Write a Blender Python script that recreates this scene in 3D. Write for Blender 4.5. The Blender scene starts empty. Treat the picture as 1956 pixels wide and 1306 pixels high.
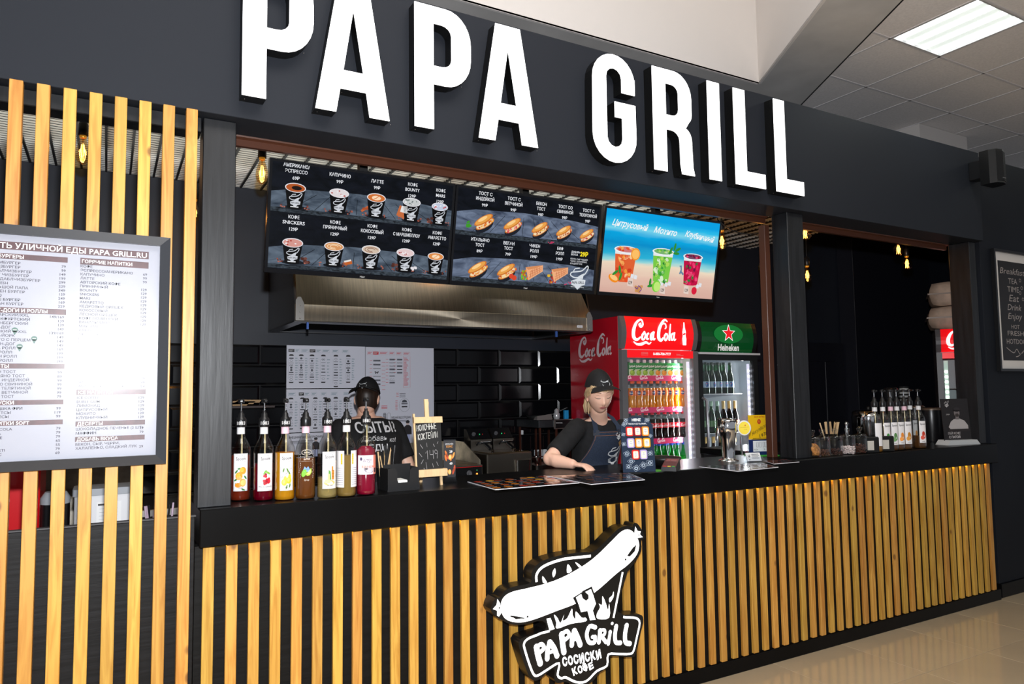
import bpy, bmesh, math, random
from mathutils import Vector, Matrix, Euler
random.seed(7)
S = bpy.context.scene
COL = S.collection
PI = math.pi

# ---------------------------------------------------------------- camera
FPX = 1376.1
YAW, PITCH, ROLL = 0.5114, 0.07014, -0.012835
def _cam_rot():
    R0 = Matrix(((1, 0, 0), (0, 0, -1), (0, 1, 0)))
    c, s = math.cos(YAW), math.sin(YAW); Ry = Matrix(((c, 0, -s), (0, 1, 0), (s, 0, c)))
    c, s = math.cos(PITCH), math.sin(PITCH); Rx = Matrix(((1, 0, 0), (0, c, s), (0, -s, c)))
    c, s = math.cos(ROLL), math.sin(ROLL); Rz = Matrix(((c, -s, 0), (s, c, 0), (0, 0, 1)))
    return Rz @ Rx @ Ry @ R0
RC = _cam_rot()
CAM = Vector((0, -2.95, 1.56))
cd = bpy.data.cameras.new('camera'); cam = bpy.data.objects.new('camera', cd); COL.objects.link(cam)
cd.sensor_width = 36; cd.lens = FPX / 1956 * 36; cd.clip_start = 0.05; cd.clip_end = 100
rm = Matrix((RC[0], -RC[1], -RC[2])).transposed()
cam.matrix_world = Matrix.Translation(CAM) @ rm.to_4x4()
S.camera = cam
def ray(px, py):
    return RC.transposed() @ Vector(((px - 978) / FPX, (py - 653) / FPX, 1))
def PY(px, py, y): d = ray(px, py); return CAM + d * ((y - CAM.y) / d.y)
def PZ(px, py, z): d = ray(px, py); return CAM + d * ((z - CAM.z) / d.z)

# ---------------------------------------------------------------- light, world, exposure
S.view_settings.view_transform = 'Standard'; S.view_settings.look = 'None'
S.view_settings.exposure = 0.0; S.view_settings.gamma = 1; S.view_settings.use_curve_mapping = False
try:
    S.cycles.use_denoising = True; S.cycles.max_bounces = 8; S.cycles.transparent_max_bounces = 24
    S.cycles.glossy_bounces = 4; S.cycles.transmission_bounces = 8; S.cycles.sample_clamp_indirect = 4.0
    S.cycles.caustics_reflective = False; S.cycles.caustics_refractive = False
except Exception: pass
wd = bpy.data.worlds.new('world'); S.world = wd; wd.use_nodes = True
bg = wd.node_tree.nodes['Background']; bg.inputs[0].default_value = (0.85, 0.9, 1.0, 1); bg.inputs[1].default_value = 0.30
def lamp(name, kind, loc, energy, color=(1, 1, 1), size=0.1, rot=(0, 0, 0), size_y=None):
    l = bpy.data.lights.new(name, kind); l.energy = energy; l.color = color
    if kind == 'AREA':
        l.size = size
        if size_y: l.shape = 'RECTANGLE'; l.size_y = size_y
    else: l.shadow_soft_size = size
    o = bpy.data.objects.new(name, l); COL.objects.link(o); o.location = loc; o.rotation_euler = rot
    return o
lamp('camera_flash', 'POINT', (0.02, -2.93, 1.83), 510, (0.93, 0.96, 1.0), 0.035)
for lx, ly, e in ((5.03, -0.3, 7), (5.03, -2.7, 7), (7.5, -0.3, 3), (7.5, -2.7, 5), (7.5, 2.1, 4)):
    lamp('ceiling_lamp', 'AREA', (lx, ly, 3.93), e, (0.93, 1.0, 0.95), 0.55, (0, 0, 0), 0.55)
lamp('coffer_light', 'AREA', (1.5, -2.6, 5.3), 170, (1, 0.97, 0.93), 4, (math.radians(35), 0, 0), 2)
for lx in (-1.0, 1.0, 3.0):
    lamp('louvre_fill', 'AREA', (lx, 1.2, 2.9), 5.0, (1, 1, 0.93), 1.9, (PI, 0, 0), 1.2)  # added upward fill that brightens the louvre blades, no fitting there

lamp('kitchen_fill', 'AREA', (2.0, 1.0, 2.93), 2.5, (1, 0.98, 0.94), 1.2, (0, 0, 0), 0.8)  # added soft fill for the kitchen interior, no fitting there

# ---------------------------------------------------------------- materials
MATS = {}
def mat(name, color=(0.5, 0.5, 0.5), rough=0.5, metal=0.0, emit=0.0, trans=0.0, ior=1.45, coat=0.0, alpha=1.0, ecol=None, spec=None, noise=None, bump=None, aniso=None):
    if name in MATS: return MATS[name]
    m = bpy.data.materials.new(name); m.use_nodes = True; nt = m.node_tree
    b = nt.nodes['Principled BSDF']
    c = tuple(color) + (1,)
    b.inputs['Base Color'].default_value = c
    b.inputs['Roughness'].default_value = rough; b.inputs['Metallic'].default_value = metal
    b.inputs['IOR'].default_value = ior
    if trans: b.inputs['Transmission Weight'].default_value = trans
    if coat: b.inputs['Coat Weight'].default_value = coat; b.inputs['Coat Roughness'].default_value = 0.05
    if spec is not None: b.inputs['Specular IOR Level'].default_value = spec
    if emit:
        b.inputs['Emission Color'].default_value = tuple(ecol or color) + (1,); b.inputs['Emission Strength'].default_value = emit
    if alpha < 1: b.inputs['Alpha'].default_value = alpha
    if noise:
        sc, amt = noise[0], noise[1]; st = noise[2] if len(noise) > 2 else (1, 1, 1)
        tc = nt.nodes.new('ShaderNodeTexCoord'); mp = nt.nodes.new('ShaderNodeMapping'); mp.inputs['Scale'].default_value = st
        n = nt.nodes.new('ShaderNodeTexNoise'); n.inputs['Scale'].default_value = sc; n.inputs['Detail'].default_value = 5
        nt.links.new(tc.outputs['Object'], mp.inputs[0]); nt.links.new(mp.outputs[0], n.inputs['Vector'])
        r = nt.nodes.new('ShaderNodeValToRGB'); r.color_ramp.elements[0].position = 0.3; r.color_ramp.elements[1].position = 0.7
        r.color_ramp.elements[0].color = tuple(x * (1 - amt) for x in color) + (1,); r.color_ramp.elements[1].color = tuple(min(1, x * (1 + amt)) for x in color) + (1,)
        nt.links.new(n.outputs['Fac'], r.inputs[0]); nt.links.new(r.outputs[0], b.inputs['Base Color'])
        if bump:
            bp = nt.nodes.new('ShaderNodeBump'); bp.inputs['Strength'].default_value = bump; bp.inputs['Distance'].default_value = 0.002
            nt.links.new(n.outputs['Fac'], bp.inputs['Height']); nt.links.new(bp.outputs[0], b.inputs['Normal'])
    MATS[name] = m; return m

def wood_mat():
    m = bpy.data.materials.new('pine_wood'); m.use_nodes = True; nt = m.node_tree; N = nt.nodes; L = nt.links
    b = N['Principled BSDF']; b.inputs['Roughness'].default_value = 0.42
    tc = N.new('ShaderNodeTexCoord'); oi = N.new('ShaderNodeObjectInfo')
    mu = N.new('ShaderNodeMath'); mu.operation = 'MULTIPLY'; mu.inputs[1].default_value = 37.0; L.new(oi.outputs['Random'], mu.inputs[0])
    ad = N.new('ShaderNodeVectorMath'); ad.operation = 'ADD'; L.new(tc.outputs['Object'], ad.inputs[0]); L.new(mu.outputs[0], ad.inputs[1])
    mp = N.new('ShaderNodeMapping'); mp.inputs['Scale'].default_value = (28, 28, 1.6); L.new(ad.outputs[0], mp.inputs[0])
    n = N.new('ShaderNodeTexNoise'); n.inputs['Scale'].default_value = 1.6; n.inputs['Detail'].default_value = 4; n.inputs['Distortion'].default_value = 1.2; L.new(mp.outputs[0], n.inputs['Vector'])
    r = N.new('ShaderNodeValToRGB'); e = r.color_ramp.elements
    e[0].position = 0.36; e[0].color = (0.47, 0.205, 0.030, 1); e[1].position = 0.62; e[1].color = (0.65, 0.345, 0.068, 1)
    L.new(n.outputs['Fac'], r.inputs[0])
    # tint per slat
    hs = N.new('ShaderNodeHueSaturation'); L.new(r.outputs[0], hs.inputs['Color'])
    mr = N.new('ShaderNodeMapRange'); mr.inputs[3].default_value = 0.493; mr.inputs[4].default_value = 0.513; L.new(oi.outputs['Random'], mr.inputs[0]); L.new(mr.outputs[0], hs.inputs['Hue'])
    m3 = N.new('ShaderNodeMath'); m3.operation = 'MULTIPLY'; m3.inputs[1].default_value = 7.31; L.new(oi.outputs['Random'], m3.inputs[0])
    m4 = N.new('ShaderNodeMath'); m4.operation = 'FRACT'; L.new(m3.outputs[0], m4.inputs[0])
    mr2 = N.new('ShaderNodeMapRange'); mr2.inputs[3].default_value = 0.86; mr2.inputs[4].default_value = 1.1; L.new(m4.outputs[0], mr2.inputs[0]); L.new(mr2.outputs[0], hs.inputs['Value'])
    # knots
    mk = N.new('ShaderNodeMapping'); mk.inputs['Scale'].default_value = (1, 1, 0.6); L.new(ad.outputs[0], mk.inputs[0])
    v = N.new('ShaderNodeTexVoronoi'); v.inputs['Scale'].default_value = 6.5; L.new(mk.outputs[0], v.inputs['Vector'])
    rk = N.new('ShaderNodeValToRGB'); ek = rk.color_ramp.elements; ek[0].position = 0.055; ek[0].color = (1, 1, 1, 1); ek[1].position = 0.10; ek[1].color = (0, 0, 0, 1)
    L.new(v.outputs['Distance'], rk.inputs[0])
    mx = N.new('ShaderNodeMix'); mx.data_type = 'RGBA'; mx.inputs[7].default_value = (0.14, 0.05, 0.012, 1)
    m5 = N.new('ShaderNodeMath'); m5.operation = 'MULTIPLY'; m5.inputs[1].default_value = 0.8; L.new(rk.outputs[0], m5.inputs[0])
    L.new(m5.outputs[0], mx.inputs[0]); L.new(hs.outputs[0], mx.inputs[6]); L.new(mx.outputs[2], b.inputs['Base Color'])
    return m
WOOD = wood_mat()
BLACK = mat('black_paint', (0.003, 0.003, 0.0033), 0.3, spec=0.15, noise=(3, 0.25, (1, 1, 0.2)))
STAIN = mat('black_stained_wood', (0.0085, 0.009, 0.0105), 0.42, noise=(7, 0.5, (6, 6, 0.5)), bump=0.5)
STAINH = mat('black_stained_board', (0.0055, 0.0055, 0.0062), 0.5, spec=0.3, noise=(9, 0.5, (0.5, 1, 7)), bump=0.5)
FASC = mat('anthracite_paint', (0.0155, 0.0180, 0.0240), 0.6, spec=0.2)
WALLIN = mat('dark_blue_grey_paint', (0.017, 0.021, 0.031), 0.5, noise=(2, 0.1))
WHITEP = mat('white_ceiling_paint', (0.66, 0.63, 0.60), 0.8)
GREYP = mat('grey_plasterboard', (0.62, 0.59, 0.56), 0.8, noise=(2.5, 0.12))
LETW = mat('lit_white_acrylic', (1, 1, 1), 0.4, emit=1.25)
STEEL = mat('brushed_steel', (0.55, 0.52, 0.48), 0.28, 1.0)
STEELB = mat('hood_steel', (0.64, 0.55, 0.42), 0.30, 1.0, noise=(14, 0.12, (8, .4, .4)))
_b = STEELB.node_tree.nodes['Principled BSDF']; _b.inputs['Anisotropic'].default_value = 0.85
_t = STEELB.node_tree.nodes.new('ShaderNodeTangent'); _t.direction_type = 'RADIAL'; _t.axis = 'Y'; STEELB.node_tree.links.new(_t.outputs[0], _b.inputs['Tangent'])
CHROME = mat('chrome', (0.8, 0.8, 0.8), 0.08, 1.0)
BLKPL = mat('black_plastic', (0.008, 0.008, 0.009), 0.3)
BLKMT = mat('matt_black', (0.006, 0.006, 0.006), 0.7)
WHT = mat('white_plastic', (0.75, 0.75, 0.77), 0.4)
PAPER = mat('white_paper', (0.72, 0.72, 0.76), 0.5)
RUBBER = mat('black_cable', (0.01, 0.01, 0.01), 0.5)
def fake_glass(name, tint=(1, 1, 1), rough=0.02, refl=0.9, base=0.0):
    """thin clear glass: transparent with a fresnel gloss"""
    if name in MATS: return MATS[name]
    m = bpy.data.materials.new(name); m.use_nodes = True; nt = m.node_tree; N = nt.nodes; L = nt.links
    for x in list(N):
        if x.type == 'BSDF_PRINCIPLED': N.remove(x)
    out = [x for x in N if x.type == 'OUTPUT_MATERIAL'][0]
    t = N.new('ShaderNodeBsdfTransparent'); t.inputs[0].default_value = tuple(tint) + (1,)
    g = N.new('ShaderNodeBsdfGlossy'); g.inputs['Roughness'].default_value = rough
    lw = N.new('ShaderNodeLayerWeight'); lw.inputs[0].default_value = 0.22
    mm = N.new('ShaderNodeMath'); mm.operation = 'MULTIPLY_ADD'; mm.inputs[1].default_value = refl; mm.inputs[2].default_value = base; L.new(lw.outputs['Facing'], mm.inputs[0])
    mx = N.new('ShaderNodeMixShader'); L.new(mm.outputs[0], mx.inputs[0]); L.new(t.outputs[0], mx.inputs[1]); L.new(g.outputs[0], mx.inputs[2]); L.new(mx.outputs[0], out.inputs[0])
    MATS[name] = m; return m
GLASS = fake_glass('clear_glass', (0.93, 0.95, 0.95), 0.03, 0.55, 0.03)
PANE = fake_glass('fridge_pane', (0.97, 0.99, 0.98), 0.01, 0.25, 0.02)

# ---------------------------------------------------------------- mesh helpers
class MB:
    def __init__(s): s.v = []; s.f = []; s.m = []; s.sm = []
    def add(s, vs, fs, mi=0, smooth=False):
        o = len(s.v); s.v += [tuple(v) for v in vs]
        for f in fs: s.f.append([o + i for i in f]); s.m.append(mi); s.sm.append(smooth)
        return s
    def box(s, x0, x1, y0, y1, z0, z1, mi=0):
        v = [(x, y, z) for z in (z0, z1) for y in (y0, y1) for x in (x0, x1)]
        return s.add(v, [(0, 2, 3, 1), (4, 5, 7, 6), (0, 1, 5, 4), (2, 6, 7, 3), (0, 4, 6, 2), (1, 3, 7, 5)], mi)
    def hexa(s, p, mi=0):   # p: 8 points bottom 4 ccw, top 4 ccw
        return s.add(p, [(3, 2, 1, 0), (4, 5, 6, 7), (0, 1, 5, 4), (1, 2, 6, 5), (2, 3, 7, 6), (3, 0, 4, 7)], mi)
    def cbox(s, x0, x1, y0, y1, z0, z1, b=0.002, mi=0):   # box with chamfered edges
        bm = bmesh.new(); bmesh.ops.create_cube(bm, size=1)
        for v in bm.verts: v.co = Vector(((x0 + x1) / 2 + v.co.x * (x1 - x0), (y0 + y1) / 2 + v.co.y * (y1 - y0), (z0 + z1) / 2 + v.co.z * (z1 - z0)))
        bmesh.ops.bevel(bm, geom=bm.edges[:], offset=b, segments=1, affect='EDGES', profile=0.5)
        bm.verts.index_update()
        s.add([v.co[:] for v in bm.verts], [[v.index for v in f.verts] for f in bm.faces], mi); bm.free(); return s
    def rbox(s, x0, x1, y0, y1, z0, z1, r, axis='z', seg=4, mi=0):   # rounded in the plane normal to axis
        if axis == 'z': a0, a1, b0, b1, c0, c1 = x0, x1, y0, y1, z0, z1; f = lambda a, b, c: (a, b, c)
        elif axis == 'y': a0, a1, b0, b1, c0, c1 = x0, x1, z0, z1, y1, y0; f = lambda a, b, c: (a, c, b)
        else: a0, a1, b0, b1, c0, c1 = y0, y1, z0, z1, x0, x1; f = lambda a, b, c: (c, a, b)
        pts = rrect(a0, a1, b0, b1, r, seg); n = len(pts)
        v = [f(a, b, c0) for a, b in pts] + [f(a, b, c1) for a, b in pts]
        return s.add(v, [list(range(n))[::-1], list(range(n, 2 * n))] + [(i, (i + 1) % n, n + (i + 1) % n, n + i) for i in range(n)], mi)
    def prism(s, pts, f, c0, c1, mi=0, mi_side=None):   # pts 2d; f(a,b,c)->3d ; concave ok (triangulated caps)
        n = len(pts); tris = tri2d(pts)
        v = [f(a, b, c0) for a, b in pts] + [f(a, b, c1) for a, b in pts]
        s.add(v, [t[::-1] for t in tris] + [[n + i for i in t] for t in tris], mi)
        s.add(v, [(i, (i + 1) % n, n + (i + 1) % n, n + i) for i in range(n)], mi if mi_side is None else mi_side); return s
    def lathe(s, prof, cx=0, cy=0, cz=0, seg=20, mi=0, smooth=True, capb=True, capt=True, sx=1, sy=1):
        v = []; f = []
        for r, z in prof:
            for k in range(seg):
                a = 2 * PI * k / seg; v.append((cx + r * sx * math.cos(a), cy + r * sy * math.sin(a), cz + z))
        for j in range(len(prof) - 1):
            for k in range(seg): k2 = (k + 1) % seg; f.append((j * seg + k, j * seg + k2, (j + 1) * seg + k2, (j + 1) * seg + k))
        s.add(v, f, mi, smooth)
        caps = []
        if capb and prof[0][0] > 1e-5: caps.append([k for k in range(seg)][::-1])
        if capt and prof[-1][0] > 1e-5: caps.append([(len(prof) - 1) * seg + k for k in range(seg)])
        if caps: s.add(v, caps, mi)
        return s
    def tube(s, pts, r, seg=8, mi=0, caps=True):
        pts = [Vector(p) for p in pts]; n = len(pts); v = []; f = []
        rr = r if isinstance(r, (list, tuple)) else [r] * n
        up = Vector((0, 0, 1))
        for i, p in enumerate(pts):
            d = (pts[min(i + 1, n - 1)] - pts[max(i - 1, 0)]).normalized()
            ref = up if abs(d.dot(up)) < 0.9 else Vector((1, 0, 0))
            a = d.cross(ref).normalized(); b = d.cross(a).normalized()
            for k in range(seg):
                t = 2 * PI * k / seg; v.append((p + (a * math.cos(t) + b * math.sin(t)) * rr[i])[:])
        for j in range(n - 1):
            for k in range(seg): k2 = (k + 1) % seg; f.append((j * seg + k, (j + 1) * seg + k, (j + 1) * seg + k2, j * seg + k2))
        s.add(v, f, mi, True)
        if caps: s.add(v, [list(range(seg)), [(n - 1) * seg + k for k in range(seg)][::-1]], mi)
        return s
    def ball(s, c, r, mi=0, seg=12, rings=8, sc=(1, 1, 1)):
        prof = [(max(1e-6, r * math.sin(PI * i / rings)), -r * math.cos(PI * i / rings)) for i in range(rings + 1)]
        v = []; f = []
        for a, z in prof:
            for k in range(seg): t = 2 * PI * k / seg; v.append((c[0] + a * math.cos(t) * sc[0], c[1] + a * math.sin(t) * sc[1], c[2] + z * sc[2]))
        for j in range(rings):
            for k in range(seg): k2 = (k + 1) % seg; f.append((j * seg + k, j * seg + k2, (j + 1) * seg + k2, (j + 1) * seg + k))
        return s.add(v, f, mi, True)
    def xform(s, M):
        s.v = [tuple(M @ Vector(v)) for v in s.v]; return s
    def mesh(s, name, mats):
        me = bpy.data.meshes.new(name); me.from_pydata(s.v, [], s.f)
        for m in (mats if isinstance(mats, (list, tuple)) else [mats]): me.materials.append(m)
        me.polygons.foreach_set('material_index', s.m); me.polygons.foreach_set('use_smooth', s.sm); me.update(); return me
def tri2d(pts):
    from mathutils.geometry import tessellate_polygon
    return [list(t) for t in tessellate_polygon([[Vector((a, b, 0)) for a, b in pts]])]
def rrect(a0, a1, b0, b1, r, seg=4):
    out = []
    for ca, cb, t0 in ((a1 - r, b0 + r, -PI / 2), (a1 - r, b1 - r, 0), (a0 + r, b1 - r, PI / 2), (a0 + r, b0 + r, PI)):
        for k in range(seg + 1): t = t0 + PI / 2 * k / seg; out.append((ca + r * math.cos(t), cb + r * math.sin(t)))
    return out
def PD(px, py, zc): return CAM + ray(px, py) * zc
def tagit(o, label=None, cat=None, group=None, kind=None):
    if label: o['label'] = label
    if cat: o['category'] = cat
    if group: o['group'] = group
    if kind: o['kind'] = kind
    return o
def link(name, me, parent=None, loc=(0, 0, 0), rot=(0, 0, 0)):
    o = bpy.data.objects.new(name, me); COL.objects.link(o); o.location = loc; o.rotation_euler = rot
    if parent: o.parent = parent
    return o
def root(name, label, cat, loc=(0, 0, 0), rz=0, group=None):
    o = bpy.data.objects.new(name, None); COL.objects.link(o); o.location = loc; o.rotation_euler = (0, 0, rz); o.empty_display_size = 0.05
    return tagit(o, label, cat, group)
def part(name, mb, mats, parent, label=None, kind=None, world=True):
    """mesh given in world coordinates when world, under an unrotated parent"""
    me = mb.mesh(name, mats); off = Vector((0, 0, 0))
    if world and parent is not None:
        p = parent
        while p is not None: off -= p.location; p = p.parent
    return tagit(link(name, me, parent, off), label, kind=kind)
def local(name, mb, mats, parent, label=None, kind=None): return part(name, mb, mats, parent, label, kind, world=False)
def struct(name, mb, mats, label=None):
    o = link(name, mb.mesh(name, mats)); o['kind'] = 'structure'
    if label: o['label'] = label
    return o
def thing(name, mb, mats, label, cat, group=None, loc=(0, 0, 0), rz=0):
    return tagit(link(name, mb.mesh(name, mats), None, loc, (0, 0, rz)), label, cat, group)
def copytree(o, parent=None):
    c = o.copy(); COL.objects.link(c); c.parent = parent
    for ch in KIDS.get(o.name, None) or [x for x in o.children]: copytree(ch, c)
    return c
KIDS = {}

# ---------------------------------------------------------------- flat print
_TX = {}
def text_geo(s, bold=0.0):
    k = (s, bold)
    if k in _TX: return _TX[k]
    cu = bpy.data.curves.new('t', 'FONT'); cu.body = s; cu.resolution_u = 2; cu.offset = bold; cu.fill_mode = 'FRONT'
    ob = bpy.data.objects.new('t', cu)
    me = ob.to_mesh()
    v = [(p.co.x, p.co.y) for p in me.vertices]; f = [list(p.vertices) for p in me.polygons]
    ob.to_mesh_clear(); bpy.data.objects.remove(ob); bpy.data.curves.remove(cu)
    if not v: v = [(0, 0)]
    x0 = min(p[0] for p in v); x1 = max(p[0] for p in v); y0 = min(p[1] for p in v); y1 = max(p[1] for p in v)
    _TX[k] = (v, f, x0, x1, y0, y1); return _TX[k]
class Canvas:
    """flat print on a plane: origin o (top left), u to the right, v upwards, n outwards"""
    def __init__(s, o, u, v, step=0.0004):
        s.o = Vector(o); s.u = Vector(u).normalized(); s.w = Vector(v).normalized(); s.n = s.u.cross(s.w).normalized(); s.step = step
        s.mb = MB(); s.mats = []; s.lay = 1; s.wrap = None; s.yf = None
    def mi(s, m):
        if m not in s.mats: s.mats.append(m)
        return s.mats.index(m)
    def pt(s, x, y, l):
        if s.yf: y = s.yf(y)
        if s.wrap:   # wrap round a cylinder of radius r about the axis behind the origin
            r = s.wrap; a = x / r; return s.o + s.u * (math.sin(a) * (r + s.step * l)) + s.n * ((math.cos(a)) * (r + s.step * l) - r) + s.w * y
        return s.o + s.u * x + s.w * y + s.n * (s.step * l)
    def faces(s, v, f, m, l): s.mb.add([s.pt(x, y, l) for x, y in v], f, s.mi(m)); return s
    def poly(s, pts, m, l=1): return s.faces(pts, tri2d(pts), m, l)
    def rect(s, x0, y0, x1, y1, m, l=1):
        if s.wrap:
            n = 8; v = [(x0 + (x1 - x0) * i / n, y) for i in range(n + 1) for y in (y0, y1)]
            return s.faces(v, [(2 * i, 2 * i + 2, 2 * i + 3, 2 * i + 1) for i in range(n)], m, l)
        return s.faces([(x0, y0), (x1, y0), (x1, y1), (x0, y1)], [(0, 1, 2, 3)], m, l)
    def ell(s, cx, cy, rx, ry, m, l=1, seg=14, rot=0):
        c, q = math.cos(rot), math.sin(rot)
        v = [(cx + rx * math.cos(t) * c - ry * math.sin(t) * q, cy + rx * math.cos(t) * q + ry * math.sin(t) * c) for t in [2 * PI * k / seg for k in range(seg)]]
        return s.faces(v, [list(range(seg))], m, l)
    def ring(s, cx, cy, rx, ry, w, m, l=1, seg=18):
        return s.stroke([(cx + rx * math.cos(2 * PI * k / seg), cy + ry * math.sin(2 * PI * k / seg)) for k in range(seg + 1)], w, m, l)
    def stroke(s, pts, w, m, l=1, smooth=0):
        P = [Vector((a[0], a[1])) for a in pts]; W = [a[2] if len(a) > 2 else 1.0 for a in pts]
        if smooth:
            Q = []; QW = []
            for i in range(len(P) - 1):
                p0, p1, p2, p3 = P[max(i - 1, 0)], P[i], P[i + 1], P[min(i + 2, len(P) - 1)]
                for k in range(smooth):
                    t = k / smooth
                    Q.append(0.5 * ((2 * p1) + (p2 - p0) * t + (2 * p0 - 5 * p1 + 4 * p2 - p3) * t * t + (3 * p1 - p0 - 3 * p2 + p3) * t ** 3)); QW.append(W[i] * (1 - t) + W[i + 1] * t)
            Q.append(P[-1]); QW.append(W[-1]); P, W = Q, QW
        v = []; n = len(P)
        for i in range(n):
            d = (P[min(i + 1, n - 1)] - P[max(i - 1, 0)]);
            if d.length < 1e-9: d = Vector((1, 0))
            d.normalize(); q = Vector((-d.y, d.x)) * (w * W[i] / 2); v += [tuple(P[i] + q), tuple(P[i] - q)]
        return s.faces(v, [(2 * i, 2 * i + 1, 2 * i + 3, 2 * i + 2) for i in range(n - 1)], m, l)
    def text(s, t, x, y, h, m, l=2, align='l', bold=0.0, sx=1.0, rot=0.0, shear=0.0, width=None):
        """h = cap height; (x, y) baseline"""
        if bold and ('Ф' in t or 'Э' in t):
            for q_ in (-1, 1): s.text(t, x + q_ * h * bold * .9, y, h, m, l, align, 0, sx, rot, shear, width)
            return s
        v, f, x0, x1, y0, y1 = text_geo(t, bold); k = h / 0.72; kx = k * sx
        if width: kx = width / max(1e-6, (x1 - x0))
        ox = {'l': x0, 'c': (x0 + x1) / 2, 'r': x1}[align]; c, q = math.cos(rot), math.sin(rot); out = []
        for a, b in v:
            a = (a - ox) * kx + b * k * shear; b = b * k; out.append((x + a * c - b * q, y + a * q + b * c))
        return s.faces(out, f, m, l)
    def done(s, name, parent, label=None, world=True):
        for i, f in enumerate(s.mb.f):   # make every face look outwards
            if len(f) >= 3:
                a, b, c = (Vector(s.mb.v[j]) for j in f[:3])
        return part(name, s.mb, s.mats, parent, label, world=world)
def ink(r, g, b, rough=0.45): return mat('ink_%d_%d_%d' % (int(r * 255), int(g * 255), int(b * 255)), (r, g, b), rough)
def s2l(*c): return tuple(((x / 255) / 12.92 if x / 255 <= 0.04045 else ((x / 255 + 0.055) / 1.055) ** 2.4) for x in c)
def glow(r, g, b, k=1.0):   # screen colour from 0..255 display values
    c = s2l(r, g, b); return mat('screen_%d_%d_%d_%d' % (r, g, b, int(k * 100)), (0.002, 0.002, 0.002), 0.25, emit=k, ecol=c, spec=0.1)
def inkc(r, g, b, rough=0.45): c = s2l(r, g, b); return mat('print_%d_%d_%d' % (r, g, b), c, rough)
# ================================================================= structure
H_CEIL = 4.0
# floor: polished beige tiles as pieces near the counter
GROUT = mat('dark_grout', (0.10, 0.085, 0.07), 0.7)
FLT = mat('polished_beige_tile', (0.48, 0.37, 0.24), 0.12, noise=(1.6, 0.07), coat=0.3)
fl = struct('floor', MB().box(-6, 14, -9, 6, -0.06, -0.004), GROUT, 'polished beige tiled floor in front of the counter')
tm = MB().cbox(-0.2985, 0.2985, -0.2985, 0.2985, -0.004, 0.0, 0.0008).mesh('floor_tile', FLT)
for i in range(-3, 16):
    for j in range(-7, 1):
        if j <= 0: link('tile', tm, fl, (0.05 + i * 0.6, -0.2 + j * 0.6, 0))

# ceiling of the hall at 4 m, with suspended tiles beyond the plasterboard band
D1 = Vector((0.50, 0.866))
ce = struct('ceiling', MB().box(-8, 16, -10, 9, 5.6, 5.7), WHITEP, 'suspended hall ceiling with coffer')
cg = MB()
cor = Vector((4.49, 0.962))   # inner corner of the coffer
A2 = cor - D1 * 8
def flat(mb, pts, z0, z1, mi=0): return mb.prism(pts, lambda a, b, c: (a, b, c), z0, z1, mi)
o1 = Vector((5.123, 1.052)); o2 = o1 - D1 * 9; o3 = o1 + D1 * 5
flat(cg, [(-8, 0.962), (cor.x, cor.y), (A2.x, A2.y), (o2.x, o2.y), (o1.x, o1.y), (o3.x, o3.y), (-8, o3.y)], 4.0, 4.012)
part('plasterboard_band', cg, GREYP, ce)
cw = MB(); ZC = 3.9985
cw.hexa([(-8, 0.962, ZC), (cor.x, cor.y, ZC), (cor.x, cor.y + .02, ZC), (-8, .982, ZC), (-8, 0.962, 5.6), (cor.x, cor.y, 5.6), (cor.x, cor.y + .02, 5.6), (-8, .982, 5.6)])
q = Vector((D1.y, -D1.x)) * 0.02
cw.hexa([(cor.x, cor.y, ZC), (A2.x, A2.y, ZC), (A2.x + q.x, A2.y + q.y, ZC), (cor.x + q.x, cor.y + q.y, ZC), (cor.x, cor.y, 5.6), (A2.x, A2.y, 5.6), (A2.x + q.x, A2.y + q.y, 5.6), (cor.x + q.x, cor.y + q.y, 5.6)])
part('coffer_side', cw, mat('warm_white_paint', (0.80, 0.75, 0.71), 0.8), ce)
sg = MB(); sg.hexa([(o2.x, o2.y, 4.0), (o2.x + .012, o2.y - .006, 4.0), (o3.x + .012, o3.y - .006, 4.0), (o3.x, o3.y, 4.0), (o2.x, o2.y, 4.03), (o2.x + .012, o2.y - .006, 4.03), (o3.x + .012, o3.y - .006, 4.03), (o3.x, o3.y, 4.03)])
part('shadow_gap', sg, BLKMT, ce)
TILE = mat('mineral_ceiling_tile', (0.84, 0.79, 0.76), 0.85, noise=(60, 0.06), bump=0.2)
TBAR = mat('ceiling_grid_bar', (0.68, 0.65, 0.65), 0.6)
GX = 4.73; GY = 0.008
pitch = 0.5935
def clip(pts, p0, d, side):
    out = []; n = len(pts); g = lambda p: ((p[0] - p0.x) * d.y - (p[1] - p0.y) * d.x) * side
    for i in range(n):
        a, b = pts[i], pts[(i + 1) % n]; ga, gb = g(a), g(b)
        if ga >= 0: out.append(a)
        if (ga >= 0) != (gb >= 0): t = ga / (ga - gb); out.append((a[0] + (b[0] - a[0]) * t, a[1] + (b[1] - a[1]) * t))
    return out
full = MB().cbox(-0.288, 0.288, -0.288, 0.288, 4.004, 4.016, 0.003).mesh('ceiling_tile', TILE)
edge0 = o1 + Vector((0.014, -0.007))
bars = MB()
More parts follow.
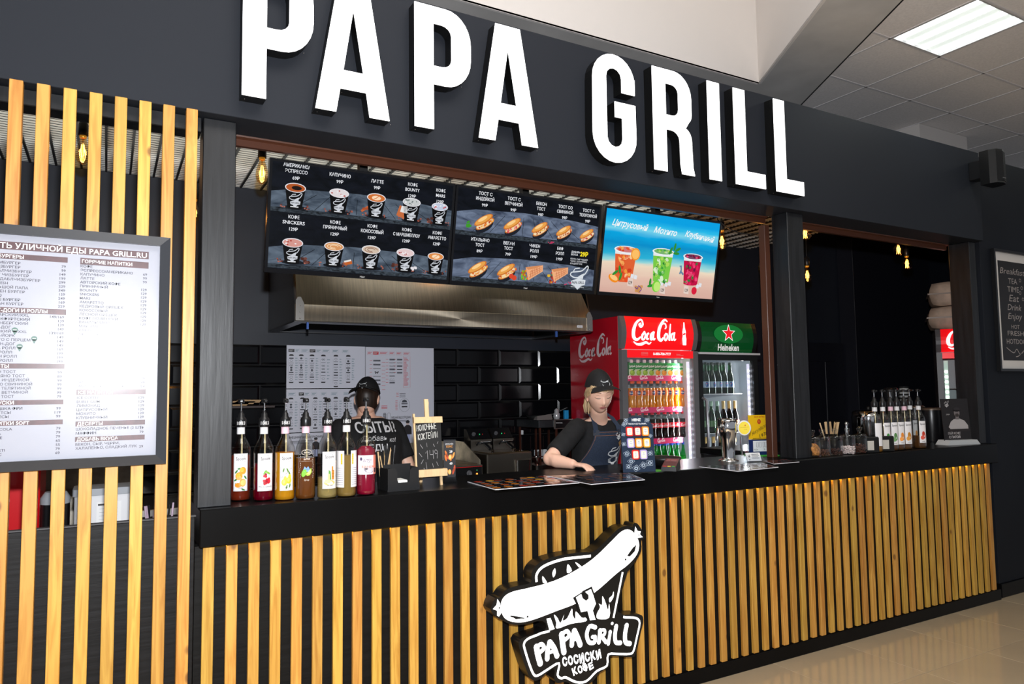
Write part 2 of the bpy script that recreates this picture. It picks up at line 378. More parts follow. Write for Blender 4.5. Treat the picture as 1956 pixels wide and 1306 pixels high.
for i in range(-6, 14):
    for j in range(-8, 10):
        x0 = GX + i * pitch; y0 = GY + j * pitch
        if (x0 < GX + pitch * .5 and x0 > GX - .1 and -1.2 < y0 - .01 < -0.5 + 0): pass
        if i in (0, 4, 8) and j in (-1, -5, 3): continue
        c = (x0 + pitch / 2, y0 + pitch / 2)
        pts = [(x0 + .009, y0 + .009), (x0 + pitch - .009, y0 + .009), (x0 + pitch - .009, y0 + pitch - .009), (x0 + .009, y0 + pitch - .009)]
        cp = clip(pts, edge0, D1, 1)
        if len(cp) < 3: continue
        if len(cp) == 4 and cp == pts: link('ceiling_tile', full, ce, (c[0], c[1], 0))
        else:
            mb = MB(); flat(mb, cp, 4.004, 4.016); part('ceiling_tile', mb, TILE, ce)
for i in range(-6, 15):
    x0 = GX + i * pitch; t = (x0 - edge0.x) / D1.x; ymax = 6 if x0 > o3.x else edge0.y + D1.y * t
    ymin = -5
    if ymax > ymin: bars.box(x0 - .009, x0 + .009, ymin, ymax, 4.0, 4.02)
for j in range(-8, 11):
    y0 = GY + j * pitch; x0 = edge0.x + D1.x * (y0 - edge0.y) / D1.y
    bars.box(x0, 13, y0 - .009, y0 + .009, 4.0, 4.02)
part('ceiling_grid', bars, TBAR, ce, kind='stuff')
pb = MB(); 
# unseen slab added above the tiles so that no light leaks
flat(pb, [(o2.x + .02, o2.y), (16, o2.y), (16, 9), (o3.x + .02, 9), (o3.x + .02, o3.y)], 4.03, 4.06)
part('light_block_slab', pb, BLKMT, ce)
# concrete pillar head behind the fascia
struct('trim_1', MB().box(6.51, 7.29, 0.88, 1.6, 3.36, 4.0), mat('pillar_paint', (0.60, 0.56, 0.53), 0.8), 'pale pillar rising behind the fascia to the ceiling')
# recessed luminaires
TUBE = mat('lit_tube', (1, 1, 1), 0.4, emit=3.0, ecol=(0.95, 1, 0.97)); DIFF = mat('lit_diffuser', (1, 1, 1), 0.5, emit=0.62, ecol=(0.88, 1.0, 0.93))
def luminaire(i, j, label):
    x0 = GX + i * pitch; y0 = GY + j * pitch
    r = root('ceiling_light', label, 'ceiling light', (x0 + pitch / 2, y0 + pitch / 2, 4.0))
    part('housing', MB().box(x0 + .006, x0 + pitch - .006, y0 + .006, y0 + pitch - .006, 4.03, 4.05).box(x0 + .006, x0 + .016, y0 + .006, y0 + pitch - .006, 4.0, 4.04).box(x0 + pitch - .016, x0 + pitch - .006, y0 + .006, y0 + pitch - .006, 4.0, 4.04)
         .box(x0 + .016, x0 + pitch - .016, y0 + .006, y0 + .016, 4.0, 4.04).box(x0 + .016, x0 + pitch - .016, y0 + pitch - .016, y0 + pitch - .006, 4.0, 4.04), WHT, r)
    part('diffuser', MB().box(x0 + .016, x0 + pitch - .016, y0 + .016, y0 + pitch - .016, 4.016, 4.02), DIFF, r)
    for k in range(4):
        yy = x0 + .078 + k * 0.1455
        part('tube', MB().hexa([(yy - .03, y0 + .02, 4.012), (yy + .03, y0 + .02, 4.012), (yy + .03, y0 + pitch - .02, 4.012), (yy - .03, y0 + pitch - .02, 4.012), (yy - .022, y0 + .02, 4.016), (yy + .022, y0 + .02, 4.016), (yy + .022, y0 + pitch - .02, 4.016), (yy - .022, y0 + pitch - .02, 4.016)]), TUBE, r)
luminaire(0, -1, 'bright square four-tube luminaire recessed in the tiled ceiling at upper right')

# black stall front: fascia over the openings
wf = struct('wall_front', MB().cbox(-6, 5.76, 0.0, 0.20, 2.66, 3.34, 0.002), FASC, 'wide anthracite fascia board carrying the large white letters')
part('soffit_edge', MB().box(-6, 5.755, 0.21, 0.40, 2.74, 2.80), BLACK, wf)
struct('wall_right', MB().cbox(5.80, 12, 0.05, 0.2, 0.1, 3.34, 0.002), mat('blue_black_paint', (0.010, 0.012, 0.017), 0.6, spec=0.2, noise=(1.2, .12)), 'dark painted wall to the right of the stall')
struct('baseboard_right', MB().cbox(5.80, 12, 0.035, 0.2, 0.0, 0.1, 0.003), BLACK, 'black plinth of the right wall')
# kitchen shell
YB = 2.2; ZI = 2.985
wb = struct('wall_back', MB().box(-2.5, 9.6, YB, YB + .1, 0, 3.30), WALLIN, 'dark blue grey rear wall of the kitchen')
struct('wall_left', MB().box(-2.6, -2.5, 0.21, YB, 0, 3.3), WALLIN, 'left kitchen side wall')
NB = mat('night_blue_paint', (0.010, 0.011, 0.018), 0.5)
struct('wall_divider', MB().cbox(7.04, 8.45, 2.0, 2.19, 0, 3.2, .003), NB, 'rear wall of the right bay')
dr = struct('door_1', MB().cbox(6.30, 7.02, 2.15, 2.195, 0, 2.05, .003), NB, 'near black panelled door at the back of the right bay')
part('door_panel', MB().cbox(6.42, 6.62, 2.138, 2.15, .2, 1.85, .006).cbox(6.70, 6.90, 2.138, 2.15, .2, 1.85, .006), NB, dr, kind='stuff')
part('door_handle', MB().tube([(6.36, 2.15, 1.05), (6.36, 2.11, 1.05), (6.44, 2.11, 1.05)], .008), CHROME, dr)
struct('trim_2', MB().box(9.5, 9.6, 0.21, YB, 0, 3.3), WALLIN, 'right kitchen side wall')
struct('trim_3', MB().box(-2.6, 9.6, 0.21, YB + .1, 3.3, 3.33), mat('kitchen_soffit', (0.015, 0.015, 0.018), 0.8), 'pale ceiling above the metal grid')
struct('trim_4', MB().box(-2.5, 9.6, 0.2, YB, -0.02, 0.0), mat('kitchen_floor', (0.12, 0.1, 0.09), 0.5), 'kitchen floor behind the counter')
# mesh ceiling of black bars and wires
r = root('grid_ceiling', 'black metal grid ceiling of bars and fine wires over the kitchen', 'ceiling grid', (1.5, 1.2, ZI))
bar = MB().box(-0.006, 0.006, 0.36, YB, ZI, ZI + .02)
bme = bar.mesh('bar', RUBBER); 
for i in range(-12, 46): link('bar', bme, r, (i * 0.134 - 0.441 - 1.5, -1.2, -ZI))
w = MB(); y = 0.38
while y < YB: w.box(-2.1, 5.7, y - .0013, y + .0013, ZI + .006, ZI + .0085); y += 0.040
part('wire', w, RUBBER, r, kind='stuff')
vn = MB(); y = 0.36
while y < YB - .01:
    vn.add([(-2.3, y, ZI + .048), (5.7, y, ZI + .048), (5.7, y + .018, ZI + .034), (-2.3, y + .018, ZI + .034), (5.7, y + .0395, ZI + .008), (-2.3, y + .0395, ZI + .008)], [(0, 1, 2, 3), (3, 2, 4, 5)], 0, True); y += 0.040
part('louvre_blade', vn, mat('pale_louvre', (0.85, 0.86, 0.82), 0.6, noise=(1.5, 0.12)), r, kind='stuff')
part('reflector_sheet', MB().box(-2.3, 5.7, 0.36, YB - .002, ZI + .050, ZI + .056), mat('pale_louvre'), r)  # unseen pale sheet added so the hood front reflects something bright
# metro tiles on the rear wall
TILEM = mat('glossy_black_metro_tile', (0.004, 0.004, 0.005), 0.13, spec=0.3)
def metro(w, h=0.1345):
    a, b, t, c = w / 2 - .0015, h / 2 - .0015, 0.013, 0.016
    v = [(-a, 0, -b), (a, 0, -b), (a, 0, b), (-a, 0, b), (-a, -.003, -b), (a, -.003, -b), (a, -.003, b), (-a, -.003, b), (-a + c, -t, -b + c), (a - c, -t, -b + c), (a - c, -t, b - c), (-a + c, -t, b - c)]
    return MB().add(v, [(0, 1, 5, 4), (1, 2, 6, 5), (2, 3, 7, 6), (3, 0, 4, 7), (4, 5, 9, 8), (5, 6, 10, 9), (6, 7, 11, 10), (7, 4, 8, 11), (8, 9, 10, 11)]).mesh('metro_tile', TILEM)
MW, MH = 0.371, 0.1385
tmesh = metro(MW, MH)
ztop = 1.56 + (1.93 - 1.56) * (YB + 2.95) / (5.45)
x_off = 0 + 2.53 * (YB + 2.95) / 5.45
for k in range(8):
    z = ztop - MH * (k + .5)
    for i in range(-8, 5):
        xc = x_off + (i + (0 if k % 2 == 0 else 0.5)) * MW + MW / 2
        if -0.6 < xc < 3.9: link('tile', tmesh, wb, (xc, YB, z))
part('grout', MB().box(-1.2, 4.2, YB - .0035, YB + .001, ztop - MH * 8, ztop), BLKMT, wb)

# ================================================================= counter
ct = root('counter', 'long black service counter clad in vertical pine slats', 'counter', (3.0, 0.3, 0))
ZT = 1.137
part('worktop', MB().cbox(0.311, 5.785, 0.0, 0.46, 0.997, ZT, 0.004), BLACK, ct)
part('back_panel', MB().box(0.30, 5.74, 0.0402, 0.10, 0.0, 0.997), mat('black_backing_board', (0.003, 0.003, 0.003), 0.55, spec=0.25, noise=(9, 0.5, (0.5, 1, 7)), bump=0.5), ct)
part('plinth', MB().cbox(0.30, 5.76, 0.020, 0.040, 0.0, 0.076, 0.002), BLACK, ct)
part('cabinet_body', MB().box(0.33, 5.72, 0.10, 0.42, 0.02, 0.997), BLKMT, ct)
sm = MB().cbox(-0.02, 0.02, -0.009, 0.009, -0.4575, 0.4575, 0.0015).mesh('slat', WOOD)
for i in range(66): link('slat', sm, ct, (0.347 + i * 0.08215 - 3.0 + random.uniform(-.0012, .0012), 0.031 - 0.3, 0.5375 + random.uniform(-.002, .002)))
LED = mat('warm_led_strip', (1, 0.7, 0.1), 0.5, emit=26.0, ecol=(1.0, 0.58, 0.04))
part('led_strip', MB().box(0.36, 5.70, 0.0345, 0.0400, 0.9925, 0.9965), LED, ct, 'warm light strip under the worktop edge')
dw = root('side_worktop', 'deep black worktop behind the counter in the right bay', 'worktop', (4.75, .75, 0))
part('top', MB().cbox(3.85, 6.12, .464, 1.08, 1.09, ZT, .003), BLACK, dw); part('cabinet', MB().box(3.87, 6.10, .47, 1.06, 0, 1.09), BLKMT, dw)
# posts
def post(x0, x1, y0, y1, z0, z1, label, m=STAIN):
    r = root('post', label, 'post', ((x0 + x1) / 2, (y0 + y1) / 2, z0))
    part('shaft', MB().cbox(x0, x1, y0, y1, z0, z1, 0.003), m, r); return r
post(0.305, 0.428, 0.055, 0.17, ZT, 2.658, 'thick black stained post at the left end of the counter')
post(3.655, 3.80, 0.055, 0.175, ZT, 2.658, 'black post between the kitchen opening and the dark right bay')
post(5.672, 5.755, 0.06, 0.215, ZT, 2.658, 'deep black post at the right end of the counter')
BROWN = mat('brown_metal', (0.075, 0.026, 0.014), 0.32)
r = root('shutter_rail', 'brown metal roller shutter rail over the kitchen opening', 'rail', (2.0, 0.2, 2.72))
prof = [(0.175, 2.74), (0.175, 2.665), (0.185, 2.655), (0.19, 2.60), (0.27, 2.60), (0.27, 2.74)]
prof = [(0.203, 2.74), (0.203, 2.668), (0.208, 2.656), (0.222, 2.652), (0.226, 2.650), (0.226, 2.622), (0.25, 2.622), (0.25, 2.74)]
part('profile', MB().prism(prof, lambda a, b, c: (c, a, b), 0.43, 3.66), BROWN, r)
part('guide', MB().cbox(3.60, 3.645, 0.185, 0.235, ZT, 2.60, .003), BROWN, r)
r = root('shutter_rail', 'brown metal roller shutter rail over the dark right bay', 'rail', (4.7, 0.2, 2.72))
part('profile', MB().prism(prof, lambda a, b, c: (c, a, b), 3.80, 5.67), BROWN, r)

# ================================================================= slatted screen on the left
sc_ = root('slatted_screen', 'screen of tall pine slats left of the counter', 'slat screen', (-0.1, 0.05, 0))
sl = MB().cbox(-0.02, 0.02, -0.02, 0.02, -1.3285, 1.3285, 0.0015).mesh('slat', WOOD)
for i in range(-7, 8): link('slat', sl, sc_, (-0.299 + i * 0.0795 + 0.1, 0.0 - 0.05 + .0, 1.3285))
part('lower_board', MB().cbox(-1.2, 0.296, 0.02, 0.04, 0.0, 1.112, 0.002), STAINH, sc_)
part('board_cap', MB().cbox(-1.2, 0.30, 0.018, 0.045, 1.112, 1.118, 0.001), mat('grey_edge', (0.05, 0.05, 0.055), .5), sc_)
part('top_beam', MB().cbox(-1.2, 0.30, 0.06, 0.16, 2.60, 2.658, 0.003), STAIN, sc_)
# ================================================================= large sign letters
def arc(cx, cy, rx, ry, a0, a1, n=8): return [(cx + rx * math.cos(math.radians(a0 + (a1 - a0) * i / n)), cy + ry * math.sin(math.radians(a0 + (a1 - a0) * i / n))) for i in range(n + 1)]
def letter(kind):
    """outline and holes in a box of width w, height 1 (units of letter height)"""
    if kind == 'P':
        o = [(0, 0), (.163, 0), (.163, .365)] + [(.26, .365)] + arc(.27, .62, .225, .255, -90, 0, 7) + arc(.27, .745, .225, .255, 0, 90, 7) + [(0, 1)]
        h = [[(.163, .515)] + arc(.235, .59, .085, .075, -90, 0, 4) + arc(.235, .785, .085, .075, 0, 90, 4) + [(.163, .86)]]
    elif kind == 'A':
        o = [(0, 0), (.152, 0), (.182, .182), (.378, .182), (.405, 0), (.562, 0), (.398, 1), (.163, 1)]
        h = [[(.205, .325), (.355, .325), (.279, .80)]]
    elif kind == 'G':
        o = [(.493, .812)] + arc(.25, .76, .243, .245, 5, 180, 12) + arc(.25, .245, .25, .25, 180, 362, 12) + [(.497, .565), (.255, .565), (.255, .42), (.338, .42), (.338, .24)] + arc(.25, .225, .088, .085, 0, -180, 6) + arc(.25, .79, .088, .085, 180, 0, 6) + [(.338, .66), (.493, .66)]
        h = []
    elif kind == 'R':
        o = [(0, 0), (.163, 0), (.163, .41), (.225, .41)] + arc(.225, .325, .105, .085, 90, 0, 4) + [(.335, .09), (.352, 0), (.518, 0), (.498, .08), (.49, .30)] + arc(.375, .335, .115, .13, 0, 70, 4) + arc(.38, .60, .115, .11, -50, 0, 3) + arc(.265, .76, .23, .24, 0, 90, 7) + [(0, 1)]
        h = [[(.163, .555)] + arc(.24, .63, .085, .075, -90, 0, 4) + arc(.24, .785, .085, .075, 0, 90, 4) + [(.163, .86)]]
    elif kind == 'I': o = [(0, 0), (.163, 0), (.163, 1), (0, 1)]; h = []
    elif kind == 'L': o = [(0, 0), (.43, 0), (.43, .15), (.163, .15), (.163, 1), (0, 1)]; h = []
    return o, h
def area(p): return sum(p[i][0] * p[(i + 1) % len(p)][1] - p[(i + 1) % len(p)][0] * p[i][1] for i in range(len(p))) / 2
def extr(mb, o, holes, f, c0, c1, mi=0, mside=None):
    """extrude an outline with holes; c0 the outer (front) level"""
    from mathutils.geometry import tessellate_polygon
    loops = [o] + holes; tris = tessellate_polygon([[Vector((a, b, 0)) for a, b in L] for L in loops])
    flat_ = [p for L in loops for p in L]; n = len(flat_)
    v = [f(a, b, c0) for a, b in flat_]
    mb.add(v, [list(t) for t in tris], mi)
    mb.add([f(a, b, c1) for a, b in flat_], [list(t) for t in tris], mi if mside is None else mside)
    for L in loops:
        m = len(L); vv = [f(a, b, c0) for a, b in L] + [f(a, b, c1) for a, b in L]
        mb.add(vv, [(i, (i + 1) % m, m + (i + 1) % m, m + i) for i in range(m)], mi if mside is None else mside)
RET = mat('black_letter_return', (0.004, 0.004, 0.004), 0.35)
LZ0, LZ1 = 2.728, 3.292; LH = LZ1 - LZ0
names = {'P': 'bold condensed letter', 'A': 'bold condensed letter'}
lets = [('P', .428, 'first letter P of the large lit sign, cut by the upper edge'), ('A', .712, 'letter A of the sign between the two letters P'), ('P', 1.144, 'second letter P of the lit sign, complete in view'),
        ('A', 1.457, 'letter A of the sign left of the word gap, beside the G'), ('G', 2.099, 'rounded white letter G of the lit sign'), ('R', 2.494, 'white letter R of the lit sign between G and I'),
        ('I', 2.890, 'narrow white letter I of the lit sign'), ('L', 3.092, 'first letter L of the lit sign, right of the I'), ('L', 3.425, 'last white letter L at the right end of the sign')]
for ch, x0, lab in lets:
    o, h = letter(ch); wk = LH * {'L': 1.0, 'A': 1.0, 'P': .985, 'G': .985, 'R': .98, 'I': 1.0}[ch]
    r = root('sign_letter', lab, 'sign letter', (x0 + .12, 0, LZ0), group=None)
    f = lambda a, b, c: (x0 + a * wk, c, LZ0 + b * LH)
    mb = MB(); extr(mb, o, h, f, -0.070, -0.0655); part('face', mb, LETW, r)
    mb = MB(); extr(mb, o, h, f, -0.0655, -0.0); 
    part('return', mb, RET, r, 'black side walls of the letter')
    rv = MB()
    for k, (a, b) in enumerate((o[0], o[len(o) // 3], o[2 * len(o) // 3])):
        rv.ball(f(a + .03, b + .0, -0.03), 0.0018, seg=6, rings=4)
    part('rivet', rv, CHROME, r)

# ================================================================= TV screens
SW, SH = 0.905, 0.508
TV_TOP_Y, TV_TOP_Z = 0.30, 2.614
tilt = math.atan2(0.10, 0.505)
BEZ = mat('black_gloss_bezel', (0.004, 0.004, 0.005), 0.12)
def tv(x0, label):
    r = root('menu_screen', label, 'screen', (x0 + SW / 2, TV_TOP_Y + .08, 2.12))
    U = Vector((1, 0, 0)); V = Vector((0, -math.sin(tilt), math.cos(tilt))); Nn = U.cross(V)
    O = Vector((x0, TV_TOP_Y, TV_TOP_Z)) - V * SH   # lower left of the front
    def f(a, b, c): return tuple(O + U * a + V * b - Nn * c)
    mb = MB(); bz = 0.012; bb = 0.020
    fr = [(0, 0), (SW, 0), (SW, SH), (0, SH)]; hole = [(bz, bb), (SW - bz, bb), (SW - bz, SH - bz), (bz, SH - bz)]
    extr(mb, fr, [hole], f, 0, 0.012); part('bezel', mb, BEZ, r)
    mb = MB(); extr(mb, fr, [], f, 0.012, 0.035); part('back_cover', mb, BLKPL, r)
    mb = MB(); mb.hexa([f(SW / 2 - .14, .12, .035), f(SW / 2 + .14, .12, .035), f(SW / 2 + .14, .12, .075), f(SW / 2 - .14, .12, .075), f(SW / 2 - .14, SH - .12, .035), f(SW / 2 + .14, SH - .12, .035), f(SW / 2 + .14, SH - .12, .075), f(SW / 2 - .14, SH - .12, .075)]); part('mount_plate', mb, BLKMT, r)
    c = f(SW / 2, SH * .6, .06); part('ceiling_pole', MB().box(c[0] - .02, c[0] + .02, c[1] - .02, c[1] + .02, c[2] - .1, 2.99), BLKMT, r)
    part('light_bar', MB().box(0, 0, 0, 0, 0, 0).add([f(SW + .001, SH * .47, .004), f(SW + .001, SH * .53, .004), f(SW + .001, SH * .53, .008), f(SW + .001, SH * .47, .008)], [(0, 1, 2, 3)]), CHROME, r) if False else None
    w, h = SW - 2 * bz, SH - bz - bb
    cv = Canvas(f(bz, bb, .0005), U, V, 0.0003)
    return r, cv, w, h, f
def tvbg(name, cols, sc=1.0):
    """dark slate planks, glowing screen"""
    m = bpy.data.materials.new(name); m.use_nodes = True; nt = m.node_tree; N = nt.nodes; L = nt.links; b = N['Principled BSDF']
    b.inputs['Base Color'].default_value = (0.002, 0.002, 0.002, 1); b.inputs['Roughness'].default_value = 0.2; b.inputs['Specular IOR Level'].default_value = 0.1
    tc = N.new('ShaderNodeTexCoord'); mp = N.new('ShaderNodeMapping'); mp.inputs['Scale'].default_value = (9 * sc, 9 * sc, 22 * sc); L.new(tc.outputs['Object'], mp.inputs[0])
    n = N.new('ShaderNodeTexNoise'); n.inputs['Scale'].default_value = 1.3; n.inputs['Detail'].default_value = 6; n.inputs['Distortion'].default_value = 0.8; L.new(mp.outputs[0], n.inputs['Vector'])
    r = N.new('ShaderNodeValToRGB'); e = r.color_ramp.elements; e[0].position = 0.3; e[0].color = s2l(*cols[0]) + (1,); e[1].position = 0.72; e[1].color = s2l(*cols[1]) + (1,)
    L.new(n.outputs['Fac'], r.inputs[0]); L.new(r.outputs[0], b.inputs['Emission Color']); b.inputs['Emission Strength'].default_value = 1.0; return m
DK = tvbg('screen_dark', ((4, 7, 12), (16, 20, 30))); SLATE = tvbg('screen_slate', ((38, 48, 62), (104, 118, 134))); SEDGE = tvbg('screen_edge', ((6, 8, 12), (70, 80, 90)), 4)
SLATE2 = tvbg('screen_slate_blue', ((52, 62, 82), (120, 134, 158)))
G = glow
def planks(cv, w, y0, y1, ed, m, seed=1):
    rnd = random.Random(seed)
    cv.poly([(0, y0), (w, y0), (w, y1 - .012), (w * .8, y1 + .004), (w * .45, y1 + .012), (w * .12, y1 + .0), (0, y1 - .02)], m, 1)
    cv.poly([(0, y0 - ed), (w, y0 - ed), (w, y0)] + [(w - w * k / 24, y0 + rnd.uniform(-.004, .003)) for k in range(1, 24)] + [(0, y0)], SEDGE, 2)
    vx, vy = w * .45, y1 + .13
    for k in range(-4, 14):
        xb = w * k / 9
        t = (y0 + .002 - vy) / (y0 - vy); x1 = vx + (xb - vx) * ((y1 - .012 - vy) / (y0 - vy))
        if 0 < xb < w and 0 < x1 < w: cv.stroke([(xb, y0 + .004), (x1, y1 - .014)], .0022, G(14, 18, 24), 2)
def minilogo(cv, cx, cy, s, m, l=4, dk=None):
    """the sausage-and-shield emblem, s wide"""
    dk = dk or G(8, 8, 10)
    cv.stroke([(cx - .42 * s, cy - .05 * s), (cx - .38 * s, cy + .08 * s), (cx - .1 * s, cy + .13 * s), (cx + .2 * s, cy + .2 * s), (cx + .45 * s, cy + .42 * s), (cx + .5 * s, cy + .3 * s), (cx + .35 * s, cy + .05 * s), (cx + .1 * s, cy - .1 * s), (cx - .2 * s, cy - .14 * s), (cx - .42 * s, cy - .05 * s)], .055 * s, m, l, smooth=3)
    cv.stroke([(cx - .28 * s, cy + .14 * s), (cx - .2 * s, cy + .26 * s), (cx + .05 * s, cy + .3 * s)], .05 * s, m, l)
    cv.poly([(cx - .36 * s, cy - .3 * s), (cx + .0 * s, cy - .16 * s), (cx + .42 * s, cy - .22 * s), (cx + .4 * s, cy - .44 * s), (cx + .2 * s, cy - .5 * s), (cx + .02 * s, cy - .68 * s), (cx - .16 * s, cy - .52 * s), (cx - .32 * s, cy - .48 * s)], m, l)
    cv.poly([(cx - .1 * s, cy - .16 * s), (cx + .1 * s, cy - .02 * s), (cx + .3 * s, cy + .08 * s), (cx + .26 * s, cy - .18 * s)], m, l)
    cv.text('PAPA GRILL', cx + .03 * s, cy - .41 * s, .12 * s, dk, l + 1, 'c', .02, width=.66 * s, rot=.06)
def cup(cv, cx, y0, s, kind, rnd):
    """paper cup: cx centre, y0 the foot, s height"""
    W = .43 * s
    cv.ell(cx + .05 * s, y0 + .03 * s, .5 * s, .1 * s, G(22, 26, 34), 3)
    for k in range(10): cv.ell(cx + rnd.choice((-1, 1)) * rnd.uniform(.36, .62) * s, y0 + rnd.uniform(0, .17) * s, .04 * s, .032 * s, rnd.choice((G(150, 78, 62), G(96, 48, 38), G(170, 100, 84))), 4, 6)
    cv.poly([(cx - .7 * W, y0), (cx - .35 * W, y0 - .03 * s), (cx + .35 * W, y0 - .03 * s), (cx + .7 * W, y0), (cx + W, y0 + .86 * s), (cx - W, y0 + .86 * s)], G(6, 6, 8), 5)
    cv.ell(cx, y0 + .87 * s, W * 1.03, .2 * s, G(228, 226, 232), 6, 18)
    base, spots = {'black': ((176, 84, 34), (26, 14, 12)), 'cap': ((222, 214, 216), (176, 44, 34)), 'latte': ((206, 112, 50), (248, 214, 180)), 'coco': ((196, 200, 200), (120, 130, 130)), 'mars': ((190, 200, 220), (190, 40, 44)),
                   'snick': ((212, 150, 140), (170, 50, 40)), 'ginger': ((214, 150, 96), (246, 214, 176)), 'cocon': ((210, 190, 170), (150, 110, 90)), 'marsh': ((226, 200, 200), (170, 60, 60)), 'amar': ((222, 140, 72), (252, 222, 186))}[kind]
    cv.ell(cx, y0 + .865 * s, W * .93, .17 * s, G(*base), 7, 18)
    if kind == 'black': cv.ell(cx + .05 * s, y0 + .86 * s, W * .5, .09 * s, G(*spots), 8)
    elif kind in ('latte', 'amar'): 
        cv.ell(cx, y0 + .86 * s, W * .5, .1 * s, G(*spots), 8); cv.stroke([(cx - .12 * s, y0 + .8 * s), (cx, y0 + .86 * s), (cx + .1 * s, y0 + .95 * s)], .03 * s, G(*base), 9)
    elif kind in ('ginger', 'cocon'):
        for q in (.7, .42): cv.stroke([(cx + W * q * math.cos(t * .5), y0 + .865 * s + .16 * s * q * math.sin(t * .5)) for t in range(11)], .03 * s, G(*spots), 8)
    else:
        for k in range(16): cv.ell(cx + rnd.uniform(-.75, .75) * W, y0 + .865 * s + rnd.uniform(-.1, .1) * s, rnd.uniform(.03, .07) * s, .03 * s, rnd.choice((G(*spots), G(*base), G(240, 236, 238))), 8, 6)
    minilogo(cv, cx, y0 + .43 * s, .56 * s, G(206, 210, 218), 6)
    cv.rect(cx - .18 * s, y0 + .04 * s, cx + .16 * s, y0 + .085 * s, G(220, 222, 226), 6)
def caption(cv, lines, price, cx, y, m=None, h=.0155):
    m = m or G(238, 240, 246); k = 0
    for t in lines: cv.text(t, cx, y - k * h * 1.62, h, m, 4, 'c', .016, width=len(t) * h * (.75 if len(t) > 9 else .80)); k += 1
    cv.text(price, cx, y - k * h * 1.62 - .004, h * .93, m, 4, 'c', .014)
rnd = random.Random(3)
# screen 1 : coffee
r, cv, w, h, f = tv(0.605, 'leftmost hanging menu screen, showing ten black coffee cups with prices')
cv.rect(0, 0, w, h, DK, 0); planks(cv, w, .275, .365, .018, SLATE, 1); planks(cv, w, .022, .115, .018, SLATE, 2)
row1 = [('black', ['АМЕРИКАНО/', 'ЭСПРЕССО'], '69Р', .105, .452), ('cap', ['КАПУЧИНО'], '99Р', .305, .437), ('latte', ['ЛАТТЕ'], '99Р', .485, .432), ('coco', ['КОФЕ', 'BOUNTY'], '129Р', .665, .440), ('mars', ['КОФЕ', 'MARS'], '129Р', .815, .430)]
row2 = [('snick', ['КОФЕ', 'SNICKERS'], '129Р', .105, .223), ('ginger', ['КОФЕ', 'ПРЯНИЧНЫЙ'], '129Р', .295, .219), ('cocon', ['КОФЕ', 'КОКОСОВЫЙ'], '129Р', .475, .219), ('marsh', ['КОФЕ', 'С МАРШМЕЛЛОУ'], '129Р', .650, .219), ('amar', ['КОФЕ', 'АМАРЕТТО'], '129Р', .812, .219)]
for q, (kind, ln, pr, cx, ty) in enumerate(row1 + row2):
    cup(cv, cx, (.278 if q < 5 else .030), .106 if q % 5 < 4 else .10, kind, rnd); caption(cv, ln, pr, cx, ty + .008)
cv.poly([(.59, .30), (.63, .285), (.645, .335), (.605, .35)], G(196, 106, 60), 4); cv.poly([(.608, .318), (.645, .312), (.645, .348), (.615, .348)], G(226, 226, 226), 5)
cv.stroke([(.415, .30), (.45, .325)], .011, G(196, 96, 52), 4); cv.stroke([(.42, .312), (.46, .316)], .01, G(166, 76, 42), 4)
for k in range(6): cv.ell(.70 + rnd.uniform(-.02, .02), .042 + rnd.uniform(-.006, .012), .007, .007, G(226, 222, 226), 5, 6)
for cx, cy in ((.165, .048), (.595, .05), (.77, .292)):
    for k in range(5): cv.ell(cx + rnd.uniform(-.016, .016), cy + rnd.uniform(-.01, .012), .01, .008, rnd.choice((G(74, 40, 34), G(110, 66, 58))), 6, 5)
cv.stroke([(.345, .045), (.385, .055)], .016, G(190, 96, 40), 4); cv.stroke([(.347, .055), (.38, .064)], .008, G(230, 226, 220), 5)
cv.done('picture', r)
HB = Canvas(f(SW / 2, .006, 0), (1, 0, 0), (0, -math.sin(tilt), math.cos(tilt)), 0.0003); HB.text('Haier', 0, 0, .008, mat('logo_grey', (.5, .5, .5), .4), 1, 'c', .01); HB.done('maker_badge', r)
# screen 2 : toasts
def bun(cv, cx, cy, s, fill, rnd):
    a = .55
    cv.ell(cx + .02 * s, cy - .2 * s, .5 * s, .24 * s, G(26, 30, 40), 3, rot=a)
    cv.ell(cx + .04 * s, cy - .10 * s, .52 * s, .165 * s, G(196, 112, 42), 4, rot=a); cv.ell(cx + .02 * s, cy - .08 * s, .46 * s, .16 * s, G(240, 214, 170), 5, rot=a)
    for k in range(22):
        t = rnd.uniform(-.44, .46) * s; q = rnd.uniform(-.11, .05) * s
        cv.ell(cx + .06 * s + t * math.cos(a) - q * math.sin(a), cy - .05 * s + t * math.sin(a) + q * math.cos(a), rnd.uniform(.03, .08) * s, .035 * s, G(*rnd.choice(fill)), 6, 6, rot=rnd.uniform(0, 3))
    cv.ell(cx - .05 * s, cy + .07 * s, .52 * s, .165 * s, G(206, 116, 44), 7, 20, rot=a); cv.ell(cx - .06 * s, cy + .085 * s, .46 * s, .125 * s, G(232, 162, 76), 8, 18, rot=a); cv.ell(cx - .1 * s, cy + .11 * s, .26 * s, .075 * s, G(250, 206, 138), 9, 14, rot=a)
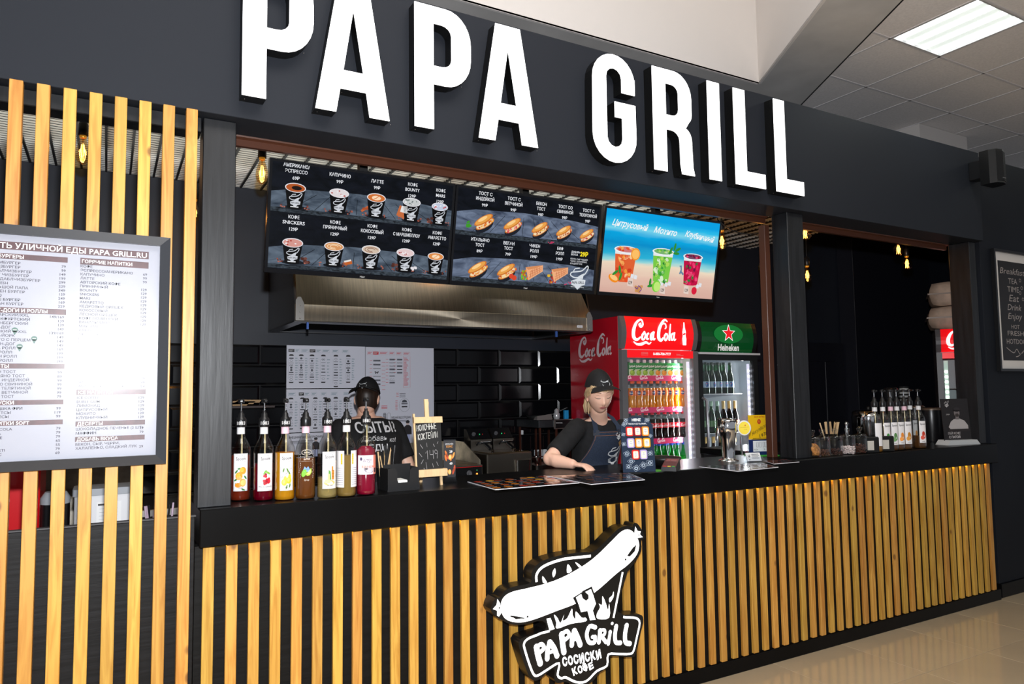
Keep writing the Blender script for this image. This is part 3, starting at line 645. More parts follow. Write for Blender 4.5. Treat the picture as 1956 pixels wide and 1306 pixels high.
def wrap_roll(cv, cx, cy, s, fill, rnd):
    P = [(cx - .1 * s, cy - .35 * s), (cx + .62 * s, cy + .1 * s), (cx + .6 * s, cy + .38 * s), (cx + .1 * s, cy + .3 * s), (cx - .3 * s, cy + .22 * s)]
    for k in range(26): cv.ell(cx - .25 * s + rnd.uniform(-.22, .2) * s, cy - .15 * s + rnd.uniform(-.22, .24) * s, rnd.uniform(.05, .09) * s, .05 * s, G(*rnd.choice(fill)), 4, 6, rot=rnd.uniform(0, 3))
    cv.poly(P, G(238, 172, 126), 5); cv.poly([(cx - .3 * s, cy + .22 * s), (cx + .1 * s, cy + .3 * s), (cx + .6 * s, cy + .38 * s), (cx + .2 * s, cy + .2 * s), (cx - .16 * s, cy + .12 * s)], G(214, 140, 92), 6)
    for k in range(6):
        a = k / 6; cv.stroke([(cx - .02 * s + .56 * s * a, cy - .27 * s + .36 * s * a), (cx - .0 * s + .52 * s * a, cy + .12 * s + .2 * s * a)], .02 * s, G(180, 88, 52), 7)
    for k in range(3): cv.stroke([(cx - .08 * s, cy - .22 * s + k * .12 * s), (cx + .56 * s, cy + .14 * s + k * .07 * s)], .014 * s, G(190, 100, 62), 7)
MEAT = [(186, 60, 30), (226, 110, 40), (238, 170, 70), (206, 70, 60)]
r, cv, w, h, f = tv(1.515, 'middle hanging menu screen, showing toasts and rolls on slate planks')
cv.rect(0, 0, w, h, DK, 0); planks(cv, w, .262, .375, .022, SLATE2, 4); planks(cv, w, .024, .13, .022, SLATE2, 5)
for q, (ln, cx, ty) in enumerate([(['ТОСТ С', 'ИНДЕЙКОЙ'], .155, .452), (['ТОСТ С', 'ВЕТЧИНОЙ'], .325, .446), (['БЕКОН', 'ТОСТ'], .495, .440), (['ТОСТ СО', 'СВИНИНОЙ'], .650, .440), (['ТОСТ С', 'ТЕЛЯТИНОЙ'], .805, .437)]):
    caption(cv, ln, '99Р', cx, ty, h=.0165); bun(cv, cx + .005, .318 - .002 * q, .115 - .004 * q, [MEAT + [(236, 140, 50)], [(206, 60, 66), (226, 120, 120)], [(140, 50, 26), (186, 90, 40), (226, 170, 60)], [(226, 160, 110), (176, 60, 30)], [(206, 40, 66), (236, 220, 200), (186, 40, 50)]][q], rnd)
for k in range(6): cv.ell(.075 + rnd.uniform(-.02, .02), .30 + rnd.uniform(-.015, .015), .012, .006, G(60, 150, 40), 5, 5, rot=rnd.uniform(0, 3))
for q, (ln, pr, cx, ty) in enumerate([(['ИТАЛЬЯНО', 'ТОСТ'], '89Р', .145, .215), (['ВЕГАН', 'ТОСТ'], '79Р', .315, .212), (['ЧИКЕН', 'РОЛЛ'], '199Р', .475, .212), (['БИФ', 'РОЛЛ'], '199Р', .640, .212)]):
    caption(cv, ln, pr, cx, ty, h=.0165)
    if q < 2: bun(cv, cx, .072, .115, MEAT + [(240, 200, 120)], rnd)
    else: wrap_roll(cv, cx - .01, .075, .12, [[(226, 130, 30), (120, 200, 50), (196, 70, 40), (80, 160, 40)], [(60, 140, 50), (130, 50, 36), (226, 180, 50), (186, 60, 50)]][q - 2], rnd)
for a, b in ((.345, .048), (.363, .040)): cv.ell(a, b, .015, .014, G(214, 70, 44), 10)
cv.text('ДОБАВЬ', .715, .205, .010, G(230, 232, 238), 4, 'l', .02); cv.text('ВКУСА', .715, .190, .010, G(230, 232, 238), 4, 'l', .02); cv.text('29Р', .775, .190, .024, G(246, 224, 40), 4, 'l', .04)
for k, t in enumerate(('БЕКОН, СЫР ЧЕДДЕР,', 'ЧЕРРИ, ХАЛАПЕНЬО,', 'СЛАДКИЙ ЛУК')): cv.text(t, .713, .167 - .013 * k, .008, G(214, 216, 222), 4, 'l', .015)
minilogo(cv, .775, .085, .125, G(214, 220, 226), 4, G(30, 36, 50)); cv.text('www.papagrill.ru', .775, .012, .0095, G(206, 210, 216), 4, 'c', .01)
for a, b in ((.57, .248), (.585, .25), (.70, .03), (.72, .036)):
    for k in range(4): cv.ell(a + rnd.uniform(-.01, .01), b + rnd.uniform(-.006, .006), .004, .003, G(206, 50, 96), 5, 5)
cv.done('picture', r)
HB = Canvas(f(SW / 2, .006, 0), (1, 0, 0), (0, -math.sin(tilt), math.cos(tilt)), 0.0003); HB.text('Haier', 0, 0, .008, mat('logo_grey'), 1, 'c', .01); HB.done('maker_badge', r)
# screen 3 : lemonades on a beach
r, cv, w, h, f = tv(2.445, 'rightmost hanging screen, showing three cold drinks on a sunny beach')
def beach():
    m = bpy.data.materials.new('screen_beach'); m.use_nodes = True; nt = m.node_tree; N = nt.nodes; L = nt.links; b = N['Principled BSDF']
    b.inputs['Base Color'].default_value = (0.002, 0.002, 0.002, 1); b.inputs['Roughness'].default_value = 0.2; b.inputs['Specular IOR Level'].default_value = 0.1
    tc = N.new('ShaderNodeTexCoord'); sp = N.new('ShaderNodeSeparateXYZ'); L.new(tc.outputs['Generated'], sp.inputs[0])
    mp = N.new('ShaderNodeMapping'); mp.inputs['Scale'].default_value = (1.5, 1, 4.5); L.new(tc.outputs['Generated'], mp.inputs[0])
    n = N.new('ShaderNodeTexNoise'); n.inputs['Scale'].default_value = 1.6; n.inputs['Detail'].default_value = 3; L.new(mp.outputs[0], n.inputs['Vector'])
    a = N.new('ShaderNodeMath'); a.operation = 'MULTIPLY_ADD'; a.inputs[1].default_value = .16; L.new(n.outputs['Fac'], a.inputs[0]); L.new(sp.outputs['Z'], a.inputs[2])
    r_ = N.new('ShaderNodeValToRGB'); e = r_.color_ramp.elements
    stops = [(0.0, (206, 160, 148)), (.3, (226, 190, 172)), (.43, (236, 216, 190)), (.475, (150, 214, 216)), (.56, (40, 176, 212)), (.68, (0, 140, 200)), (.78, (0, 164, 222)), (.87, (120, 212, 236)), (.92, (40, 186, 232)), (1.0, (0, 160, 226))]
    e[0].position = 0; e[0].color = s2l(*stops[0][1]) + (1,); e[1].position = 1; e[1].color = s2l(*stops[-1][1]) + (1,)
    for p, c in stops[1:-1]: x = e.new(p); x.color = s2l(*c) + (1,)
    L.new(a.outputs[0], r_.inputs[0]); L.new(r_.outputs[0], b.inputs['Emission Color']); b.inputs['Emission Strength'].default_value = 1.0; return m
bgm = Canvas(f(.012, .020, .0008), (1, 0, 0), (0, -math.sin(tilt), math.cos(tilt))); bgm.rect(0, 0, w, h, beach(), 0); bgm.done('backdrop', r)
WH = G(240, 244, 246)
for t, x, y, wd in (('Цитрусовый', .045, .385, .255), ('Мохито', .355, .372, .175), ('Клубничный', .60, .372, .235)):
    cv.text(t, x, y, .036, WH, 4, 'l', .02, shear=.38, width=wd, rot=-.04 if x < .5 else -.08)
def drink(cx, y0, s, body, top, bits):
    W = .36 * s
    cv.poly([(cx - .76 * W, y0), (cx - .3 * W, y0 - .03 * s), (cx + .3 * W, y0 - .03 * s), (cx + .76 * W, y0), (cx + W, y0 + .8 * s), (cx - W, y0 + .8 * s)], G(*body), 4)
    for k in range(34):
        q = rnd.uniform(.0, .74); cv.ell(cx + rnd.uniform(-.72, .72) * W * (.78 + .22 * q), y0 + q * s, rnd.uniform(.04, .1) * s, rnd.uniform(.03, .07) * s, G(*rnd.choice(bits)), 5, 6, rot=rnd.uniform(0, 3))
    cv.poly([(cx - .98 * W, y0 + .7 * s), (cx + .98 * W, y0 + .7 * s), (cx + W, y0 + .82 * s), (cx - W, y0 + .82 * s)], G(226, 230, 232), 6)
    cv.ell(cx, y0 + .83 * s, 1.1 * W, .1 * s, G(236, 240, 244), 7, 18); cv.ell(cx, y0 + .835 * s, .95 * W, .075 * s, G(*top), 8, 16)
    for k in range(10): cv.ell(cx + rnd.uniform(-.7, .7) * W, y0 + .835 * s + rnd.uniform(-.04, .05) * s, .05 * s, .03 * s, G(*rnd.choice(bits)), 9, 5)
drink(.165, .07, .22, (222, 96, 50), (206, 120, 120), [(240, 150, 60), (226, 80, 40), (250, 200, 150), (206, 60, 30), (244, 170, 90)])
drink(.445, .085, .215, (120, 200, 70), (120, 176, 110), [(60, 160, 60), (170, 216, 90), (214, 236, 200), (90, 180, 60), (40, 130, 50)])
drink(.685, .082, .205, (190, 14, 66), (110, 70, 100), [(226, 30, 90), (150, 10, 50), (110, 20, 60), (240, 70, 120), (60, 120, 60)])
cv.ell(.235, .232, .034, .036, G(240, 150, 40), 10, 16); cv.ell(.235, .232, .027, .028, G(252, 190, 100), 11, 16)
for a, b, t in ((.50, .275, 1.1), (.53, .30, 1.4), (.555, .285, .5), (.545, .262, 0.0), (.13, .135, 1.8), (.10, .115, .6), (.14, .095, 1.3), (.365, .075, 1.5), (.37, .055, .2)): cv.ell(a, b, .026, .009, G(46, 140, 50), 11, 8, rot=t)
cv.ell(.09, .082, .038, .022, G(240, 140, 30), 9, rot=-.4); cv.ell(.092, .086, .03, .014, G(250, 200, 130), 10, rot=-.4)
cv.ell(.415, .055, .034, .036, G(120, 206, 60), 12, 14, rot=-.4); cv.ell(.42, .053, .026, .029, G(190, 232, 120), 13, 14)
for a, b in ((.225, .105), (.25, .10), (.49, .07), (.515, .078), (.455, .07), (.765, .085), (.745, .075)): cv.poly([(a - .012, b - .012), (a + .01, b - .014), (a + .014, b + .008), (a - .008, b + .012)], G(222, 226, 232), 9)
cv.ell(.72, .045, .022, .024, G(214, 30, 60), 12); cv.stroke([(.59, .14), (.60, .165), (.595, .19), (.585, .185)], .012, G(96, 130, 160), 6); cv.stroke([(.60, .155), (.62, .138)], .012, G(96, 130, 160), 6)
for a, b in ((.215, .065), (.465, .035), (.655, .045)): cv.poly([(a - .02, b - .02), (a + .022, b - .024), (a + .016, b + .026), (a - .02, b + .028)], G(226, 206, 196), 13); cv.text('129', a, b - .01, .02, G(50, 30, 24), 14, 'c', .02, sx=.7)
cv.ell(.285, .032, .034, .014, G(206, 150, 90), 8, rot=.6); cv.ell(.275, .028, .03, .013, G(196, 140, 84), 8, rot=-.7); cv.stroke([(.255, .04), (.275, .03), (.28, .05), (.305, .03), (.29, .015)], .005, G(96, 50, 140), 9, smooth=3)
cv.done('picture', r)
HB = Canvas(f(SW / 2, .006, 0), (1, 0, 0), (0, -math.sin(tilt), math.cos(tilt)), 0.0003); HB.text('Haier', 0, 0, .008, mat('logo_grey'), 1, 'c', .01); HB.done('maker_badge', r)

# ================================================================= extractor hood
r = root('extractor_hood', 'wide brushed steel extractor hood under the hanging screens', 'hood', (2.0, 1.8, 2.0))
hx0, hx1, y0, y1 = 0.955, 3.10, 1.36, 2.18
part('front_lip', MB().cbox(hx0, hx1, y0, y0 + .02, 2.0, 2.10, .002), STEELB, r)
part('front_panel', MB().hexa([(hx0 + .01, y0 + .002, 2.10), (hx1 - .005, y0 + .002, 2.10), (hx1 - .005, y0 + .02, 2.10), (hx0 + .01, y0 + .02, 2.10), (hx0 + .01, y0 + .12, 2.56), (hx1 - .15, y0 + .12, 2.56), (hx1 - .15, y0 + .14, 2.56), (hx0 + .01, y0 + .14, 2.56)]), STEELB, r)
DKST = mat('dark_steel', (0.10, 0.10, 0.105), 0.35, 0.9)
for x in (hx0, hx1 - .01):
    part('side_panel', MB().prism([(y0 + .02, 2.0), (y1, 2.0), (y1, 2.56), (y0 + .14, 2.56), (y0 + .02, 2.10)], lambda a, b, c: (c, a, b), x, x + .01), DKST, r)
part('bottom_rim', MB().box(hx0, hx1, y0 + .02, y0 + .10, 1.995, 2.003).box(hx0, hx0 + .06, y0 + .1, y1, 1.995, 2.003).box(hx1 - .06, hx1, y0 + .1, y1, 1.995, 2.003).box(hx0 + .06, hx1 - .06, y1 - .05, y1, 1.995, 2.003), DKST, r)
part('top_panel', MB().box(hx0 + .01, hx1 - .15, y0 + .14, y1, 2.55, 2.56), DKST, r)
for k in range(4): part('filter', MB().hexa([(hx0 + .1 + k * .5, y0 + .1, 2.06), (hx0 + .57 + k * .5, y0 + .1, 2.06), (hx0 + .57 + k * .5, y1 - .08, 2.3), (hx0 + .1 + k * .5, y1 - .08, 2.3), (hx0 + .1 + k * .5, y0 + .1, 2.08), (hx0 + .57 + k * .5, y0 + .1, 2.08), (hx0 + .57 + k * .5, y1 - .08, 2.32), (hx0 + .1 + k * .5, y1 - .08, 2.32)]), DKST, r)
for x, lab in ((hx0 + .002, None), (hx1 - .052, None)):
    pl = part('corner_bracket', MB().prism([(0, 0), (.05, 0), (.05, .10), (.03, .14), (.012, .14), (0, .12)], lambda a, b, c: (x + a, c, 2.002 + b), y0 - .003, y0 - .0005), STEEL, r)
    rv = MB()
    for zz in (.012, .05, .088): rv.ball((x + .025, y0 - .004, 2.002 + zz), .004, seg=6, rings=4)
    part('rivet', rv, CHROME, pl)
cv = Canvas((hx1 - .12, y0 - .0006, 2.03), (1, 0, 0), (0, 0, 1)); cv.rect(-.02, -.006, .03, .012, inkc(225, 225, 230)); cv.text('Thermika', .005, -.001, .006, inkc(30, 30, 60), 2, 'c'); cv.done('sticker', r)
for x in (1.03, 2.80): part('clip', MB().box(x, x + .012, y0 + .03, y0 + .045, 1.955, 1.995), mat('blue_clip', (.05, .12, .4), .4), r)
# ================================================================= framed menu board on the slats
mb_ = root('menu_board', 'framed white menu board with Russian price lists hung on the pine slats', 'menu board', (-0.3, -0.04, 1.32))
MX0, MX1, MZ0, MZ1 = -0.86, 0.190, 1.320, 2.146; FW = 0.034
FRM = mat('grey_black_frame', (0.03, 0.033, 0.04), 0.35)
def rail(p, q, a, b):   # mitred rail: outer p->q, inner a->b
    mb = MB(); lv = [(p, -.050), (q, -.050), (a, -.050), (b, -.050)]
    v = [(p[0], -.046, p[1]), (q[0], -.046, q[1]), (a[0], -.056, a[1]), (b[0], -.056, b[1]), (p[0], -.022, p[1]), (q[0], -.022, q[1]), (a[0], -.022, a[1]), (b[0], -.022, b[1])]
    return mb.add(v, [(0, 1, 3, 2), (4, 6, 7, 5), (0, 4, 5, 1), (2, 3, 7, 6), (0, 2, 6, 4), (1, 5, 7, 3)])
c = [(MX0, MZ0), (MX1, MZ0), (MX1, MZ1), (MX0, MZ1)]; ci = [(MX0 + FW, MZ0 + FW), (MX1 - FW, MZ0 + FW), (MX1 - FW, MZ1 - FW), (MX0 + FW, MZ1 - FW)]
for k in range(4): part('frame_rail', rail(c[k], c[(k + 1) % 4], ci[k], ci[(k + 1) % 4]), FRM, mb_)
SHEET = mat('glossy_menu_sheet', (0.36, 0.37, 0.43), 0.30, coat=0.08, spec=0.22)
part('sheet', MB().box(MX0 + FW, MX1 - FW, -.038, -.024, MZ0 + FW, MZ1 - FW), SHEET, mb_)
YS = -0.0381
cv = Canvas((0, YS, 0), (1, 0, 0), (0, 0, 1), 0.0002)
def mp(cx, cy): p = PY(cx / 2.7206, 440 + cy / 2.7206, YS); return p.x, p.z
BRW = mat('menu_bar_brown', s2l(74, 40, 44), 0.4, noise=(40, .3)); INK = inkc(40, 34, 52); WI = inkc(238, 236, 240)
def bar(x0, x1, ya, yb, t, h, tx, al='l', wd=None):
    cv.rect(x0, yb, x1, ya, BRW, 1)
    cv.text(t, tx, (ya + yb) / 2 - h / 2, h, WI, 2, al, .016, width=wd)
xL = -.80; xr1 = mp(352, 155)[0]; xl2 = mp(417, 165)[0]; xr2 = mp(772, 185)[0]
t0 = mp(5, 60)[1]; 
bar(xL, xr2, mp(772, 112)[1], mp(772, 150)[1], 'СЕТЬ УЛИЧНОЙ ЕДЫ PAPA GRILL.RU', .0185, xr2 - .006, 'r', wd=.475)
def zc_(cx, cy): return mp(cx, cy)[1]
def rowset(items, xa, xp, za, zb, h=.0088, al='l', xt=None):
    n = len(items)
    for k, (t, pr) in enumerate(items):
        z = za + (zb - za) * k / max(1, n - 1)
        if al == 'r': cv.text(t, xt[k] if xt else xp - .1, z - h / 2, h, INK, 2, 'r', .010, sx=1.08)
        else: cv.text(t, xa, z - h / 2, h, INK, 2, 'l', .010, sx=1.08)
        if pr: cv.text(pr, xp, z - h / 2 - .002, h, INK, 2, 'r', .012, sx=1.1)
def X(cx, cy=600): return mp(cx, cy)[0]
xp1 = X(342, 200); 
def sec(t, cya, cyb, cx=150, right=False, rx=None):
    if right: bar(xl2, rx or xr2, zc_(600, cya), zc_(600, cyb), t, .0115, xl2 + .005)
    else: bar(xL, xr1, zc_(200, cya), zc_(200, cyb), t, .0115, rx, 'r')
sec('БУРГЕРЫ', 130, 158, rx=X(108)); 
rowset([('ГАМБУРГЕР', '79'), ('ЧИЗБУРГЕР', '99'), ('ДАБЛЧИЗБУРГЕР', '149'), ('БИГ ЧИЗБУРГЕР', '199'), ('БИГ ДАБЛЧИЗБУРГЕР', '299'), ('FRESH', '229'), ('БОЛЬШОЙ ПАПА', '349'), ('ЧИКЕН БУРГЕР', '159'), ('BBQ', '249'), ('ФИШ БУРГЕР', '169'), ('ВЕГАН БУРГЕР', '229')], 0, xp1, zc_(110, 171), zc_(110, 383), al='r', xt=[X(v, 300) for v in (102, 102, 162, 148, 208, 40, 147, 130, 10, 107, 124, 100)])
sec('ХОТ-ДОГИ И РОЛЛЫ', 405, 434, rx=X(241))
rowset([('БАВАРСКИЙ/XXL', '149/169'), ('ФРАНКФУРТСКИЙ', '139'), ('НЮРНБЕРГСКИЙ', '139'), ('ХОТ-ДОГ', '149'), ('ДАТСКИЙ    /XXL', '139/169'), ('НЬЮ-ЙОРК', '149'), ('ЧИКАГО С ПЕРЦЕМ', '149'), ('БЕКОН-ДОГ', '149'), ('ПАПА РОЛЛ', '169'), ('БИФ РОЛЛ', '199'), ('ЧИКЕН РОЛЛ', '199'), ('ФИШ РОЛЛ', '199')], 0, X(332, 500), zc_(110, 440), zc_(110, 676), al='r', xt=[X(v, 550) for v in (146, 152, 143, 55, 138, 77, 158, 80, 82, 65, 91, 69)])
LEAF = inkc(70, 104, 92)
for cx, cy in ((77, 516), (178, 561), (102, 602)):
    a, b = mp(cx, cy); cv.ell(a, b, .009, .008, LEAF, 3); cv.poly([(a - .007, b - .004), (a + .007, b - .004), (a, b - .018)], LEAF, 3); cv.stroke([(a - .005, b), (a + .005, b)], .0016, WI, 4)
sec('ТОСТЫ', 692, 718, rx=X(46, 700))
rowset([('БЕКОН ТОСТ', '99'), ('ИТАЛЬЯНО ТОСТ', '89'), ('ТОСТ С ИНДЕЙКОЙ', '99'), ('ТОСТ СО СВИНИНОЙ', '99'), ('ТОСТ С ТЕЛЯТИНОЙ', '99'), ('ТОСТ С ВЕТЧИНОЙ', '99'), ('ВЕГАН ТОСТ', '79')], 0, X(320, 800), zc_(110, 734), zc_(110, 862), al='r', xt=[X(v, 800) for v in (80, 128, 150, 167, 160, 146, 75)])
sec('ЗАКУСКИ', 880, 905, rx=X(72, 890))
rowset([('КАРТОШКА ФРИ', '99'), ('НАГГЕТСЫ', '119'), ('ЧИПСЫ', '99')], 0, X(315, 940), zc_(110, 924), zc_(110, 966), al='r', xt=[X(v, 940) for v in (115, 57, 47)])
sec('НАПИТКИ SOFT', 985, 1010, rx=X(152, 1000))
rowset([('COCA-COLA', '79'), ('FANTA', '79'), ('SPRITE', '79'), ('СОК', '65'), ('ВОДА', '55'), ('BURN/FUZETI', '79'), ('МОРС', '69')], 0, X(312, 1090), zc_(110, 1030), zc_(110, 1160), al='r', xt=[X(v, 1090) for v in (61, 4, 10, 0, 0, 27, 10)])
sec('ГОРЯЧИЕ НАПИТКИ', 154, 188, right=True)
xp2 = X(760, 400); xa2 = X(416, 300)
rowset([('КОФЕ', ''), ('ЭСПРЕССО/АМЕРИКАНО', '69'), ('КАПУЧИНО', '99'), ('ЛАТТЕ', '99'), ('АВТОРСКИЙ КОФЕ', ''), ('ПРЯНИЧНЫЙ', '129'), ('BOUNTY', '129'), ('SNICKERS', '129'), ('MARS', '129'), ('АМАРЕТТО', '129'), ('КЕДРОВЫЙ ОРЕШЕК', '129'), ('КОКОСОВЫЙ', '129'), ('ЛЕСНОЙ ОРЕШЕК', '129'), ('КОФЕ ПО-ВЕНСКИ', '129'), ('ВАНИЛЬЧИНО', '129'), ('МАРШМЕЛЛОУ', ''), ('КАКАО', ''), ('ОРЕХОВЫЙ', ''), ('БАНАНОВЫЙ', ''), ('КОКОСОВЫЙ', ''), ('С МАРШМЕЛЛОУ', '')], xa2, xp2, zc_(500, 190), zc_(500, 603))
sec('АВТОРСКИЙ ЧАЙ', 616, 644, right=True)
rowset([('КАРИБСКИЙ', ''), ('ОБЛЕПИХОВЫЙ', ''), ('ИМБИРНЫЙ', ''), ('МАЛИНОВЫЙ', ''), ('АПЕЛЬСИНОВЫЙ', ''), ('СИБИРСКИЙ', '79'), ('ЗИМНИЙ', '99'), ('ЧАЙ ЧЕРНЫЙ/ЗЕЛЕНЫЙ', '59')], xa2, xp2, zc_(500, 663), zc_(500, 808))
sec('ICE НАПИТКИ', 826, 852, right=True)
rowset([('ICE COFFEE', '129'), ('BUBLE GUM', '129'), ('ЛИМОНАД', '129'), ('ЦИТРУСОВЫЙ', '129'), ('МОХИТО', '129'), ('КЛУБНИЧНЫЙ', '129')], xa2, xp2, zc_(500, 868), zc_(500, 971))
sec('ДЕСЕРТЫ', 987, 1012, right=True)
rowset([('ШОКОЛАДНОЕ ПЕЧЕНЬЕ (2 ШТ)', '29'), ('МАФФИН', '79')], xa2, xp2, zc_(500, 1029), zc_(500, 1051))
sec('ДОБАВЬ ВКУСА', 1066, 1091, right=True)
rowset([('БЕКОН, СЫР, ЧЕРРИ,', ''), ('ХАЛАПЕНЬО, СЛАДКИЙ ЛУК', '29')], xa2, xp2, zc_(500, 1108), zc_(500, 1128))
# keep the print inside the sheet
o_ = cv.done('printed_menu', mb_)
part('glazing', MB().box(MX0 + FW, MX1 - FW, -.0415, -.041, MZ0 + FW, MZ1 - FW), fake_glass('menu_acrylic', (1, 1, 1), 0.2, 0.04, 0.005), mb_)

# ================================================================= sausage logo sign on the counter front
YL = -0.062
def spl(P, n=4, closed=True):
    P = [Vector(p) for p in P]; out = []; m = len(P)
    for i in range(m):
        p0, p1, p2, p3 = P[(i - 1) % m], P[i], P[(i + 1) % m], P[(i + 2) % m]
        for k in range(n):
            t = k / n; q = 0.5 * ((2 * p1) + (p2 - p0) * t + (2 * p0 - 5 * p1 + 4 * p2 - p3) * t * t + (3 * p1 - p0 - 3 * p2 + p3) * t ** 3); out.append((q.x, q.y))
    return out
def lq(x, y): p = PY(900 + x / 4.0056, 980 + y / 4.0056, YL); return (p.x, p.z)
def LQ(*pts): return [lq(*p) for p in pts]
lg = root('logo_sign', 'black and white sausage on a fork emblem sign fixed to the counter slats', 'sign', (2.05, -0.03, 0.3))
body = LQ((150, 735), (185, 650), (222, 642), (262, 590), (330, 560), (455, 532), (462, 460), (495, 402), (560, 358), (700, 318), (850, 298), (930, 296), (1000, 240), (1095, 145), (1145, 108), (1195, 96), (1232, 104), (1245, 78), (1275, 82), (1318, 150), (1326, 190), (1302, 212), (1303, 280), (1268, 352), (1205, 440), (1190, 470), (1122, 752), (1285, 772), (1318, 812), (1300, 900), (1262, 1060), (1232, 1102), (1064, 1094), (1060, 1170), (985, 1218), (940, 1275), (880, 1315), (800, 1318), (722, 1290), (665, 1300), (636, 1270), (632, 1185), (520, 1272), (470, 1276), (432, 1222), (366, 1020), (373, 975), (402, 948), (565, 893), (545, 822), (400, 852), (300, 848), (240, 818), (190, 792))
f3 = lambda a, b, c: (a, c, b)
body = spl(body, 3); mb = MB(); extr(mb, body, [], f3, YL, 0.012); part('box_body', mb, mat('satin_black_sign', (0.006, 0.006, 0.006), 0.35), lg)
cv = Canvas((0, YL, 0), (1, 0, 0), (0, 0, 1), 0.0012)
W_ = LETW; K_ = mat('sign_black', (0.003, 0.003, 0.003), 0.5)
sm_ = lambda P, n=3: P
cv.poly(spl(LQ((228, 715), (232, 670), (262, 628), (320, 598), (420, 575), (560, 540), (700, 488), (850, 405), (960, 322), (1080, 205), (1140, 146), (1185, 124), (1225, 132), (1258, 168), (1280, 215), (1283, 262), (1262, 322), (1200, 392), (1110, 462), (945, 605), (800, 690), (650, 748), (500, 805), (400, 832), (315, 830), (260, 805), (235, 765))), W_, 1)
cv.poly(LQ((1255, 100), (1272, 135), (1297, 138), (1290, 160), (1312, 182), (1280, 188), (1262, 195), (1245, 165)), W_, 1); cv.ell(*lq(1280, 166), .004, .003, K_, 3)
cv.poly(LQ((228, 725), (222, 690), (200, 655), (193, 700), (165, 732), (198, 745), (197, 782), (212, 790), (232, 760)), W_, 1); cv.ell(*lq(212, 722), .004, .004, K_, 3)
cv.stroke(LQ((297, 785), (340, 800), (405, 800)), .0042, K_, 3); cv.poly(LQ((297, 780), (340, 785), (408, 800), (340, 810)), K_, 2); cv.ell(*lq(430, 790), .0055, .0045, K_, 2)
cv.poly(LQ((1262, 240), (1235, 262), (1190, 325), (1212, 330), (1250, 290)), K_, 2); cv.ell(*lq(1180, 353), .005, .005, K_, 2)
cv.stroke(LQ((500, 525), (502, 462), (560, 402), (700, 352), (850, 334), (915, 326)), .0125, W_, 1, smooth=4)
def flame(*p): return spl(LQ(*p), 3)
for pts in (((548, 530), (545, 480), (575, 520), (576, 532)), ((628, 490), (620, 455), (640, 420), (645, 460)), ((733, 455), (738, 388), (770, 438)), ((795, 372), (842, 405), (822, 412))): cv.poly(flame(*pts), W_, 1)
cv.stroke(LQ((1158, 450), (1088, 800)), .0105, W_, 1); cv.poly(LQ((575, 806), (606, 800), (638, 884), (598, 898)), W_, 1)
cv.poly(flame((655, 882), (650, 835), (632, 775), (660, 800), (682, 838), (710, 775), (700, 820), (735, 800), (770, 728), (775, 775), (795, 808), (800, 750), (845, 798), (875, 798), (876, 826), (760, 846)), W_, 1)
cv.poly(flame((970, 808), (960, 770), (985, 720), (975, 690), (1000, 700), (1003, 632), (1030, 690), (1045, 740), (1055, 690), (1055, 798)), W_, 1); cv.poly(flame((1060, 682), (1055, 650), (1078, 628), (1088, 597), (1088, 640)), W_, 1)
shp = spl(LQ((600, 900), (500, 932), (430, 962), (403, 1000), (412, 1050), (440, 1140), (475, 1228), (510, 1240), (590, 1190), (672, 1146), (660, 1235), (690, 1262), (722, 1254), (800, 1290), (880, 1284), (960, 1206), (1038, 1165), (1048, 1080), (1130, 1076), (1212, 1075), (1242, 1050), (1268, 940), (1288, 840), (1262, 802), (1180, 796), (1085, 796)), 3)[:-4]; cv.stroke(shp, .0105, W_, 1)
cv.poly(LQ((775, 645), (850, 598), (862, 640), (845, 595), (920, 558), (965, 690), (940, 745), (960, 822), (895, 824), (880, 765), (822, 770), (806, 705)), K_, 3)
cv.poly(LQ((797, 642), (838, 614), (848, 648), (875, 668), (895, 650), (893, 622), (868, 600), (912, 578), (930, 625), (950, 690), (926, 742), (948, 812), (905, 816), (886, 745), (836, 755), (820, 700)), W_, 4)
def lt(ch, xa, xb, yb, yt, rot=0.0, b=.075):
    a = lq(xa, yb); c2 = lq(xb, yb); top = lq(xa, yt); cv.text(ch, (a[0] + c2[0]) / 2, a[1], (top[1] - a[1]), W_, 2, 'c', b, width=(c2[0] - a[0]), rot=rot)
U_ = abs(lq(100, 1000)[0] - lq(0, 1000)[0]) / 100
def fat(pts, w, n=4):
    q = [lq(*p) for p in pts]; cv.stroke(q, w * U_, W_, 2, smooth=n if len(pts) > 2 else 0)
    for p in (q[0], q[-1]): cv.ell(p[0], p[1], w * U_ / 2, w * U_ / 2, W_, 2, 10)
for P_, w_ in (([(498, 1020), (508, 1080), (527, 1148)], 44), ([(500, 1022), (535, 1000), (556, 1030), (520, 1066)], 30), ([(580, 1112), (583, 1050), (600, 985)], 38), ([(600, 985), (632, 1030), (655, 1090)], 40), ([(590, 1066), (635, 1052)], 24),
    ([(690, 925), (698, 1000), (708, 1062)], 44), ([(692, 925), (730, 900), (748, 935), (708, 972)], 30), ([(768, 1008), (772, 950), (788, 898)], 38), ([(788, 898), (812, 950), (832, 1005)], 42), ([(778, 966), (818, 958)], 24),
    ([(948, 872), (905, 864), (882, 925), (900, 985), (942, 985), (945, 945)], 32), ([(945, 945), (925, 945)], 26), ([(985, 895), (980, 940), (975, 985)], 34), ([(985, 895), (1018, 892), (1018, 925), (990, 938)], 24), ([(995, 940), (1030, 985)], 30),
    ([(1062, 905), (1055, 950), (1047, 998)], 28), ([(1108, 862), (1098, 930), (1105, 985), (1140, 990)], 34), ([(1188, 856), (1175, 925), (1180, 985), (1212, 996)], 38)): fat(P_, w_)
cv.ell(*lq(1077, 842), .008, .0075, W_, 2)
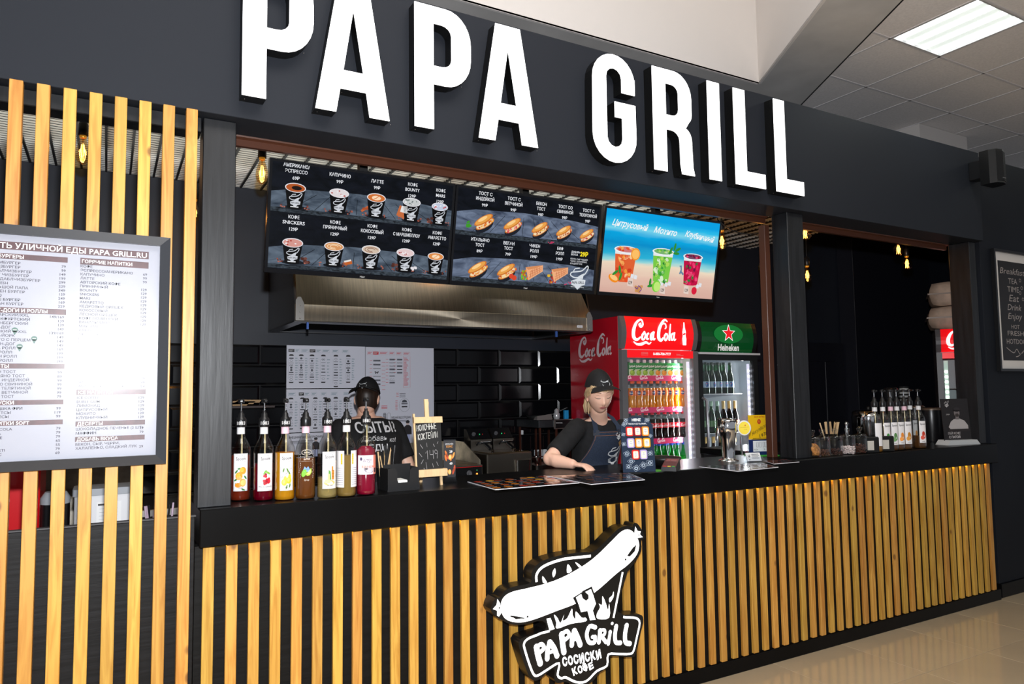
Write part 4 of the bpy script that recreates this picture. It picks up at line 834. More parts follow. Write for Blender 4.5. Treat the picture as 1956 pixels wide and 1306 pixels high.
for k, ch in enumerate('СОСИСКИ'): lt(ch, 702 + k * 43, 738 + k * 43, 1168 - k * 9, 1103 - k * 9, .2, .05)
lt('&', 848, 878, 1172, 1135, .1, .03)
for k, ch in enumerate('КОФЕ'): lt(ch, 780 + k * 41, 815 + k * 41, 1235 - k * 14, 1180 - k * 12, .3, .05)
o_ = cv.done('emblem', lg)

# ================================================================= filament lamps on black cables
BULB = fake_glass('amber_bulb_glass', (1.0, 0.80, 0.50), 0.03, 0.5, 0.04)
FIL = mat('glowing_filament', (1, 0.6, 0.2), 0.5, emit=16, ecol=(1.0, 0.45, 0.10))
BRASS = mat('brass_cap', (0.7, 0.38, 0.08), 0.3, 1.0, emit=0.25, ecol=(1, .4, .03))
def pendant(p, label, kind='st', ztop=2.985, watts=1.0, grp='filament lamps over the counter'):
    x, y, z = p   # centre of the glass
    r = root('filament_lamp', label, 'lamp', (x, y, ztop), group=grp)
    st = [(.0008, -.072), (.010, -.069), (.022, -.058), (.030, -.040), (.032, -.022), (.028, .004), (.020, .030), (.0145, .048), (.0135, .058)]
    if kind == 'globe': st = [(.0008, -.048), (.016, -.045), (.032, -.034), (.041, -.016), (.043, .002), (.038, .022), (.024, .040), (.0145, .050), (.0135, .060)]
    part('glass', MB().lathe(st, x, y, z, 18, capb=False, capt=False), BULB, r)
    part('cap', MB().lathe([(.0135, .056), (.0155, .058), (.0155, .066), (.013, .074)], x, y, z, 14), BRASS, r)
    fl_ = MB()
    for k in range(4):
        a = PI / 2 * k + .4; fl_.tube([(x + .005 * math.cos(a), y + .005 * math.sin(a), z + .026), (x + .013 * math.cos(a), y + .013 * math.sin(a), z - .034)], .0012, 5)
    part('filament', fl_, FIL, r, kind='stuff')
    part('stem', MB().lathe([(.004, -.01), (.003, .04), (.006, .056)], x, y, z, 8), BULB, r)
    part('socket', MB().lathe([(.020, .068), (.0215, .070), (.0215, .125), (.018, .132), (.006, .140), (.005, .150)], x, y, z, 16), BLKPL, r)
    part('cable', MB().tube([(x, y, z + .148), (x, y, ztop)], .0032, 6), RUBBER, r)
    l = bpy.data.lights.new('filament_light', 'POINT'); l.energy = watts; l.color = (1.0, 0.52, 0.16); l.shadow_soft_size = 0.018
    lo = bpy.data.objects.new('filament_light', l); COL.objects.link(lo); lo.location = (x, y, z - .005)
    return r
pendant(PD(158, 286, 3.45), 'filament bulb hanging behind the pine slats at the left')
pendant(PD(371, 402, 4.3), 'filament bulb mostly hidden between the last pine slat and the left post')
pendant(PD(500.5, 326, 3.72), 'teardrop filament bulb just left of the first hanging screen')
pendant(PD(861.5, 442, 4.6), 'filament bulb seen in the gap between the first and second screens')
pendant(PD(1379, 458, 5.1), 'filament bulb at the right edge of the beach drinks screen')
pendant(PD(1456, 509, 5.6), 'filament bulb on a long cable left of the middle black post')
pendant(PD(1538, 446, 5.1), 'upper filament bulb beside the middle post in the right bay', 'globe')
pendant(PD(1542, 523, 6.0), 'lower filament bulb hanging by the middle post in the right bay')
pendant(PD(1716, 477, 6.0), 'left of the two round filament bulbs deep in the dark right bay', 'globe', 3.3)
pendant(PD(1732.5, 504, 6.2), 'right, lower one of the two round filament bulbs in the dark bay', 'globe', 3.3)
# loose cable draped under the grid
ca = PD(1371, 420, 5.0); cb_ = PD(1479, 434, 5.0)
thing('loose_cable', MB().tube([(ca.x, ca.y, 2.985)] + [(PD(1371 + 12 * k, 420 + [0, 10, 18, 23, 26, 27, 26, 24, 20, 14][k], 5.0))[:] for k in range(10)] + [(cb_.x, cb_.y, 2.985)], .004, 6), RUBBER, 'loose black cable sagging under the grid ceiling right of the screens', 'cable')
# wall speaker
sp = root('wall_speaker', 'black wall loudspeaker on the upper right corner of the fascia', 'speaker', (5.63, -0.2, 3.16), rz=0)
part('bracket', MB().cbox(5.61, 5.70, -.085, -.001, 3.10, 3.24, .004), BLKPL, sp)
sc2 = [(5.60, -.085), (5.60, -.15), (5.625, -.19), (5.68, -.205), (5.74, -.19), (5.765, -.15), (5.765, -.085)]
BSP = mat('black_speaker', (.003, .003, .0035), .35)
part('cabinet', MB().prism(sc2, lambda a, b, c: (a, b, c), 3.045, 3.295), BSP, sp)
part('grille', MB().prism([(5.622, -.192), (5.68, -.209), (5.743, -.192), (5.74, -.189), (5.68, -.204), (5.625, -.189)], lambda a, b, c: (a, b, c), 3.06, 3.28), mat('grille_cloth', (.004, .004, .005), .7), sp)
part('badge', MB().box(5.665, 5.70, -.211, -.206, 3.075, 3.083), mat('silver_badge', (.4, .4, .42), .3, 1), sp)
# framed lettering poster on the right wall
fp = root('framed_poster', 'black framed chalk lettering poster on the right wall', 'picture', (6.2, 0.03, 2.17))
FX0, FX1, FZ0, FZ1 = 5.94, 6.50, 1.675, 2.625
part('frame', MB().box(FX0, FX1, .02, .049, FZ0, FZ0 + .02).box(FX0, FX1, .02, .049, FZ1 - .02, FZ1).box(FX0, FX0 + .02, .02, .049, FZ0 + .02, FZ1 - .02).box(FX1 - .02, FX1, .02, .049, FZ0 + .02, FZ1 - .02), BLKPL, fp)
part('mat_board', MB().box(FX0 + .02, FX1 - .02, .038, .048, FZ0 + .02, FZ1 - .02), mat('cream_mat', (.8, .76, .72), .7), fp)
cv = Canvas((0, .0379, 0), (1, 0, 0), (0, 0, 1), .0004); cx = (FX0 + FX1) / 2
cv.rect(FX0 + .075, FZ0 + .085, FX1 - .075, FZ1 - .085, inkc(26, 22, 22), 1); CH = inkc(170, 160, 155)
for t, z, h, wd, sh in (('Breakfast', 2.44, .05, .36, .35), ('TEA', 2.365, .045, .13, 0), ('TIME', 2.30, .045, .17, 0), ('Eat', 2.225, .055, .14, .3), ('Drink', 2.155, .05, .2, .3), ('Enjoy', 2.085, .05, .2, .3), ('HOT', 2.01, .032, .12, 0), ('FRESH', 1.955, .038, .24, 0), ('HOTDOG', 1.89, .04, .28, 0)):
    cv.text(t, cx, z, h, CH, 2, 'c', .0, width=wd, shear=sh)
cv.stroke([(cx - .15, 1.86), (cx - .05, 1.82), (cx, 1.85), (cx + .05, 1.81), (cx + .14, 1.86), (cx + .03, 1.80), (cx - .02, 1.79)], .006, CH, 2, smooth=4)
for x, z in ((cx + .11, 2.40), (cx + .13, 2.34), (cx + .1, 2.30), (cx + .14, 2.25)): cv.ring(x, z, .015, .012, .004, CH, 2)
cv.done('lettering', fp)
# ================================================================= drinks fridges
CRED = mat('cola_red', s2l(206, 16, 26), 0.25, coat=0.3); CREDS = mat('cola_red_side', s2l(178, 20, 36), 0.22, coat=0.4)
FGREY = mat('fridge_grey', (0.16, 0.155, 0.16), 0.35); FIN = mat('fridge_liner', (0.62, 0.66, 0.70), 0.4)
REDG = mat('lit_red_panel', s2l(226, 16, 22), 0.3, emit=0.75, ecol=s2l(236, 16, 24)); WG = mat('lit_white_print', (1, 1, 1), 0.4, emit=0.85)
LEDW = mat('cool_led_point', (1, 1, 1), 0.4, emit=9.0, ecol=(0.86, 0.84, 1.0)); LEDS = mat('led_channel', (0.8, 0.8, 0.9), 0.4, emit=0.9, ecol=(0.78, 0.72, 0.95))
STRIP = mat('raspberry_price_strip', s2l(196, 24, 84), 0.35, emit=0.22, ecol=s2l(200, 30, 90))
def script_cola(cv, x, y, w, m, l=3, th=1.0):
    """flowing script wordmark, x left, y baseline, w width"""
    k = w / 116.0; T = lambda P, dx=0: [(x + (a + dx) * k, y + b * k) + tuple(r) for a, b, *r in P]
    st = lambda P, t, dx=0, n=5: cv.stroke(T(P, dx), t * k * th, m, l, smooth=n)
    st([(25, 33, .5), (20, 30, .9), (24, 26, 1), (29, 31, .8), (25, 40, .6), (13, 34, 1), (5, 18, 1.5), (5, 4, 1.5), (13, -1, 1), (23, 5, .5)], 5.4)
    st([(4, -5, .5), (12, -10, 1.0), (24, -10, 1.4), (36, -6, 1.2), (44, -9, .8), (50, -5, .4)], 4.0)
    for dx, o in ((0, 'o'), (12, 'c'), (24, 'a')):
        if o == 'o': st([(32, 14, 1), (27, 8, 1.2), (27, 0, 1), (32, 1, .9), (35, 8, 1), (33, 15, .9), (31, 14, .8)], 4.2, 0)
        elif o == 'c': st([(34, 13, .8), (29, 10, 1.1), (28, 1, 1), (33, 2, .6)], 4.2, 11)
        else: st([(35, 15, 1), (29, 10, 1.2), (28, 1, 1.1), (32, 1, .8), (36, 9, .7)], 4.2, 21); st([(37, 17, 1), (34, 5, 1.2), (36, 0, .9), (40, 3, .5)], 4.2, 21)
    st([(95, 38, .4), (88, 42, .8), (80, 36, 1), (72, 22, 1.4), (70, 5, 1.5), (76, -1, 1.1), (83, 5, .6)], 5.4)
    st([(76, 24, .5), (80, 33, .9), (88, 34, 1), (91, 27, .9), (87, 23, .6)], 3.4)
    st([(91, 14, 1), (86, 8, 1.1), (87, 0, 1), (91, 1, .9), (94, 8, 1), (92, 14, .9)], 4.0)
    st([(103, 34, .7), (100, 14, 1.2), (98, 1, 1), (101, 1, .6)], 4.0); st([(111, 15, .9), (105, 11, 1.1), (104, 2, 1), (108, 1, .8), (112, 8, .6)], 4.0); st([(114, 17, .9), (111, 5, 1.1), (113, 0, .8), (117, 3, .4)], 4.0)
def fridge(name, label, x0, x1, y0, y1, H, side, header_m, hz, has_led_right=True, strips=None, shelves=(), frame=FGREY):
    r = root(name, label, 'fridge', ((x0 + x1) / 2, (y0 + y1) / 2, 0))
    t = .035
    part('side_wall', MB().cbox(x0, x0 + t, y0 + .05, y1, 0.0, H, .004), side, r)
    part('side_wall', MB().cbox(x1 - t, x1, y0 + .05, y1, 0.0, H, .004), side, r)
    part('back_wall', MB().box(x0 + t, x1 - t, y1 - .04, y1, 0.05, H - .02), FIN, r)
    part('top_wall', MB().box(x0 + t, x1 - t, y0 + .05, y1, H - .03, H), FGREY, r)
    part('base', MB().box(x0 + t, x1 - t, y0 + .05, y1, 0.0, .25), FGREY, r)
    part('liner', MB().box(x0 + t, x0 + t + .004, y0 + .06, y1 - .04, .25, hz).box(x1 - t - .004, x1 - t, y0 + .06, y1 - .04, .25, hz).box(x0 + t, x1 - t, y0 + .06, y1 - .04, hz, hz + .01), FIN, r, kind='stuff')
    # curved header
    n = 6; pr = [(y0 + .048, hz + .005)] + [(y0 + .03 - .028 * math.sin(PI * k / n), hz + .005 + (H - hz - .005) * k / n) for k in range(n + 1)] + [(y0 + .048, H)]
    part('header', MB().prism(pr, lambda a, b, c: (c, a, b), x0 + .045, x1 - .045), header_m, r)
    for a, b in ((x0, x0 + .044), (x1 - .044, x1)): part('header_end', MB().prism(pr, lambda p, q_, c: (c, p, q_), a, b), frame, r)
    # door frame and glass
    dz0, dz1, fw = .30, hz - .004, .05
    dm = MB(); dm.box(x0, x0 + fw, y0 + .01, y0 + .048, dz0, dz1).box(x1 - fw, x1, y0 + .01, y0 + .048, dz0, dz1).box(x0 + fw, x1 - fw, y0 + .01, y0 + .048, dz0, dz0 + .05)
    dr = part('door', dm, frame, r)
    part('door_rail', MB().box(x0 + fw, x1 - fw, y0 + .01, y0 + .048, dz1 - .055, dz1), header_m if header_m is REDG else frame, dr)
    part('pane', MB().box(x0 + fw, x1 - fw, y0 + .028, y0 + .032, dz0 + .05, dz1 - .055), PANE, dr)
    for z in shelves:
        s_ = part('shelf', MB().box(x0 + t + .01, x1 - t - .03, y0 + .12, y1 - .06, z - .006, z), WHT if strips else mat('wire_shelf', (.5, .52, .55), .4), r)
        if strips:
            part('price_strip', MB().box(x0 + t + .01, x1 - t - .05, y0 + .112, y0 + .12, z - .037, z + .004), STRIP, s_)
            cv = Canvas((x0 + t + .01, y0 + .1115, z - .026), (1, 0, 0), (0, 0, 1), .0003)
            for k in range(4): script_cola(cv, .045 + k * .155, .006, .075, mat('strip_print', (.9, .75, .8), .4, emit=.25), 1)
            cv.done('strip_print', s_)
    if has_led_right:
        xe = x1 - fw - .026
        part('led_channel', MB().box(xe, xe + .022, y0 + .052, y0 + .06, dz0 + .06, dz1 - .08), LEDS, r)
        lm = MB(); z = dz0 + .1
        while z < dz1 - .12: lm.rbox(xe + .004, xe + .018, y0 + .049, y0 + .052, z, z + .018, .006, 'y', 2); z += .045
        part('led_point', lm, LEDW, r, kind='stuff')
        lamp('fridge_led', 'AREA', (xe - .01, y0 + .09, 1.3), 6.5, (0.9, 0.92, 1.0), .02, (math.radians(90), 0, math.radians(62)), 1.4)
    return r
FY0, FY1 = 1.20, 1.88; FH = 2.11
rc = fridge('drinks_fridge', 'tall red fridge with lit script header and rows of soft drinks, behind the cashier', 3.245, 3.985, FY0, FY1, FH, CREDS, REDG, 1.865, True, True, (1.672, 1.432, 1.195, .955))
cv = Canvas((3.245 + .06, FY0 + .0015, 1.855), (1, 0, 0), (0, 0, 1), .0006); script_cola(cv, .03, .085, .42, WG, 1, 1.05)
cv.poly([(.52, .05), (.555, .05), (.558, .10), (.552, .125), (.556, .15), (.546, .185), (.543, .225), (.532, .225), (.529, .185), (.519, .15), (.523, .125), (.517, .10)], WG, 1); cv.stroke([(.525, .13), (.55, .14)], .012, REDG, 2); cv.done('header_logo', rc)
cv = Canvas((3.245 + .06, FY0 + .0095, 1.808), (1, 0, 0), (0, 0, 1), .0004); cv.text('8-800-700-7777', .32, .018, .019, WG, 1, 'c', .025)
for k in range(3): cv.rect(.12, .016 + k * .009, .185, .019 + k * .009, mat('pale_red', (.8, .4, .4), .4), 1); 
cv.rect(.46, .016, .53, .019, mat('pale_red'), 1); cv.rect(.46, .026, .50, .029, mat('pale_red'), 1); cv.done('phone_line', rc)
cv = Canvas((3.2448, FY1 - .06, 1.60), (0, -1, 0), (0, 0, 1), .0008); script_cola(cv, .06, .235, .43, mat('side_white_print', (.75, .6, .62), .4), 1, 1.0); cv.done('side_logo', rc)
HG = mat('dark_green_panel', s2l(10, 60, 34), 0.2, emit=0.10, ecol=s2l(20, 150, 60), coat=.3)
rh = fridge('beer_fridge', 'black framed fridge with a green header and red star, right of the red fridge', 4.00, 4.66, FY0 + .02, FY1, 2.10, mat('fridge_black', (.012, .012, .012), .3), HG, 1.855, True, None, (1.53, 1.215, .93), frame=mat('fridge_black'))
cv = Canvas((4.05, FY0 + .0185, 1.855), (1, 0, 0), (0, 0, 1), .0006)
star = lambda cx, cy, r1, r2: [(cx + (r1 if k % 2 == 0 else r2) * math.sin(PI * k / 5), cy + (r1 if k % 2 == 0 else r2) * math.cos(PI * k / 5)) for k in range(10)]
cv.ell(.28, .15, .16, .075, mat('green_glow', s2l(16, 110, 50), .4, emit=.25, ecol=s2l(20, 170, 70)), 1, 24)
cv.poly(star(.28, .155, .075, .031), WG, 2); cv.poly(star(.28, .155, .064, .026), mat('star_red', s2l(220, 20, 30), .4, emit=.7, ecol=s2l(230, 24, 34)), 3); cv.text('Heineken', .27, .018, .052, mat('header_white', (.8, .82, .8), .4, emit=.4), 2, 'c', .03, sx=.85, shear=.12); cv.done('header_logo', rh)
part('handle', MB().tube([(4.03, FY0 + .02, 1.50), (4.03, FY0 - .02, 1.48), (4.03, FY0 - .03, 1.2), (4.03, FY0 - .02, .92), (4.03, FY0 + .02, .90)], .011, 8), mat('grey_handle', (.3, .3, .32), .3, .8), rh)
part('white_ledge', MB().box(4.0, 4.66, FY0 + .0, FY0 + .02, 1.84, 1.855), WHT, rh)
R3LATE = 1
r3 = fridge('drinks_fridge', 'third fridge with a lit red header, partly hidden behind the right end post', 6.80, 7.40, 1.0, 1.6, 2.13, FGREY, REDG, 1.90, False, None, (1.55, 1.2, .9))
cv = Canvas((6.86, 1.0015, 1.90), (1, 0, 0), (0, 0, 1), .0006); script_cola(cv, .03, .07, .40, WG, 1, 1.15); cv.done('header_logo', r3)
r3.rotation_euler = (0, 0, math.radians(-57))
fc = PD(1790, 700, 7.1); fa = math.radians(-57); r3.location = (fc.x + .30 * math.cos(fa) - .30 * math.sin(fa), fc.y + .30 * math.sin(fa) + .30 * math.cos(fa), 0); F3 = r3.location.copy()
def near(name, mb, m, kind=None):   # mesh given in the unrotated frame of the fridge
    mb.xform(Matrix.Translation((-7.1, -1.3, 0))); local(name, mb, m, r3, kind=kind)
lm = MB(); z = .5
while z < 1.75: lm.rbox(6.865, 6.89, 1.046, 1.05, z, z + .022, .008, 'y', 2); z += .05
near('led_point', lm, mat('warm_white_led', (1, 1, 1), .4, emit=7, ecol=(.9, 1, .8)), 'stuff')
near('led_channel', MB().box(6.86, 6.895, 1.051, 1.056, .4, 1.82), mat('pale_green_channel', (.7, .8, .75), .4, emit=.5, ecol=(.5, .7, .6)))
# ---- bottles : one builder, copies per row
def liquid(name, c=None, a=0.72):
    """coloured drink: absorbs strongly, still lets light through"""
    if name in MATS: return MATS[name]
    m = bpy.data.materials.new(name); m.use_nodes = True; nt = m.node_tree; N = nt.nodes; L = nt.links; b = N['Principled BSDF']
    b.inputs['Base Color'].default_value = tuple(c) + (1,); b.inputs['Roughness'].default_value = .12
    t = N.new('ShaderNodeBsdfTransparent'); t.inputs[0].default_value = tuple(min(1, x * 1.5 + .02) for x in c) + (1,)
    mx = N.new('ShaderNodeMixShader'); mx.inputs[0].default_value = a; out = [x for x in N if x.type == 'OUTPUT_MATERIAL'][0]
    L.new(t.outputs[0], mx.inputs[1]); L.new(b.outputs[0], mx.inputs[2]); L.new(mx.outputs[0], out.inputs[0]); MATS[name] = m; return m
def soda(name, label, cat, group, prof, liqm, lab_m, cap_m, lab_z, fill, print_fn=None, glass=PANE, capz=None):
    r = root(name, label, cat, (0, 0, 0), 0, group); H = prof[-1][1]
    local('shell', MB().lathe(prof, seg=14), glass, r)
    inner = [(max(.001, a - .0015), b + (.001 if k == 0 else 0)) for k, (a, b) in enumerate(prof) if b <= fill]; inner.append((inner[-1][0], fill))
    local('drink', MB().lathe(inner, seg=14), liqm, r)
    if lab_m:
        z0, z1 = lab_z; lp = [(z0, None)] + [(b, a) for a, b in prof if z0 < b < z1] + [(z1, None)]
        def rad(z):
            for (a0, b0), (a1, b1) in zip(prof, prof[1:]):
                if b0 <= z <= b1: return a0 + (a1 - a0) * (z - b0) / max(1e-6, b1 - b0)
            return prof[-1][0]
        lo = local('label', MB().lathe([(rad(z) + .0008, z) for z, _ in lp], seg=14, capb=False, capt=False), lab_m, r)
        if print_fn:
            cv = Canvas((0, -rad((z0 + z1) / 2) - .0012, (z0 + z1) / 2), (1, 0, 0), (0, 0, 1), .0003); cv.wrap = rad((z0 + z1) / 2) + .001; print_fn(cv); cv.done('label_print', lo, world=False)
    cz = capz if capz is not None else H - .016
    local('cap', MB().lathe([(prof[-1][0] + .002, cz), (prof[-1][0] + .002, H + .003), (prof[-1][0] - .002, H + .005)], seg=12), cap_m, r)
    return r
ORD = 'first second third fourth fifth sixth seventh eighth ninth'.split()
def row(proto, pts, first=True, labels=None):
    out = []
    for k, p in enumerate(pts):
        o = proto if (k == 0 and first) else copytree(proto)
        o.location = p; o.rotation_euler = (0, 0, random.uniform(-.5, .5) - .45); out.append(o)
        if labels: o['label'] = '%s %s from the left%s' % (ORD[k], labels[0], labels[1])
    return out
pet = [(.026, 0), (.031, .008), (.032, .03), (.028, .06), (.031, .085), (.0315, .12), (.0315, .145), (.026, .170), (.016, .195), (.0125, .205), (.0125, .225)]
pet = [(a, b * .885) for a, b in pet]
wave = [(.026, 0), (.031, .01), (.0315, .035), (.0265, .065), (.0305, .1), (.0315, .135), (.0305, .15), (.024, .175), (.015, .197), (.0125, .206), (.0125, .226)]
wave = [(a, b * .885) for a, b in wave]
fant = soda('orange_soda_bottle', 'plastic bottle of orange soda on the second shelf of the red fridge', 'bottle', 'orange sodas on the second shelf', wave, liquid('orange_soda', s2l(250, 150, 10), .8), mat('orange_label', s2l(240, 110, 30), .4), mat('orange_cap', s2l(250, 96, 20), .35), (.093, .133), .15,
            lambda cv: (cv.ell(0, 0, .014, .016, inkc(40, 60, 110), 1), cv.text('Fanta', 0, -.004, .009, inkc(240, 240, 240), 2, 'c', .04, width=.026)))
x0s = [3.452 + k * .0622 for k in range(9)]
row(fant, [(x, 1.36, 1.432) for x in x0s], labels=('orange soda bottle', ' in the front row of the second fridge shelf')); row(fant, [(x, 1.43, 1.432) for x in x0s], False, ('orange soda bottle', ' in the rear row of the second fridge shelf'))
cola = soda('cola_bottle', 'plastic bottle of dark cola on the third shelf of the red fridge', 'bottle', 'colas on the third shelf', pet, liquid('cola', (.012, .004, .003), .93), mat('red_label', s2l(214, 14, 34), .35), mat('red_cap', s2l(220, 20, 44), .35), (.082, .12), .148,
            lambda cv: script_cola(cv, -.026, -.008, .052, inkc(240, 230, 230), 1, 1.2))
row(cola, [(x, 1.36, 1.195) for x in x0s], labels=('dark cola bottle', ' in the front row of the third fridge shelf')); row(cola, [(x, 1.43, 1.195) for x in x0s], False, ('dark cola bottle', ' in the rear row of the third fridge shelf'))
spr = [(.026, 0), (.03, .008), (.0305, .05), (.029, .08), (.027, .10), (.018, .14), (.0125, .165), (.0120, .20)]
spri = soda('green_soda_bottle', 'green soda bottle with a blue cap on the lowest visible shelf', 'bottle', 'green sodas on the fourth shelf', spr, liquid('lemon_soda', s2l(60, 190, 90), .5), mat('blue_label', s2l(30, 70, 150), .4), mat('blue_cap', s2l(20, 90, 200), .35), (.012, .05), .10, glass=fake_glass('green_glass', (.25, .85, .4), .03, .4, .03),
            print_fn=lambda cv: (cv.poly([(-.02, -.012), (.02, -.014), (.02, .0), (-.005, .004)], inkc(240, 240, 240), 1), cv.ell(.008, .004, .005, .005, inkc(240, 220, 40), 2)))
row(spri, [(x, 1.36, .955) for x in x0s], labels=('green soda bottle', ' in the front row of the fourth fridge shelf')); row(spri, [(x + .02, 1.43, .955) for x in x0s[:-1]], False, ('green soda bottle', ' in the rear row of the fourth fridge shelf'))
# juice cartons
def carton(name, label, group, fruit, leafc):
    r = root(name, label, 'carton', (0, 0, 0), 0, group); w = .027
    local('body', MB().hexa([(-w, -w, 0), (w, -w, 0), (w, w, 0), (-w, w, 0), (-w, -w, .100), (w, -w, .100), (w, w, .111), (-w, w, .111)]), mat('carton_green', s2l(50, 150, 70), .35), r)
    local('cap', MB().lathe([(.0135, .099), (.0135, .122), (.011, .125)], 0, -.008, 0, 12), WHT, r)
    cv = Canvas((-w, -w - .0003, 0), (1, 0, 0), (0, 0, 1), .0003); cv.rect(0, 0, 2 * w, .052, inkc(210, 226, 190), 1); cv.ell(w, .026, .020, .021, inkc(*fruit), 2); cv.ell(w - .006, .032, .01, .012, inkc(*[min(255, c + 26) for c in fruit]), 3); cv.ell(w + .012, .047, .012, .005, inkc(*leafc), 4, rot=.6)
    cv.text('Добрый', w, .068, .014, inkc(240, 246, 240), 2, 'c', .04, width=.046, rot=.05); cv.done('front_print', r, world=False); return r
ca = carton('juice_carton', 'small green juice carton with a green apple picture on the top shelf', 'apple juice cartons', (150, 190, 50), (60, 130, 40)); cb2 = carton('juice_carton', 'small green juice carton with an orange picture on the top shelf', 'orange juice cartons', (240, 150, 40), (60, 130, 40))
for o, xs in ((ca, x0s[:4]), (cb2, x0s[4:])):
    for k, x in enumerate(xs):
        c_ = o if k == 0 else copytree(o); c_.location = (x, 1.365, 1.672); c_.rotation_euler = (0, 0, -.35); c_['label'] = '%s green juice carton with %s picture from the left on the top shelf' % (ORD[k], 'an apple' if o is ca else 'an orange')
# beer bottles
beer = [(.028, 0), (.0305, .006), (.0305, .12), (.027, .15), (.016, .18), (.0135, .20), (.0125, .245), (.0125, .25)]
GG = fake_glass('dark_green_glass', (.10, .42, .16), .03, .45, .04); BG_ = fake_glass('brown_glass', (.22, .07, .02), .03, .45, .04)
b1 = soda('beer_bottle', 'green beer bottle with a white and blue label on the top beer shelf', 'bottle', 'green beers on the top shelf', beer, liquid('green_beer', (.01, .05, .015), .9), mat('beer_label_white', s2l(150, 170, 190), .4), mat('dark_cap', s2l(30, 50, 34), .4), (.05, .10), .19, glass=GG, print_fn=lambda cv: (cv.ell(0, 0, .014, .02, inkc(24, 80, 150), 1), cv.poly(star(0, .008, .006, .0025), inkc(220, 30, 40), 2)))
row(b1, [(4.215 + k * .068, 1.37, 1.53) for k in range(5)], labels=('green beer bottle', ' in the front row of the top beer shelf')); row(b1, [(4.255 + k * .07, 1.45, 1.53) for k in range(4)], False, ('green beer bottle', ' in the rear row of the top beer shelf'))
b2 = soda('beer_bottle', 'dark beer bottle with gold foil neck on the middle beer shelf', 'bottle', 'gold foil beers on the middle shelf', beer, liquid('dark_beer', (.02, .005, .002), .93), mat('beer_label_red', s2l(150, 30, 40), .4), mat('gold_foil', s2l(206, 170, 110), .35, .3), (.05, .10), .18, glass=BG_, capz=.19, print_fn=lambda cv: (cv.rect(-.025, .01, .025, .02, inkc(220, 200, 150), 1), cv.ell(0, -.005, .012, .012, inkc(220, 200, 150), 1)))
row(b2, [(4.40 + k * .066, 1.37, 1.215) for k in range(3)], labels=('gold foil beer bottle', ' on the middle beer shelf'))
b3 = soda('beer_bottle', 'green beer bottle with a silver neck on the middle beer shelf', 'bottle', 'silver neck beers on the middle shelf', beer, liquid('green_beer'), mat('beer_label_green', s2l(70, 110, 60), .4), mat('silver_foil', s2l(150, 180, 160), .35, .3), (.05, .10), .18, glass=GG, capz=.215)
row(b3, [(4.20 + k * .066, 1.37, 1.215) for k in range(3)], labels=('silver necked green beer bottle', ' on the middle beer shelf'))
b4 = soda('beer_bottle', 'dark bottle with a gold neck and slanted pale label on the low beer shelf', 'bottle', 'gold neck bottles on the low shelf', beer, liquid('dark_beer'), mat('dark_label', s2l(20, 30, 26), .4), mat('gold_foil'), (.05, .11), .18, glass=BG_, capz=.205, print_fn=lambda cv: cv.poly([(-.02, -.02), (.02, -.002), (.02, .018), (-.02, 0)], inkc(220, 220, 215), 1))
row(b4, [(4.20 + k * .078, 1.37, .93) for k in range(5)], labels=('gold necked bottle', ' on the lowest beer shelf'))
# paper wrapped packages on the far fridge
KRAFT = mat('pale_wrapping_paper', (.62, .47, .36), .6, noise=(9, .25), bump=1.0)
def pack(x0, x1, y0, y1, z0, z1, lab, seed):
    rn = random.Random(seed); bm = bmesh.new(); bmesh.ops.create_cube(bm, size=1); bmesh.ops.subdivide_edges(bm, edges=bm.edges[:], cuts=5, use_grid_fill=True)
    for v in bm.verts:
        c = v.co; k = 1 - .10 * abs(c.z * 2) ** 3 - .06 * (abs(c.x * 2) ** 4)
        v.co = Vector(((x0 + x1) / 2 + c.x * (x1 - x0) * k + rn.uniform(-.006, .006), (y0 + y1) / 2 + c.y * (y1 - y0) * k + rn.uniform(-.006, .006), (z0 + z1) / 2 + c.z * (z1 - z0) * (1 - .12 * abs(c.x * 2) ** 4) + rn.uniform(-.005, .005)))
    m = MB(); bm.verts.index_update(); m.add([v.co[:] for v in bm.verts], [[v.index for v in f.verts] for f in bm.faces], 0, True); bm.free()
    r = root('wrapped_package', lab, 'package', (F3.x, F3.y, 2.131 + .236 * (seed - 1)), math.radians(-57)); m.xform(Matrix.Translation((-.34, 0, .008))); local('wrapping', m, KRAFT, r)
    ym = (z0 + z1) / 2; local('tape', MB().box(x0 - .344, x1 - .336, y0 - .006, y1, ym + .002, ym + .016), mat('clear_tape', (.42, .34, .28), .25), r)
pack(-.02, .52, -.22, .22, 0, .225, 'lower of two pale paper wrapped packages on the far fridge', 1)
pack(.0, .50, -.20, .20, 0, .235, 'upper pale paper wrapped package on the stack over the far fridge', 2)
